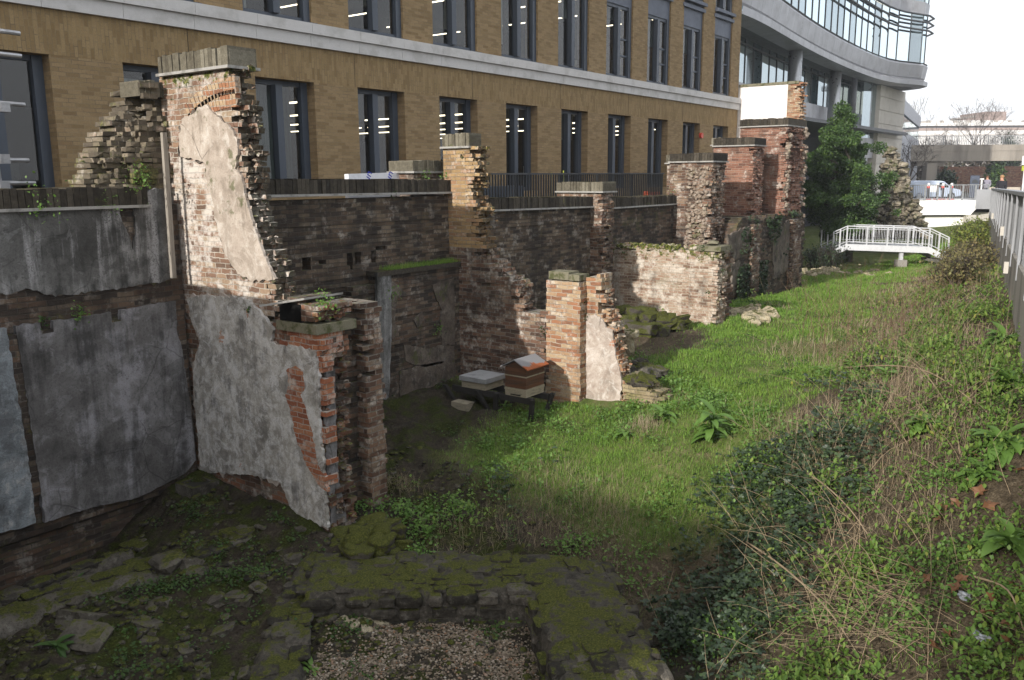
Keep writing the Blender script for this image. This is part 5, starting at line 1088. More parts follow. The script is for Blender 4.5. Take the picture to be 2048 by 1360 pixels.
# ------------------------------------------------------------------ beehives on their stand
M['hive_wood'] = plain_mat('orange_cedar', (.12, .055, .028), .75, .25, var=.4, grain=(1, 1, 7), dirtamt=.3); M['hive_pale'] = plain_mat('grey_hive_timber', (.34, .3, .22), .85, .2, var=.35, grain=(1, 1, 7), dirtamt=.35)
M['hive_wood2'] = plain_mat('dark_cedar', (.1, .05, .028), .8, .2, var=.5, grain=(1, 1, 9), dirtamt=.5); M['lead'] = plain_mat('grey_roof_metal', (.36, .37, .38), .55, .5, metal=.2, var=.2, dirtamt=.3); M['dark_timber'] = plain_mat('dark_stand_timber', (.03, .028, .026), .85, .2, var=.3)
HIVE_Y = (onX(1052, 785, 10.9)[1]+onX(1011, 780, 10.9)[1])/2-.12
t = NT('lichened_roof'); tc = t.n('TexCoord').outputs['Object']; nn = t.noise(tc, 3.2, 5, .6); pz = t.n('SeparateXYZ', {0: tc})
cc = t.mix(t.step(t.math('ADD', nn, t.math('MULTIPLY', t.math('SUBTRACT', pz.outputs[1], HIVE_Y), -3.2)), .62, .68), (.2, .2, .205), t.mix(t.noise(tc, 30., 3), (.36, .1, .03), (.22, .07, .03)))
M['lichen'] = t.bsdf(cc, .7, .3, nn, .2, .01)
zg_ = float(gz(11.2, 8.6)[0]); hs = empty('hive_stand', (11.2, 8.6, zg_), 'dark timber trestle stand carrying two beehives', 'stand')
hx = 11.15; zS = onX(1000, 778, hx)[2]; yL, yR = onX(922, 780, hx)[1], onX(1082, 790, hx)[1]
m = MB(); m.box(hx-.24, hx-.18, yR, yL, zS-.1, zS); m.box(hx+.18, hx+.24, yR, yL, zS-.1, zS); m.build('rail', M['dark_timber'], hs)
for y in (yL-.12, yL-.62, yR+.65, yR+.12):
    for s in (-1, 1):
        m = MB(); sk = .14 if y > (yL+yR)/2 else -.05; m.obox((hx+s*.24, y+(.1 if (y == yL-.12 or y == yR+.65) else -.1), (zS+zg_)/2-.06), (.03, 0, 0), (0, .035, 0), (s*.05, sk if True else 0, (zS-zg_)/2+.06)); m.build('leg', M['dark_timber'], hs)
h1 = empty('flat_beehive', (hx, yL-.33, zS), 'low flat-lidded beehive box with pale grey top on the left of the stand', 'beehive')
y0_, y1_ = onX(970, 770, hx-.27)[1], onX(921, 766, hx-.27)[1]
m = MB(); m.box(hx-.25, hx+.25, y0_+.01, y1_-.01, zS+.002, zS+.12); m.build('body', M['hive_pale'], h1); m = MB(); m.box(hx-.28, hx+.28, y0_-.02, y1_+.02, zS+.122, zS+.2); m.build('lid', M['lead'], h1)
h2 = empty('gabled_beehive', (hx, yR+.35, zS), 'orange-brown timber beehive with a gabled roof and orange lichen, right of the flat one', 'beehive')
y0_, y1_ = onX(1052, 785, hx-.25)[1], onX(1011, 780, hx-.25)[1]; zz = zS+.002
for i, hh in enumerate((.045, .05, .045, .06, .065, .065, .02, .06, .065)):
    m = MB(); e_ = .012 if i in (2, 6) else random.uniform(0, .005); m.box(hx-.25-e_, hx+.25+e_, y0_-e_, y1_+e_, zz, zz+hh-.004); m.build('hive_box', (M['hive_pale'], M['hive_pale'], M['hive_pale'], M['hive_wood'], M['hive_wood2'], M['hive_wood'], M['hive_pale'], M['hive_wood2'], M['hive_wood'])[i], h2); zz += hh
ym = (y0_+y1_)/2; hw = (y1_-y0_)/2
m = MB(); m.prism([(y0_+.005, zz), (y1_-.005, zz), (ym, zz+.11)], 'X', hx-.248, hx+.25); m.build('gable', M['hive_wood2'], h2); m = MB(); m.box(hx-.262, hx-.25, ym-.1, ym+.1, zS+.02, zS+.035); m.build('entrance', M['void'], h2)
m = MB()
for s in (-1, 1): m.prism([(ym, zz+.125), (ym+s*(hw+.07), zz-.01), (ym+s*(hw+.07), zz+.005), (ym, zz+.145)], 'X', hx-.3, hx+.3)
m.build('roof', M['lichen'], h2)
m = MB(); c = onZ(930, 812, zg_+.05); m.box(c[0]-.1, c[0]+.1, c[1]-.12, c[1]+.22, zg_-.1, zg_+.12); tag(m.build('pale_block', M['hive_pale']), 'small pale block on the ground under the left end of the hive stand', 'block')

# ------------------------------------------------------------------ low stone footings and loose stones
def stone_mat(name, stops, moss, seed, pale=.1):
    t = NT(name); tc = t.n('TexCoord').outputs['Object']; off = t.n('VectorMath', {0: tc, 1: (seed, seed*2.1, seed*.7)}, operation='ADD').outputs[0]
    nz = t.n('SeparateXYZ', {0: t.n('NewGeometry').outputs['Normal']}).outputs[2]; r = t.n('NewGeometry').outputs['Random Per Island']
    n1, n2, n3 = t.noise(off, 3., 7, .65), t.noise(off, 12., 6, .7), t.noise(tc, 55., 4, .6)
    c = t.ramp(t.math('ADD', t.math('MULTIPLY', r, .45), t.math('MULTIPLY', n2, .55)), stops)
    c = t.mix(t.math('MULTIPLY', t.step(n3, .55, .8), .5), c, (.02, .018, .014)); c = t.mix(t.math('MULTIPLY', t.step(n2, .66, .72), pale), c, (.4, .39, .36))
    mm = t.step(t.math('ADD', t.math('MULTIPLY', nz, .32), t.math('ADD', t.math('MULTIPLY', n1, .55), t.math('MULTIPLY', n2, .35))), .78-.3*moss, .86-.28*moss)
    mc = t.ramp(n3, [(.15, (.026, .032, .007)), (.5, (.058, .064, .013)), (.85, (.11, .112, .026))]); c = t.mix(t.math('MULTIPLY', mm, .95), c, mc)
    return t.bsdf(c, .93, .12, t.math('ADD', n2, t.math('MULTIPLY', n3, .5)), .6, .02)
M['footing'] = stone_mat('mossy_footing_stone', [(.25, (.026, .024, .02)), (.5, (.06, .054, .045)), (.75, (.125, .113, .095))], .28, 1)
M['loose'] = stone_mat('loose_stone', [(.25, (.022, .02, .016)), (.5, (.055, .049, .04)), (.75, (.12, .108, .088))], .5, 2, .25)
M['buff'] = stone_mat('buff_stone', [(.25, (.15, .12, .075)), (.5, (.28, .235, .15)), (.75, (.4, .35, .25))], .2, 3, .4)
def rubble_wall(o, name, path, width, ztop, zbot, mat, rs, cs=.15):
    """low ruined wall: a weathered mass with stones bedded in its sides and top"""
    m = MB(); pts = np.array(path, float); L = np.concatenate([[0], np.cumsum(np.linalg.norm(np.diff(pts, axis=0), axis=1))]); n = int(L[-1]/.045); U = np.linspace(0, L[-1], n+1)
    C = np.stack([np.interp(U, L, pts[:, 0]), np.interp(U, L, pts[:, 1])], 1); Z = np.interp(U, L, ztop); T = np.gradient(C, axis=0); T /= np.linalg.norm(T, axis=1)[:, None]; Nn = np.stack([-T[:, 1], T[:, 0]], 1)
    h = width/2; prof = [(-h, zbot-9)]+[(-h+.01*k, None) for k in range(0)]
    sec = [(-h-.03, 0.), (-h-.01, .3), (-h, .55), (-h+.01, .8), (-h+.05, .95)]+[(v, 1.) for v in np.linspace(-h+.1, h-.1, max(6, int(width/.06)))]+[(h-.05, .95), (h-.01, .8), (h, .55), (h+.01, .3), (h+.03, 0.)]
    ns = len(sec); P = np.zeros((n+1, ns, 3))
    for j, (v, f) in enumerate(sec):
        x, y = C[:, 0]+Nn[:, 0]*v, C[:, 1]+Nn[:, 1]*v; z = zbot+(Z-zbot)*f
        d1 = fbm(x*3.1+z*1.3, y*3.1+z*2.1, 3, 4)-.5; d2 = fbm(x*11+z*9, y*11-z*7, 8, 3)-.5
        out = (d1*.08+d2*.05)*(1 if abs(v) > h-.06 else .2)*np.sign(v); z = z+(d1*.09+d2*.05)*(1 if f > .9 else .25)
        P[:, j] = np.stack([x+Nn[:, 0]*out, y+Nn[:, 1]*out, z], 1)
    m.v = [tuple(p) for p in P.reshape(-1, 3)]
    for i in range(n):
        for j in range(ns-1): m.f.append((i*ns+j, (i+1)*ns+j, (i+1)*ns+j+1, i*ns+j+1)); m.m.append(0)
    m.f += [tuple(range(ns)), tuple(range(n*ns+ns-1, n*ns-1, -1))]; m.m += [0, 0]
    ncore = len(m.f)
    def stone(u, v, zc, l_, hh, dp):
        k = min(n, int(u/L[-1]*n)); c = C[k]+Nn[k]*v; i0 = len(m.v); m.rock((0, 0, 0), (l_/2, dp, hh/2), rs, sub=2, rough=.1, box=.4, turn=.12); t_, q_ = T[k], Nn[k]
        for e in range(i0, len(m.v)): a_ = m.v[e]; m.v[e] = (c[0]+t_[0]*a_[0]+q_[0]*a_[1], c[1]+t_[1]*a_[0]+q_[1]*a_[1], zc+a_[2])
    for s_ in (-1, 1):
        z = zbot+.12
        while z < min(ztop)-.04:
            u = rs.uniform(0, .2)
            while u < L[-1]-.1:
                l_ = rs.uniform(.12, .34)
                if rs.random() < .94: stone(u+l_/2, s_*(h-.035+rs.uniform(-.02, .025)), z+rs.uniform(-.012, .012), l_, cs*rs.uniform(.7, .98), .07)
                u += l_+rs.uniform(.02, .08)
            z += cs*.95
    for i in range(int(L[-1]*width*46)):
        u = rs.uniform(0, L[-1]); v = rs.uniform(-h+.06, h-.06); k = min(n, int(u/L[-1]*n)); r = rs.uniform(.03, .08) if rs.random() < .75 else rs.uniform(.09, .15)
        stone(u, v, Z[k]-.012+rs.uniform(-.02, .008), r*2, r*rs.uniform(.5, .8), r*.8)
    ob = m.build(name, mat, o); ob.data.polygons.foreach_set('use_smooth', [i < ncore for i in range(len(ob.data.polygons))]); return ob
rs = random.Random(41)
o = wall('stone_footing', (6.6, 6, 1.4), 'low mossy stone footing wall crossing the foreground behind the gravel', 'stone footing', 'mossy stone footings')
rubble_wall(o, 'masonry', [(5.7, 7.0), (6.2, 6.42), (6.8, 5.68), (7.4, 4.8)], .98, [1.76, 1.78, 1.74, 1.73], 1.1, M['footing'], rs)
o = wall('stone_footing', (6.6, 3.9, 1.4), 'low mossy stone footing wall running towards the viewer right of the gravel', 'stone footing', 'mossy stone footings')
rubble_wall(o, 'masonry', [(7.6, 5.0), (7.2, 4.55), (5.9, 3.32), (5.0, 2.45)], 1.0, [1.72, 1.72, 1.7, 1.7], 1.1, M['footing'], rs)
o = wall('stone_footing', (5.2, 6.7, 1.4), 'ragged narrow rubble footing left of the gravel, running to the lower edge', 'stone footing', 'mossy stone footings')
rubble_wall(o, 'masonry', [(6.1, 7.25), (5.35, 6.9), (4.7, 6.3), (3.6, 5.2)], .5, [1.78, 1.62, 1.55, 1.5], 1.1, M['footing'], rs)
o = wall('stone_footing', (4.6, 9.9, 1.2), 'dark stepped masonry footing along the trench below the smoky plaster wall', 'stone footing', 'mossy stone footings')
rubble_wall(o, 'masonry', [(2.6, 9.72), (4.2, 9.72), (5.5, 9.8)], .34, [1.42, 1.46, 1.55], .9, M['footing'], rs)
rubble_wall(o, 'upper_course', [(2.6, 9.5), (3.9, 9.46), (5.0, 9.45)], .22, [1.6, 1.62, 1.66], .9, M['footing'], rs)
o = wall('stone_footing', (5, 8.7, 1.5), 'mossy rubble ridge crossing the dark ground in the lower left', 'stone footing', 'mossy stone footings')
rubble_wall(o, 'masonry', [(2.6, 9.0), (4.0, 8.85), (5.2, 8.6), (6.2, 8.5)], .6, [1.68, 1.72, 1.74, 1.85], 1.1, M['footing'], rs)
o = wall('mossy_stump', (6.75, 7.05, 1.6), 'thickly mossed stone stump with an overhanging slab at the foot of the brick stub', 'stone footing')
m = MB()
for i in range(60): m.rock((6.62+rs.uniform(-.3, .35), 7.1+rs.uniform(-.35, .3), 1.75+rs.uniform(-.2, .12)), (rs.uniform(.1, .17), rs.uniform(.09, .16), rs.uniform(.06, .1)), rs, sub=3)
M['mosscap'] = stone_mat('moss_cap', [(.25, (.04, .036, .03)), (.5, (.08, .07, .06)), (.75, (.12, .11, .09))], 1.15, 4); m.build('stones', M['mosscap'], o, smooth=True)
o = wall('mossy_mound', (16.3, 9.4, 2.7), 'grass-green mossy masonry mound in front of the sunlit mossy cross wall', 'stone footing')
m = MB(); c = onX(1280, 650, 16.2)
for i in range(46): m.rock((16.4+rs.uniform(-.5, .7), c[1]+rs.uniform(-.55, .55), 2.85+rs.uniform(-.25, .25)), (rs.uniform(.16, .34), rs.uniform(.2, .36), rs.uniform(.1, .2)), rs, sub=2)
m.build('stones', M['mosscap'], o)
o = wall('block_pile', (13.2, 6.9, 2.5), 'pile of pale squared blocks beside the sunlit plastered stub', 'stone pile')
for (px, py, r) in ((1258, 688, (.1, .13, .2)), (1262, 667, (.13, .15, .07)), (1243, 706, (.14, .16, .12)), (1252, 722, (.09, .1, .05)), (1256, 742, (.17, .2, .12)), (1246, 735, (.1, .1, .08))):
    m = MB(); q = onX(px, py, 12.9); m.rock(q, r, rs, sub=2, rough=.1); m.build('stone', M['buff'], o)
m = MB()
for i in range(30): m.rock((12.9+rs.uniform(-.2, .6), 6.9+rs.uniform(-.25, .3), 2.45+rs.uniform(-.2, .25)), (.14, .14, .1), rs, sub=2)
m.build('core', M['footing'], o)
o = wall('buff_brick_footing', (12.3, 6.3, 2.2), 'low crumbling buff brick footing in the grass right of the plastered stub', 'stone footing')
m = MB(); courses(m, yz([(1240, 750), (1262, 770), (1300, 782), (1318, 800), (1318, 840), (1240, 840)], 12.1), 'X', 12.15, .45, jag=(.06, .06), layers=3, face=.03, rs=rs)
M['buffbrick'] = brick_mat('buff_footing_brick', [(0, (.2, .16, .09)), (.5, (.34, .28, .17)), (1, (.28, .22, .14))], (.25, .21, .14), .1, .1, .4, seed=21); m.build('masonry', M['buffbrick'], o)
m = MB()
for i in range(8): q = onX(1275+rs.uniform(-16, 18), 757+rs.uniform(-3, 6), 12.3); m.rock(q, (.2, .16, .09), rs, sub=2)
m.build('moss_top', M['mosscap'], o)
o = wall('brick_footing', (21, 7.2, 2.6), 'low mossy block of footing on the grass right of the mossy wall end', 'stone footing')
m = MB(); a, b = hit(1466, 578), hit(1530, 600); X = a[0]
courses(m, yz([(1465, 548), (1527, 552), (1530, 605), (1465, 605)], X), 'X', X, .6, layers=3, face=.03, jag=(.05, 0), rs=rs); m.build('masonry', M['buffbrick'], o)
# rubble heaps by the piers
for (cx, cy, n_, lab, spx, spy) in ((1500, 632, 60, 'scatter of buff rubble stones at the foot of the mossy wall end', 55, 14), (1650, 545, 70, 'heap of pale rubble stones at the foot of the tallest red pier', 50, 14), (1740, 548, 26, 'flat pale stones lying in the grass before the footbridge', 28, 5)):
    c = hit(cx, cy); o = wall('rubble_heap', c, lab, 'stone pile', 'rubble heaps in the grass'); m = MB()
    for i in range(n_):
        q = hit(cx+rs.gauss(0, spx*.5), cy+rs.gauss(0, spy*.5)); r = rs.uniform(.05, .17); m = MB(); m.rock((q[0], q[1], q[2]+r*.3), (r, r*.85, r*.65), rs, sub=2, box=.5); m.build('stone', M['buff'], o)
    pass
# loose stones, one object each
protos = []
for i in range(5):
    m = MB(); m.rock((0, 0, 0), (.1, .085, .055), random.Random(60+i), sub=2, rough=.16, box=.5); o = m.build('loose_stone', M['loose'] if i < 3 else M['buff']); protos.append(o)
used = set()
def put_stone(px, py, s, k, lab, group, rs):
    q = hit(px, py)
    if k in used: o = protos[k].copy(); COL.objects.link(o)
    else: o = protos[k]; used.add(k)
    o.location = (q[0], q[1], q[2]-.01*s); o.rotation_euler = (rs.uniform(-.3, .3), rs.uniform(-.3, .3), rs.uniform(0, 6.3)); o.scale = (s, s*rs.uniform(.8, 1.1), s*rs.uniform(.8, 1.2))
    tag(o, lab, 'stone', group)
for (px, py, s) in ((758, 1242, 1.9), (722, 1243, 1.35), (690, 1230, 1.), (705, 1252, .9), (672, 1222, .9), (734, 1262, .8), (700, 1216, .8), (683, 1246, 1.)): put_stone(px, py, s, 3+int(s > 1), 'pale buff stone in the small heap at the left corner of the gravel', 'buff stones heaped by the gravel', rs)
for i in range(110):
    px, py = rs.uniform(10, 620), rs.uniform(1090, 1350)
    if px > 560 and py > 1240: continue
    if py < 1160 and px < 330: continue
    put_stone(px, py, rs.choice((.3, .35, .4, .5, .6, .8, 1.2)), rs.choice((0, 1, 2)), 'grey mossy stone lying in the dark rubble at the lower left', 'loose stones in the left rubble', rs)
for (px, py, s) in ((335, 1130, 2.), (375, 1128, 1.5), (165, 1240, 2.2), (170, 1283, 2.0), (225, 1175, 1.8), (20, 1200, 2.3), (245, 1180, 1.7), (430, 1200, 1.3), (85, 1185, 2.), (600, 1060, 1.)): put_stone(px, py, s, rs.choice((0, 1, 2)), 'grey mossy stone lying in the dark rubble at the lower left', 'loose stones in the left rubble', rs)
for o in protos:
    if o.name not in [q.name for q in COL.objects if 'label' in q]: bpy.data.objects.remove(o)
m = MB(); q = hit(120, 1068); m.obox(q+[0, 0, .06], (.1, .02, .01), (-.02, .08, .0), (0, 0, .012)); m.obox(q+[.05, -.06, .03], (.07, .04, -.01), (-.02, .05, .0), (0, 0, .01)); tag(m.build('broken_slab', M['white_paint']), 'broken piece of white slab lying under the smoky plaster wall', 'slab')
q = hit(395, 975)+[0, 0, .035]; dc = empty('drain_cover', q, 'dark drain cover in a pale square stone frame in the corner of the ruin', 'drain cover')
m = MB(); 
for a_, b_ in (((-.2, .2), (.15, .2)), ((-.2, .2), (-.2, -.15)), ((-.2, -.15), (-.147, .147)), ((.15, .2), (-.147, .147))): m.box(q[0]+a_[0], q[0]+a_[1], q[1]+b_[0], q[1]+b_[1], q[2]-.1, q[2]+.05)
m.build('frame', M['footing'], dc); m = MB(); m.box(q[0]-.148, q[0]+.148, q[1]-.146, q[1]+.146, q[2]-.1, q[2]+.025); m.build('lid', M['dark_timber'], dc)
n_ = 9000; x, y = RNG.uniform(2.3, 9., n_), RNG.uniform(3., 10.2, n_); k = (RNG.random(n_) < rubble(x, y)*np.clip(fbm(x*1.7, y*1.7, 44, 4)*3-.9, .05, 1)) & ~((x > 6.35) & (y > 7.5) & (x < 7.8)); x, y = x[k], y[k]; n_ = len(x)
V, F = ICO[1]; s_ = .012+.05*RNG.random(n_)**3; R = rotz(RNG.uniform(0, 6.3, n_))@rotx(RNG.normal(0, .4, n_))@(np.eye(3)[None]*s_[:, None, None])
tag(scatter_mesh('rubble_chips', V*[1.2, .9, .6], F, R, np.stack([x, y, gz(x, y)+s_*.15], 1), M['loose']), kind='stuff')
# gravel floor
t = NT('gravel_stones'); r = t.n('NewGeometry').outputs['Random Per Island']; c = t.ramp(r, [(0, (.06, .05, .038)), (.3, (.13, .102, .072)), (.6, (.2, .16, .115)), (.85, (.29, .25, .195)), (.92, (.2, .1, .05)), (1, (.4, .37, .32))])
M['gravel'] = t.bsdf(c, .85, .25)
GP = [(4.3, 5.6), (5.3, 6.35), (5.9, 6.4), (6.4, 5.9), (7.0, 4.7), (6.1, 3.7), (5, 2.9), (3.6, 4)]
def inpoly(x, y, P):
    ok = np.zeros(len(x), bool); j = len(P)-1
    for i in range(len(P)):
        (x0, y0), (x1, y1) = P[i], P[j]; c = ((y0 > y) != (y1 > y)) & (x < (x1-x0)*(y-y0)/(y1-y0+1e-12)+x0); ok ^= c; j = i
    return ok
N = 52000; gx_, gy_ = RNG.uniform(3.5, 7.1, N), RNG.uniform(2.9, 6.5, N); k = inpoly(gx_, gy_, GP); gx_, gy_ = gx_[k], gy_[k]
k = ~((fbm(gx_*2.3, gy_*2.3, 33) > .62) & (RNG.random(len(gx_)) < .75)); gx_, gy_ = gx_[k], gy_[k]; n_ = len(gx_)
V, F = ICO[1]; R = rotz(RNG.uniform(0, 6.3, n_))@rotx(RNG.uniform(-.5, .5, n_))@(np.eye(3)[None]*RNG.uniform(.5, 1.25, n_)[:, None, None])
tag(scatter_mesh('gravel', V*[.016, .012, .008], F, R, np.stack([gx_, gy_, gz(gx_, gy_)+RNG.uniform(-.002, .012, n_)], 1), M['gravel']), kind='stuff')

# ------------------------------------------------------------------ planting
M['grass'] = leaf_mat('grass_blade', [(0, (.07, .135, .024)), (.4, (.14, .26, .038)), (.78, (.22, .34, .058)), (1, (.33, .34, .11))])
M['straw'] = leaf_mat('dry_grass_blade', [(0, (.16, .115, .07)), (.5, (.31, .245, .16)), (1, (.46, .39, .27))], .25)
M['bramble'] = leaf_mat('bramble_leaf', [(0, (.016, .03, .016)), (.5, (.032, .055, .027)), (.8, (.055, .085, .034)), (.92, (.08, .13, .035)), (1, (.1, .06, .035))], .2, .45, .4)
M['nettle'] = leaf_mat('light_green_leaf', [(0, (.065, .13, .025)), (.45, (.125, .215, .04)), (.8, (.2, .28, .06)), (.9, (.33, .33, .07)), (1, (.3, .2, .07))], .38)
M['ivy'] = leaf_mat('small_green_leaf', [(0, (.025, .055, .015)), (.5, (.05, .1, .025)), (1, (.09, .15, .035))], .3)
M['dock'] = leaf_mat('broad_green_leaf', [(0, (.07, .15, .03)), (.5, (.12, .225, .045)), (1, (.19, .3, .07))], .35, .5, .35)
M['brownleaf'] = leaf_mat('fallen_brown_leaf', [(0, (.12, .055, .028)), (1, (.22, .11, .055))], .2)
M['stem'] = plain_mat('dry_stem', (.3, .23, .15), .85, .15, var=.3, scale=3.)
M['twig'] = plain_mat('dark_twig', (.05, .04, .035), .85, .15)
blade_v = np.array([(-.5, 0, 0), (.5, 0, 0), (.38, .16, .5), (-.38, .16, .5), (0, .5, .95)], float); blade_f = [(0, 1, 2, 3), (3, 2, 4)]
leaf_v = np.array([(0, 0, 0), (.34, .3, .05), (.4, .55, .06), (.22, .8, .02), (0, 1, -.06), (-.22, .8, .02), (-.4, .55, .06), (-.34, .3, .05), (0, .5, -.03)], float)
leaf_f = [(0, 1, 2, 8), (8, 2, 3, 4), (0, 8, 6, 7), (8, 4, 5, 6)]
trif_v = np.concatenate([leaf_v@np.diag([1, 1, 1])*.72+[0, .25, 0], (leaf_v*.62)@rotz(np.array([1.25]))[0].T+[-.05, .2, 0], (leaf_v*.62)@rotz(np.array([-1.25]))[0].T+[.05, .2, 0]]); trif_f = leaf_f+[tuple(i+9 for i in f) for f in leaf_f]+[tuple(i+18 for i in f) for f in leaf_f]
def frand(n, tilt):      # random heading, random tilt
    return rotz(RNG.uniform(0, 2*pi, n))@rotx(RNG.normal(0, tilt, n))
def sc_(s): return np.eye(3)[None]*s[:, None, None]
SOLID = [(6.3, 7.0, 7.5, 10.6), (11.8, 12.5, 6.6, 10.6), (17.75, 18.4, 7.5, 10.6), (20.9, 27.5, 8.85, 10.6)]
def clear_of_walls(x, y):
    k = (y < 10.2) & ((y > x*.1512-.85) | (x > 60))
    for a, b, c, d in SOLID: k &= ~((x > a) & (x < b) & (y > c) & (y < d))
    return k
def candidates(n, x0, x1, y0, y1, power=1.):
    """points thinned with distance from the street corner"""
    u = RNG.random(n)**power; x = x0+(x1-x0)*u; y = RNG.uniform(y0, y1, n); k = clear_of_walls(x, y); return x[k], y[k]
# green grass
x, y = candidates(820000, 7.0, 62, -.3, 11.5, 2.0)
lush = fbm(x*.55, y*.55, 41, 4)
dens = (lawn(x, y)*.94+.06*(1-rubble(x, y)))*np.clip(lush*3.4-.9, .12, 1)
k = RNG.random(len(x)) < dens; x, y, lush = x[k], y[k], lush[k]; n_ = len(x)
h = (.028+.09*np.clip(lush-.25, 0, 1)+.04*RNG.random(n_))*(1+.02*np.clip(x-9, 0, 30)); wd = (.0042+.0042*np.clip((x-8)/5.5, 0, 9))
Sx = np.zeros((n_, 3, 3)); Sx[:, 0, 0] = wd; Sx[:, 1, 1] = h; Sx[:, 2, 2] = h*.85
tag(scatter_mesh('grass', blade_v, blade_f, frand(n_, .5)@Sx, np.stack([x, y, gz(x, y)-.005], 1), M['grass']), kind='stuff')
# dry grass: lying mats and drooping tussocks
x, y = candidates(170000, 7.4, 40, -.3, 10, 1.7)
bank = np.exp(-((bankd(x, y)-1.6)/1.3)**2)
dens = (1-rubble(x, y))*np.clip(fbm(x*1.05, y*1.05, 61, 5)*5.4-3.75+1.6*bank, 0, 1)*(.4+.6*sstep(7.5, 9, x))
k = RNG.random(len(x)) < dens; x, y = x[k], y[k]; n_ = len(x); h = .06+.2*RNG.random(n_)
xt, yt, ht, tl = [], [], [], []
for px, py, r_, hh, nn_ in ((1290, 855, .16, .3, 520), (1100, 965, .3, .22, 700), (800, 975, .16, .3, 260), (1185, 1010, .3, .3, 420), (1215, 1040, .22, .34, 320), (1345, 800, .3, .2, 260), (1640, 850, .3, .3, 500), (1560, 870, .3, .3, 350), (1610, 700, .4, .3, 400), (1830, 700, .6, .4, 1100), (1750, 660, .6, .35, 900), (1880, 760, .5, .4, 900), (1700, 720, .5, .3, 700), (900, 1085, .35, .25, 500), (1050, 1075, .4, .25, 600), (1180, 1060, .3, .22, 380), (1600, 950, .3, .3, 500), (1690, 880, .35, .3, 600), (1500, 640, .5, .2, 160), (1860, 590, .8, .5, 1000)):
    q = hit(px, py); xt.append(q[0]+RNG.normal(0, r_, nn_)); yt.append(q[1]+RNG.normal(0, r_, nn_)); ht.append(hh*RNG.uniform(.5, 1.2, nn_))
x = np.concatenate([x]+xt); y = np.concatenate([y]+yt); h = np.concatenate([h]+ht); k = clear_of_walls(x, y); x, y, h = x[k], y[k], h[k]; n_ = len(x)
wd = .0035+.003*np.clip((x-8)/6, 0, 6); Sx = np.zeros((n_, 3, 3)); Sx[:, 0, 0] = wd; Sx[:, 1, 1] = h*1.4; Sx[:, 2, 2] = h*.6
tag(scatter_mesh('dry_grass', blade_v, blade_f, frand(n_, .75)@Sx, np.stack([x, y, gz(x, y)-.005], 1), M['straw']), kind='stuff')
# leafy ground cover: clumps of leaves held a little above the soil
def make_cover(name, cx, cy, per, spread, lift, tv, tf, size, mat, tilt):
    n_ = len(cx)*per; x = np.repeat(cx, per)+RNG.normal(0, 1, n_)*spread*np.repeat(RNG.uniform(.5, 1.3, len(cx)), per); y = np.repeat(cy, per)+RNG.normal(0, 1, n_)*spread*np.repeat(RNG.uniform(.5, 1.3, len(cx)), per)
    top = np.repeat(RNG.uniform(.3, 1., len(cx)), per)*lift; k = clear_of_walls(x, y); x, y, top = x[k], y[k], top[k]; n_ = len(x)
    s = size*RNG.uniform(.55, 1.35, n_)*(1+.03*np.clip(x-9, 0, 20)); z = gz(x, y)+top*RNG.random(n_)**.6
    return tag(scatter_mesh(name, tv, tf, frand(n_, tilt)@sc_(s), np.stack([x, y, z], 1), mat), kind='stuff')
hollow = lambda x, y: np.exp(-(((x-8.25)/1.15)**2+((y-3.75)/1.15)**2))
x, y = candidates(9000, 6.6, 17, 0, 10.1, 1.2); f = fbm(x*1.2, y*1.2, 71, 4)
w_ = hollow(x, y)*.6+.5*np.exp(-(((x-8.9)/.7)**2+((y-6.9)/1.)**2))+.42*np.exp(-(((x-10.6)/.8)**2+((y-3.4)/.7)**2))+.3*np.exp(-(((x-9.8)/1.)**2+((y-9)/.7)**2))+.3*np.exp(-(((x-9.2)/1.2)**2+((y-2.6)/.6)**2))+.3*np.exp(-((bankd(x, y)-2.6)/.8)**2)*(x < 15)
k = (RNG.random(len(x)) < np.clip((f+w_-.8)*2.2, 0, 1)) & ((1-rubble(x, y)) > .3)
make_cover('bramble_cover', x[k], y[k], 12, .13, .3, trif_v, trif_f, .06, M['bramble'], .75)
x, y = candidates(11000, 6.2, 27, -.3, 9, 1.4); f = fbm(x*1.05, y*1.05, 81, 4); bk = np.exp(-((bankd(x, y)-1.3)/1.5)**2)
k = RNG.random(len(x)) < np.clip((f+.3*bk+.3*np.exp(-((bankd(x, y)-.5)/.6)**2)*(x < 15)-.72)*4.5, 0, 1)*(.45+.55*(fbm(x*2.7, y*2.7, 86, 3) > .48))
sp = hit(1790, 1255); k &= (np.hypot(x-sp[0], y-sp[1]) > .55+.3*fbm(x*3, y*3, 7)) & ((fbm(x*2.1, y*2.1, 83, 3) > .42) | (x > 12))
make_cover('light_leaf_cover', x[k], y[k], 18, .1, .34, leaf_v*[.68, 1.1, 1.3], leaf_f, .055, M['nettle'], .8)
x, y = candidates(6000, 2.6, 22, 0, 10.2, 1.2); f = fbm(x*1.6, y*1.6, 91, 4); k = RNG.random(len(x)) < np.clip((f-.5-.1*rubble(x, y))*3, 0, 1)
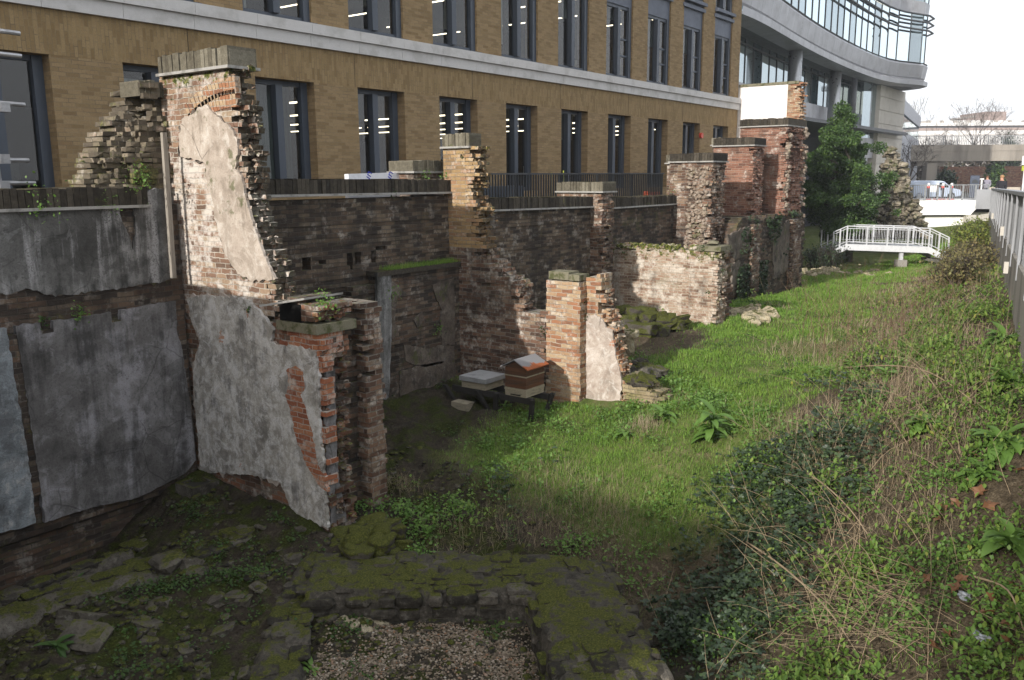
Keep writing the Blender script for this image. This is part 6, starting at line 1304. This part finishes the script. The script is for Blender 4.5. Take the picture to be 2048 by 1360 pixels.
px_ = [(250+310*u+rs.gauss(0, 14), 1195-50*u+rs.gauss(0, 10)) for u in np.linspace(0, 1, 60)]+[(rs.gauss(385, 18), rs.gauss(1030, 12)) for i in range(16)]+[(rs.gauss(455, 14), rs.gauss(985, 8)) for i in range(12)]+[(rs.gauss(400, 30), rs.gauss(950, 6)) for i in range(10)]+[(rs.gauss(570, 10), rs.gauss(1035, 12)) for i in range(10)]+[(rs.gauss(270, 20), rs.gauss(1045, 10)) for i in range(8)]+[(rs.gauss(460, 50), rs.gauss(1110, 20)) for i in range(14)]+[(rs.gauss(640, 60), rs.gauss(1090, 15)) for i in range(8)]+[(rs.gauss(700, 20), rs.gauss(1265, 12)) for i in range(6)]+[(rs.gauss(1000, 60), rs.gauss(1245, 5)) for i in range(8)]
pq = np.array([hit(a_, b_)[:2] for a_, b_ in px_]); x = np.concatenate([x[k], pq[:, 0]]); y = np.concatenate([y[k], pq[:, 1]]); k = slice(None)
make_cover('small_leaf_cover', x[k], y[k], 18, .07, .1, leaf_v, leaf_f, .03, M['ivy'], .7)
x, y = candidates(5000, 6.6, 14, -.2, 8, 1.2); f = fbm(x*1.3, y*1.3, 101, 4); k = RNG.random(len(x)) < np.clip((f-.52)*5, 0, 1)
make_cover('mid_green_cover', x[k], y[k], 16, .09, .2, leaf_v, leaf_f, .04, M['dock'], .8)
# bare litter of twigs and dead stalks
def stalk_mesh(name, N_, gen, r0, mat):
    m = MB()
    for i in range(N_):
        P = gen(i)
        if P is None: continue
        m.tube(P, [r0*(1-.75*j/(len(P)-1)) for j in range(len(P))], 4, cap=False)
    return tag(m.build(name, mat, recalc=False), kind='stuff')
rs = random.Random(77)
def bentstalk(px, py, L, lean, az=None):
    q = hit(px, py); a = az if az is not None else rs.uniform(0, 6.3); P = []; n = 6; el = pi/2-lean; p = np.array(q)-[0, 0, .02]
    for j in range(n+1):
        P.append(tuple(p)); p = p+np.array((cos(a)*cos(el), sin(a)*cos(el), sin(el)))*L/n; el -= rs.uniform(-.05, .22); a += rs.uniform(-.15, .15)
    return P
def gen1(i):
    r = rs.random()
    if r < .4: px, py = rs.gauss(1790, 120), rs.gauss(640, 70)
    elif r < .75: px, py = rs.gauss(1640, 150), rs.gauss(1100, 130)
    else: px, py = rs.gauss(1850, 120), rs.gauss(820, 90)
    if px > 2030 or px < 1280 or py < 520: return None
    return bentstalk(px, py, rs.uniform(.35, 1.1), rs.uniform(.15, 1.25))
stalk_mesh('dead_stalks', 480, gen1, .0042, M['stem'])
def gen2(i):
    px, py = rs.gauss(1790, 130), rs.gauss(1240, 70)
    if px > 2040 or py > 1355: return None
    return bentstalk(px, py, rs.uniform(.3, .9), rs.uniform(1.2, 1.55))
stalk_mesh('flattened_straw', 380, gen2, .0032, M['stem'])
def gen3(i):
    px, py = rs.gauss(1740, 100), rs.gauss(620, 60)
    return bentstalk(px, py, rs.uniform(.5, 1.1), rs.uniform(.0, .4)) if 1560 < px < 1930 else None
stalk_mesh('brown_weed_stems', 520, gen3, .0045, plain_mat('brown_weed', (.16, .105, .07), .9, .1))
for k_, (pts_, lab) in enumerate((([(1690, 742), (1780, 760), (1860, 778), (1950, 815)], 'long pale bare cane arching across the bank in the middle right'), ([(1480, 1085), (1560, 1170), (1650, 1260), (1720, 1330)], 'long dry pale stalk lying down the slope at the lower right'), ([(1945, 1165), (2010, 1230), (2046, 1275)], 'short pale dry stalk in the lower right corner'), ([(1600, 950), (1640, 1000), (1700, 1060), (1760, 1120)], 'bent straw-coloured stalk above the leafy clump at the lower right'))):
    m = MB(); P = []
    for j, (a, b) in enumerate(pts_): q = hit(a, b); P.append((q[0], q[1], q[2]+(.06 if j in (0, len(pts_)-1) else .22)))
    P = [tuple(p) for p in np.array(catmull([np.array(p) for p in P], 5))]; m.tube(P, [.011-.006*j/len(P) for j in range(len(P))], 6); tag(m.build('dry_cane', M['stem']), lab, 'cane')

# broad-leaved rosettes, one thing each
def big_leaf(m, base, az, L, W, el, droop, rs):
    n = 6; p = np.array(base, float); d = np.array((cos(az), sin(az))); sdv = np.array((-sin(az), cos(az), 0)); prev = None
    for j in range(n+1):
        u = j/n; wv = W*max(.04, sin(pi*min(1, u*.92+.08))**.8)*(1 if u > .1 else .35); fold = np.array((0, 0, wv*.35))
        row = [p-sdv*wv+fold, p, p+sdv*wv+fold]; i0 = len(m.v); m.v += [tuple(q) for q in row]
        if prev is not None:
            m.f += [(prev, prev+1, i0+1, i0), (prev+1, prev+2, i0+2, i0+1)]; m.m += [0, 0]
        prev = i0; p = p+np.array((d[0]*cos(el), d[1]*cos(el), sin(el)))*L/n; el -= droop/n
def rosette(name, px, py, n, L, lab, mat, group, rs, tall=0., cat='plant'):
    q = hit(px, py); o = empty(name, q, lab, cat, group)
    for i in range(n):
        m = MB(); u = i/n; el = rs.uniform(.35, 1.2) if not tall else rs.uniform(-.1, .9); l = L*rs.uniform(.65, 1.1)
        big_leaf(m, np.array(q)+[rs.uniform(-.03, .03), rs.uniform(-.03, .03), tall*(.1+.9*u)], i*2.4+rs.uniform(-.4, .4), l, l*rs.uniform(.14, .2), el, rs.uniform(.6, 1.6), rs)
        m.build('leaf', mat, o, smooth=True, recalc=False)
    if tall: m = MB(); m.tube([tuple(q), (q[0], q[1], q[2]+tall)], .012, 6); m.build('stem', mat, o)
rs = random.Random(91)
G_ = 'broad-leaved plants in the garden'
for px, py, n, L, tall, lab in ((1425, 885, 26, .36, .42, 'tall light green foxglove-like plant standing alone at the right of the lower lawn'), (1255, 878, 13, .28, .1, 'small light green plant among dead leaves just right of the plastered stub foot'), (1325, 845, 16, .32, .2, 'dark-leaved plant beside a straw tussock near the plastered stub'), (1650, 752, 12, .3, .1, 'broad-leaved rosette, left of the row of three on the bank edge'), (1722, 748, 12, .3, .1, 'broad-leaved rosette, middle of the row of three on the bank edge'), (1775, 760, 12, .28, .1, 'broad-leaved rosette, right of the row of three on the bank edge'), (2000, 905, 34, .42, .15, 'large clump of long green leaves at the right edge below the parapet'), (2010, 690, 28, .4, .12, 'lush green leaf clump at the parapet foot, upper right'), (2020, 780, 28, .38, .12, 'green leaf clump under the parapet between two larger clumps'), (2020, 1100, 30, .4, .12, 'bright green leaf clump at the lower right edge'), (1960, 960, 18, .32, .08, 'low green rosette in front of the large right-edge clump'), (1845, 860, 20, .32, .12, 'yellowish leafy plant on the crest of the right bank'), (1730, 800, 10, .24, .08, 'fern-like green plant below the row of three rosettes'), (1070, 1255, 14, .17, .08, 'bright green plant at the right corner of the gravel by the footing'), (1140, 1310, 12, .19, .06, 'green tongue-leaved plant growing on the right stone footing'), (1210, 1300, 7, .15, .03, 'small spiky green plant on top of the right stone footing'), (622, 1345, 12, .16, .06, 'small green plant at the bottom edge left of the gravel'), (150, 1175, 12, .2, .06, 'bluish green rosette on the dark rubble, upper left of the pair'), (115, 1300, 12, .2, .06, 'bluish green rosette on the dark rubble, lower left of the pair'), (770, 1165, 16, .14, .05, 'rounded green plant hanging on the mossy stump side'), (760, 1150, 8, .12, .06, 'pale green fern tuft on top of the stone footing'), (1010, 820, 9, .2, .1, 'dark leafy plant in front of the beehive stand')):
    rosette('broad_leaved_plant', px, py, n, L, lab, M['dock'] if 'bluish' not in lab else M['ivy'], G_, rs, tall)
# small tufts on the walls
def tuft(P, lab, n=40, r=.09, size=.035):
    P = np.array(P, float); o_ = RNG.normal(0, 1, (n, 3))*[r*.5, r*.5, r*.6]
    ob = scatter_mesh('wall_plant', leaf_v, leaf_f, frand(n, 1.)@sc_(size*RNG.uniform(.6, 1.3, n)), P+o_, M['ivy'] if n < 60 else M['dock']); tag(ob, lab, 'plant', 'plants rooted in the walls')
for args in ((onY(75, 407, P_-.06), 'strip of small leaves under the left wall coping', 120, .2), (onY(215, 410, P_-.06), 'small leaves hanging below the coping end of the left wall', 60, .14), (onY(160, 628, P_-.1), 'green sprig on the sooty band of the left wall', 80, .11), (onY(88, 642, P_-.1), 'tiny sprig on the left plaster ledge edge', 30, .06), (onX(498, 618, X1-.05), 'small green plant on the tall cross wall below the plaster', 34, .06), (onY(785, 388, P_-.03), 'little green plant high on the sooty back wall', 36, .06), (onX(884, 360, X2-.05), 'hanging green plant at the left edge of the yellow pier', 70, .12), (onY(852, 352, 10.55), 'green plant on the capped stub left of the yellow pier', 60, .1), (onX(924, 311, X2-.02), 'tiny sprig on the yellow pier face', 16, .04), (onY(875, 660, YL-.04), 'dark green plant on the plaster-patched ledge wall', 70, .1), (onY(785, 590, YL-.05), 'creeping leaves beside the grey pilaster', 70, .14), (onX(1166, 600, 12.05), 'sprig in the dark gap of the free-standing pier, upper', 24, .05), (onX(1168, 632, 12.05), 'sprig in the dark gap of the free-standing pier, lower', 30, .06), (onX(1085, 660, 11.9), 'dark plant on the lower cross wall beside the orange pier', 30, .07), (onX(1405, 498, XM-.1), 'green sprig under the mossy wall cap stone', 40, .08), (onX(1415, 582, XM-.08), 'small green sprig half way down the mossy wall end', 26, .06), (onX(1250, 503, XM-.04), 'sprig at the left of the mossy wall top', 30, .07), (onX(1445, 540, XM+.1), 'sprig on the dark end of the mossy wall', 30, .07), (onY(1345, 386, 10.35), 'grass-green clump on the coping beside the nearest red pier', 80, .16), (onX(280, 355, 5.9), 'leafy clump at the foot of the stepped fragment', 110, .16), (onX(650, 605, X1+.1), 'leafy green growth on the broken top of the brick stub', 120, .14), (onX(566, 1040, 6.45), 'green plant at the lower left foot of the whitewashed wall', 90, .12)): tuft(*args)
# grass and ivy on ledges and the pier base
n_ = 2600; x = RNG.uniform(a[0] if False else 10.1, 12.0, n_); y = RNG.uniform(10.03, 10.3, n_); hh = RNG.uniform(.03, .11, n_); Sx = np.zeros((n_, 3, 3)); Sx[:, 0, 0] = .005; Sx[:, 1, 1] = hh; Sx[:, 2, 2] = hh
tag(scatter_mesh('ledge_grass', blade_v, blade_f, frand(n_, .5)@Sx, np.stack([x, y, np.full(n_, 4.49)], 1), M['grass']), kind='stuff')
n_ = 2600; x = RNG.uniform(21.9, 27.4, n_); z_ = 4.9-np.abs(RNG.normal(0, .45, n_)); y = np.full(n_, YW-.05)+RNG.uniform(-.08, .02, n_); k = fbm(x*1.1, z_*1.6, 5, 4) > .5; x, y, z_ = x[k], y[k], z_[k]; n_ = len(x)
x2 = RNG.uniform(22, 24.2, 1500); z2 = RNG.uniform(2.4, 3.6, 1500); y2 = np.full(1500, YW-.07)
tag(scatter_mesh('ivy', leaf_v, leaf_f, frand(n_+1500, 1.1)@sc_(RNG.uniform(.05, .1, n_+1500)), np.concatenate([np.stack([x, y, z_], 1), np.stack([x2, y2, z2], 1)]), M['bramble']), kind='stuff')
# fallen plane leaves
pv = []; 
for i in range(15):
    a_ = 2*pi*i/15; r = (1, .55, .62)[i % 3]*(1-.35*abs(sin(a_/2-pi/2))**3); pv.append((cos(a_+pi/2)*r*.5, sin(a_+pi/2)*r*.5, .09*sin(a_*2+1)))
lm = bpy.data.meshes.new('fallen_leaf'); lm.from_pydata([(0, 0, -.03)]+pv, [], [(0, 1+i, 1+(i+1) % 15) for i in range(15)]); lm.materials.append(M['brownleaf'])
for px, py in ((1880, 1040), (1870, 1058), (1975, 1030), (1958, 1005), (1945, 985), (1910, 1025), (1830, 1165), (1850, 1180), (1910, 1200), (1990, 1195), (1985, 1220), (2010, 1275), (1870, 1320), (2035, 1345), (1970, 1250), (2015, 1310), (2000, 925), (1985, 930), (1940, 925), (2040, 960), (1755, 1165), (1920, 1180), (2030, 1200), (1890, 1290), (1340, 1095), (1040, 912), (1300, 920)):
    q = hit(px, py); o = link('fallen_leaf', lm); o.location = (q[0], q[1], q[2]+.12 if px > 1500 else q[2]+.03); o.rotation_euler = (rs.uniform(-.7, .7), rs.uniform(-.7, .7), rs.uniform(0, 6.3)); s_ = rs.uniform(.12, .22) if px > 1500 else .08; o.scale = (s_, s_, s_)
    tag(o, 'curled brown fallen plane leaf lying in the greenery', 'leaf', 'fallen brown plane leaves')
M['plastic'] = plain_mat('crumpled_clear_plastic', (.3, .32, .35), .15, .7, var=.4, scale=14., dirtamt=.2)
for px, py, lab in ((1925, 1215, 'crumpled clear plastic wrapper in the leaves, upper of the two at the lower right'), (1960, 1300, 'crumpled clear plastic wrapper in the leaves, lower of the two at the lower right')):
    q = hit(px, py); m = MB(); m.rock(q+[0, 0, .11], (.05, .04, .025), rs, sub=3, rough=.5); tag(m.build('plastic_wrapper', M['plastic']), lab, 'litter')

# ------------------------------------------------------------------ trees and shrubs
def branch_mesh(m, p, d, L, r, depth, rs, spread=.55, up=.1, minr=.006, seg=3, tips=None):
    P = [tuple(p)]; R_ = [r]; q = np.array(p, float); dd = np.array(d, float)
    for j in range(seg): dd = dd+np.array([rs.gauss(0, .14), rs.gauss(0, .14), rs.gauss(up*.5, .08)]); dd /= np.linalg.norm(dd); q = q+dd*L/seg; P.append(tuple(q)); R_.append(max(minr, r*(1-.4*(j+1)/seg)))
    m.tube(P, R_, 5 if depth > 1 else 3, cap=False)
    if depth <= 0:
        if tips is not None: tips.append(q)
        return
    for k in range(rs.choice((2, 3, 3))):
        nd = dd+np.array([rs.gauss(0, spread), rs.gauss(0, spread), rs.gauss(up, spread*.6)]); nd /= np.linalg.norm(nd)
        s_ = P[rs.choice((-1, -1, -2))]; branch_mesh(m, s_, nd, L*rs.uniform(.6, .85), R_[-1]*.75, depth-1, rs, spread, up, minr, seg, tips)
M['bark'] = plain_mat('bark', (.09, .075, .06), .9, .1, var=.4, scale=8, grain=(3, 3, .6))
M['everg'] = leaf_mat('evergreen_leaf', [(0, (.022, .05, .016)), (.4, (.05, .1, .026)), (.75, (.095, .165, .04)), (1, (.16, .23, .06))], .28, .45, .35)
DT = 40.5; base = atD(1700, 470, DT); base[2] = float(gz(min(base[0], 60), base[1])[0])
tr = empty('evergreen_tree', base, 'dense dark green evergreen tree growing beside the ruined piers', 'tree')
rs = random.Random(5); m = MB(); m.tube([tuple(base), tuple(base+[.1, .05, 1.5]), tuple(base+[-.1, 0, 4])], [.2, .16, .06], 8)
cl = []; 
for (px, py, rx, ry, n) in ((1692, 222, 8, 16, 4), (1694, 245, 16, 16, 8), (1694, 272, 30, 18, 16), (1668, 268, 20, 16, 6), (1696, 300, 46, 20, 24), (1695, 332, 60, 22, 32), (1698, 365, 74, 24, 42), (1702, 400, 84, 24, 46), (1630, 390, 20, 30, 10), (1700, 432, 68, 20, 34), (1700, 458, 50, 14, 20), (1640, 318, 18, 18, 6)):
    for i in range(int(n*2.1)): cl.append((atD(px-6+rs.gauss(0, rx*.42), py+rs.gauss(0, ry*.5), DT+rs.gauss(0, .8)), rs.uniform(.2, .44)))
for c, r in cl[::3]: 
    b = base+[0, 0, min(max(c[2]-base[2]-.8, .5), 4)]; m.tube([tuple(b), tuple((b+c)/2+[0, 0, .15]), tuple(c)], [.05, .03, .012], 4, cap=False)
m.build('trunk', M['bark'], tr, recalc=False)
Pp, n_ = [], 0
for c, r in cl:
    k = int(330*(r/.35)**2); v = RNG.normal(0, 1, (k, 3)); v /= np.linalg.norm(v, axis=1)[:, None]; Pp.append(c+v*(r*RNG.random(k)**.45)[:, None]*[1, 1, .75])
Pp = np.concatenate(Pp); n_ = len(Pp); scatter_mesh('crown', leaf_v*[1.1, 1, 1], leaf_f, frand(n_, 1.1)@sc_(RNG.uniform(.055, .11, n_)), Pp, M['everg'], tr)
def shrub(name, spots, lab, mat, leafsize, n, rs, lean=None, cat='shrub', leafy=1., twig=True):
    o = empty(name, spots[0][0], lab, cat); m = MB(); Pp = []
    for q, h, wd in spots:
        for i in range(int(9*wd/.5)):
            b = np.array(q)+[rs.gauss(0, wd*.25), rs.gauss(0, wd*.25), 0]; tips = []; branch_mesh(m, b, (rs.gauss(0, .3), rs.gauss(0, .3), 1), h*.4, .014, 3, rs, .45, .1, .004, 3, tips)
            for tq in tips: Pp.append(tq)
    m.build('stems', M['twig'], o, recalc=False); Pp = np.array(Pp); k = RNG.integers(0, len(Pp), n); Q = Pp[k]+RNG.normal(0, .13, (n, 3)); Q[:, 2] -= np.abs(RNG.normal(0, .25, n))*1.2
    g = gz(np.clip(Q[:, 0], -5, 66), Q[:, 1])+.02; Q[:, 2] = np.maximum(Q[:, 2], g)
    scatter_mesh('foliage', leaf_v, leaf_f, frand(n, 1.)@sc_(leafsize*RNG.uniform(.6, 1.4, n)), Q, mat, o)
M['hedge_tan'] = leaf_mat('tan_hedge_leaf', [(0, (.09, .1, .035)), (.4, (.16, .15, .06)), (.7, (.24, .19, .09)), (1, (.2, .22, .06))], .3)
M['hedge_yel'] = leaf_mat('yellow_green_leaf', [(0, (.1, .16, .03)), (.5, (.18, .23, .045)), (1, (.3, .27, .06))], .35)
def bankpt(t_, o_): q = pd*t_+pn*(OFFP-o_); return np.array((q[0], q[1], float(gz(q[0], q[1])[0])))
rs = random.Random(17)
shrub('bank_shrub', [(bankpt(t_, rs.uniform(.5, 1.3)), rs.uniform(.6, .9), .8) for t_ in np.arange(24, 40, 1.1)], 'tan and green straggly shrub hedge along the parapet foot', M['hedge_tan'], .07, 11000, rs)
shrub('bank_shrub', [(bankpt(t_, rs.uniform(.5, 1.1)), rs.uniform(.9, 1.3), .8) for t_ in np.arange(44, 57, 1.6)], 'yellow-green bush at the far end of the parapet below the white road deck', M['hedge_yel'], .1, 7000, rs)
shrub('dark_bush', [(atD(1655+dx, 470, 36.5)*[1, 1, 0]+[0, 0, 2.], 1., .8) for dx in (-18, 0, 14)], 'sparse dark bush in the shade between the tallest pier and the footbridge', M['bramble'], .07, 1800, rs)
# dark arching bramble canes in front of the footbridge end
m = MB()
for pts_ in ([(1895, 530), (1910, 518), (1925, 516), (1938, 522)], [(1912, 536), (1928, 526), (1945, 520), (1950, 524)], [(1950, 600), (1965, 575), (1985, 560), (1990, 580)]):
    P = [atD(a_, b_, 27.) for a_, b_ in pts_]; m.tube([tuple(p) for p in catmull(P, 5)], .03, 5)
    for p in P:
        for i in range(4): m.rock(p+np.array((rs.gauss(0, .07), rs.gauss(0, .07), rs.gauss(0, .05))), (.07, .05, .05), rs)
q0 = hit(1893, 560); tag(m.build('bramble_cane', M['twig']), 'dark arching bramble canes before the right ramp of the footbridge', 'bramble')
def bare_tree(px, py, d, h, lab, rs, depth=5, r=.16, spread=.5, mat=None, base_z=3.8):
    b = atD(px, py, d); b[2] = base_z; o = empty('bare_tree', b, lab, 'tree'); m = MB(); m.tube([tuple(b), tuple(b+[0, 0, h*.28])], [r, r*.8], 7)
    o2 = m.build('trunk', M['bark'], o); m = MB()
    for i in range(5): branch_mesh(m, b+[0, 0, h*rs.uniform(.2, .3)], (rs.gauss(0, .5), rs.gauss(0, .5), 1), h*.27, r*.6, depth, rs, spread, .12, .012, 3)
    m.build('crown', M['bark'], o, recalc=False)
rs = random.Random(29)
bare_tree(1950, 330, 125, 12.5, 'large bare winter tree before the white terrace block', rs, 5, .22)
bare_tree(1838, 330, 120, 13.5, 'slender bare winter tree behind the clad hall end', rs, 4, .14, .4)
bare_tree(1815, 380, 84, 6.5, 'leaning bare tree under the walkway beside the van', rs, 4, .12, .6)
bare_tree(2010, 330, 130, 9., 'bushy bare winter tree at the right before the white terrace block', rs, 5, .16, .6)
bare_tree(1885, 330, 128, 8., 'low bare winter tree in front of the terrace balconies', rs, 5, .14, .65)
for px, py, d, hh, wd, lab, mt in ((1985, 395, 98, 3.6, 1.8, 'dark bluish evergreen bush before the red brick wall', M['everg']), (1890, 392, 92, 2.6, 1.6, 'dark rounded bush beside the walkway column', M['bramble']), (2015, 330, 108, 4.5, 2.5, 'tangled shrubs hanging over the top of the red brick wall', M['bramble'])):
    b = atD(px, py, d); b[2] = 3.86 if py > 350 else 6.; o = empty('far_bush', b, lab, 'bush'); n_ = 1500; v = RNG.normal(0, 1, (n_, 3)); v /= np.linalg.norm(v, axis=1)[:, None]; lum = 1+.3*np.sin(v[:, 0]*5)*np.cos(v[:, 1]*4+v[:, 2]*3)
    Q = b+[0, 0, hh*.5]+v*(RNG.random(n_)**.35*lum)[:, None]*[wd/2*1.2, wd/2*1.2, hh/2]
    scatter_mesh('crown', leaf_v, leaf_f, frand(n_, 1.1)@sc_(RNG.uniform(.2, .4, n_)), Q, mt, o); m = MB(); m.tube([tuple(b-[0, 0, .3]), tuple(b+[0, 0, hh*.5])], .08, 6); m.build('stem', M['bark'], o)
# undergrowth mass under the walkway
n_ = 8000; a = atD(1800, 350, 112); u = RNG.uniform(0, 1, n_); P = a+np.outer(u*22, ax)+np.outer(RNG.uniform(0, 3, n_), ay); P[:, 2] = 3.9+RNG.random(n_)**1.1*(3.2+2.4*fbm(u*9, u*0, 3)); tag(scatter_mesh('far_undergrowth', leaf_v, leaf_f, frand(n_, 1.1)@sc_(RNG.uniform(.25, .5, n_)), P, leaf_mat('far_brown_scrub', [(0, (.06, .05, .04)), (.5, (.11, .09, .07)), (1, (.1, .12, .06))])), kind='stuff')

# ------------------------------------------------------------------ two people beyond the parapet
M['skin'] = plain_mat('skin', (.5, .27, .19), .6, .35, var=.08, dirtamt=0); M['hair'] = plain_mat('brown_hair', (.12, .06, .03), .7, .3); M['fairhair'] = plain_mat('fair_hair', (.35, .2, .1), .7, .3)
def person(px, py, d, zg_, h, lab, coat, trous, hair, face):
    b = atD(px, py, d); b[2] = zg_; o = empty('person', b, lab, 'person'); f = np.array((cos(face), sin(face), 0)); s = np.array((-f[1], f[0], 0)); k = h/1.75
    def J(fw_, sd_, z_): q = b+(f*fw_+s*sd_)*k; return (q[0], q[1], b[2]+z_*k)
    js = [(J(0, 0, .95), .15), (J(0, 0, 1.2), .15), (J(0, 0, 1.42), .15), (J(.01, 0, 1.52), .06), (J(.03, 0, 1.6), .085), (J(.03, 0, 1.69), .085)]
    eds = [(0, 1), (1, 2), (2, 3), (3, 4), (4, 5)]
    for sg in (-1, 1):
        i = len(js); js += [(J(0, sg*.19, 1.42), .07), (J(-.02*sg, sg*.25, 1.15), .055), (J(.12+.03*sg, sg*.23, .93), .045), (J(.17, sg*.22, .83), .04)]; eds += [(2, i), (i, i+1), (i+1, i+2), (i+2, i+3)]
        i = len(js); js += [(J(0, sg*.1, .86), .1), (J(.1*sg, sg*.1, .5), .075), (J(.12*sg-.05, sg*.1, .1), .055), (J(.12*sg+.1, sg*.1, .04), .045)]; eds += [(0, i), (i, i+1), (i+1, i+2), (i+2, i+3)]
    me = bpy.data.meshes.new('body'); me.from_pydata([j[0] for j in js], eds, []); ob = link('body', me, o)
    sk = ob.modifiers.new('skin', 'SKIN'); 
    for v, j in zip(me.skin_vertices[0].data if me.skin_vertices else [], js): v.radius = (j[1]*k, j[1]*k)
    if not me.skin_vertices:
        pass
    sub = ob.modifiers.new('sub', 'SUBSURF'); sub.levels = 1; sub.render_levels = 1
    t = NT('clothing'); z = t.n('SeparateXYZ', {0: t.n('TexCoord').outputs['Object']}).outputs[2]; zr_ = t.math('DIVIDE', t.math('SUBTRACT', z, b[2]), h)
    c = t.ramp(zr_, [(0, (.03, .03, .03)), (.05, trous), (.5, coat), (.855, (.5, .28, .2))], 'CONSTANT'); me.materials.append(t.bsdf(c, .8, .2))
    m = MB(); m.rock(J(.01, 0, 1.7), (.1*k, .095*k, .09*k), random.Random(1), sub=2, rough=.04); m.build('hair', hair, o, smooth=True)
    return o
def skin_ready(me):
    bpy.context.view_layer.update()
person(2003, 372, 46, 4.12, 1.78, 'person in a dark jacket behind the parapet, head and shoulders showing', (.02, .02, .025), (.03, .03, .05), M['fairhair'], 2.8)
person(1973, 380, 63.5, zdeck, 1.7, 'person in a grey-lilac coat by the right end of the deck railing', (.22, .21, .26), (.04, .04, .06), M['hair'], 2.9)

# ------------------------------------------------------------------ the street's other buildings behind the viewer, which shade the garden
sb2 = empty('street_building', (-22, 8, 4.4), 'brick street building behind the viewer, its roof edge shading the foreground', 'building')
m = MB(); m.box(-34, -15, 3.4, 12.5, 3, 11.3); m.build('wall', M['office_brick'], sb2); m = MB(); m.box(-34.2, -14.8, 3.2, 12.7, 11.3, 11.6); m.build('parapet', M['stone_band'], sb2)
for yy in np.arange(4, 11, 2.6):
    f_ = MB(); f_.box(-15, -14.94, yy, yy+1.4, 5.6, 8.6); wo = f_.build('window', M['frame'], sb2); g_ = MB(); g_.box(-14.937, -14.93, yy+.1, yy+1.3, 5.7, 8.5); g_.build('pane', M['cw_glass'], wo)
o = wall('cross_wall', (1.3, 9, 1.5), 'brick cross wall of the next bay, out of view to the left, shading the plaster', 'ruined wall')
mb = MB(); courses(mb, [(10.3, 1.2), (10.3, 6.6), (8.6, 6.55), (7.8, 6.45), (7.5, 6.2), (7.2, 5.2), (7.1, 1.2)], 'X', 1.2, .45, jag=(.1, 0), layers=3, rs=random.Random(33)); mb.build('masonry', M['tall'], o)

rs = random.Random(71); o = empty('shade_plane_tree', (-9, -3.4, 4.4), 'unseen bare plane tree added behind the viewer to dapple the near bank with shade', 'tree')  # unseen tree added for its shade; crown thinned to leave the bank half lit
m = MB(); b = np.array((-9., -3.2, 4.4)); m.tube([tuple(b), tuple(b+[.1, .5, 2.2])], [.3, .24], 10); m.build('trunk', M['bark'], o); m = MB()
for i in range(7): branch_mesh(m, b+[.1, .5, rs.uniform(1.6, 2.3)], (rs.gauss(0, .35), rs.uniform(-.4, 1.5), rs.uniform(.35, 1.)), 1.9, .13, 4, rs, .5, .06, .016, 3)
m.build('crown', M['bark'], o, recalc=False)

# winter air
_haze = MB(); _haze.box(-60, 400, -260, 320, -.6, 30); hz = _haze.build('haze', []); tag(hz, kind='stuff'); hz.data.materials.clear()
t = NT('haze_air'); t.t.nodes.remove(t.out); t.out = t.t.nodes.new('ShaderNodeOutputMaterial'); v = t.n('VolumePrincipled', {'Color': (.9, .93, 1.), 'Density': .0008, 'Anisotropy': .3}); t.t.links.new(v.outputs[0], t.out.inputs['Volume']); hz.data.materials.append(t.mat)
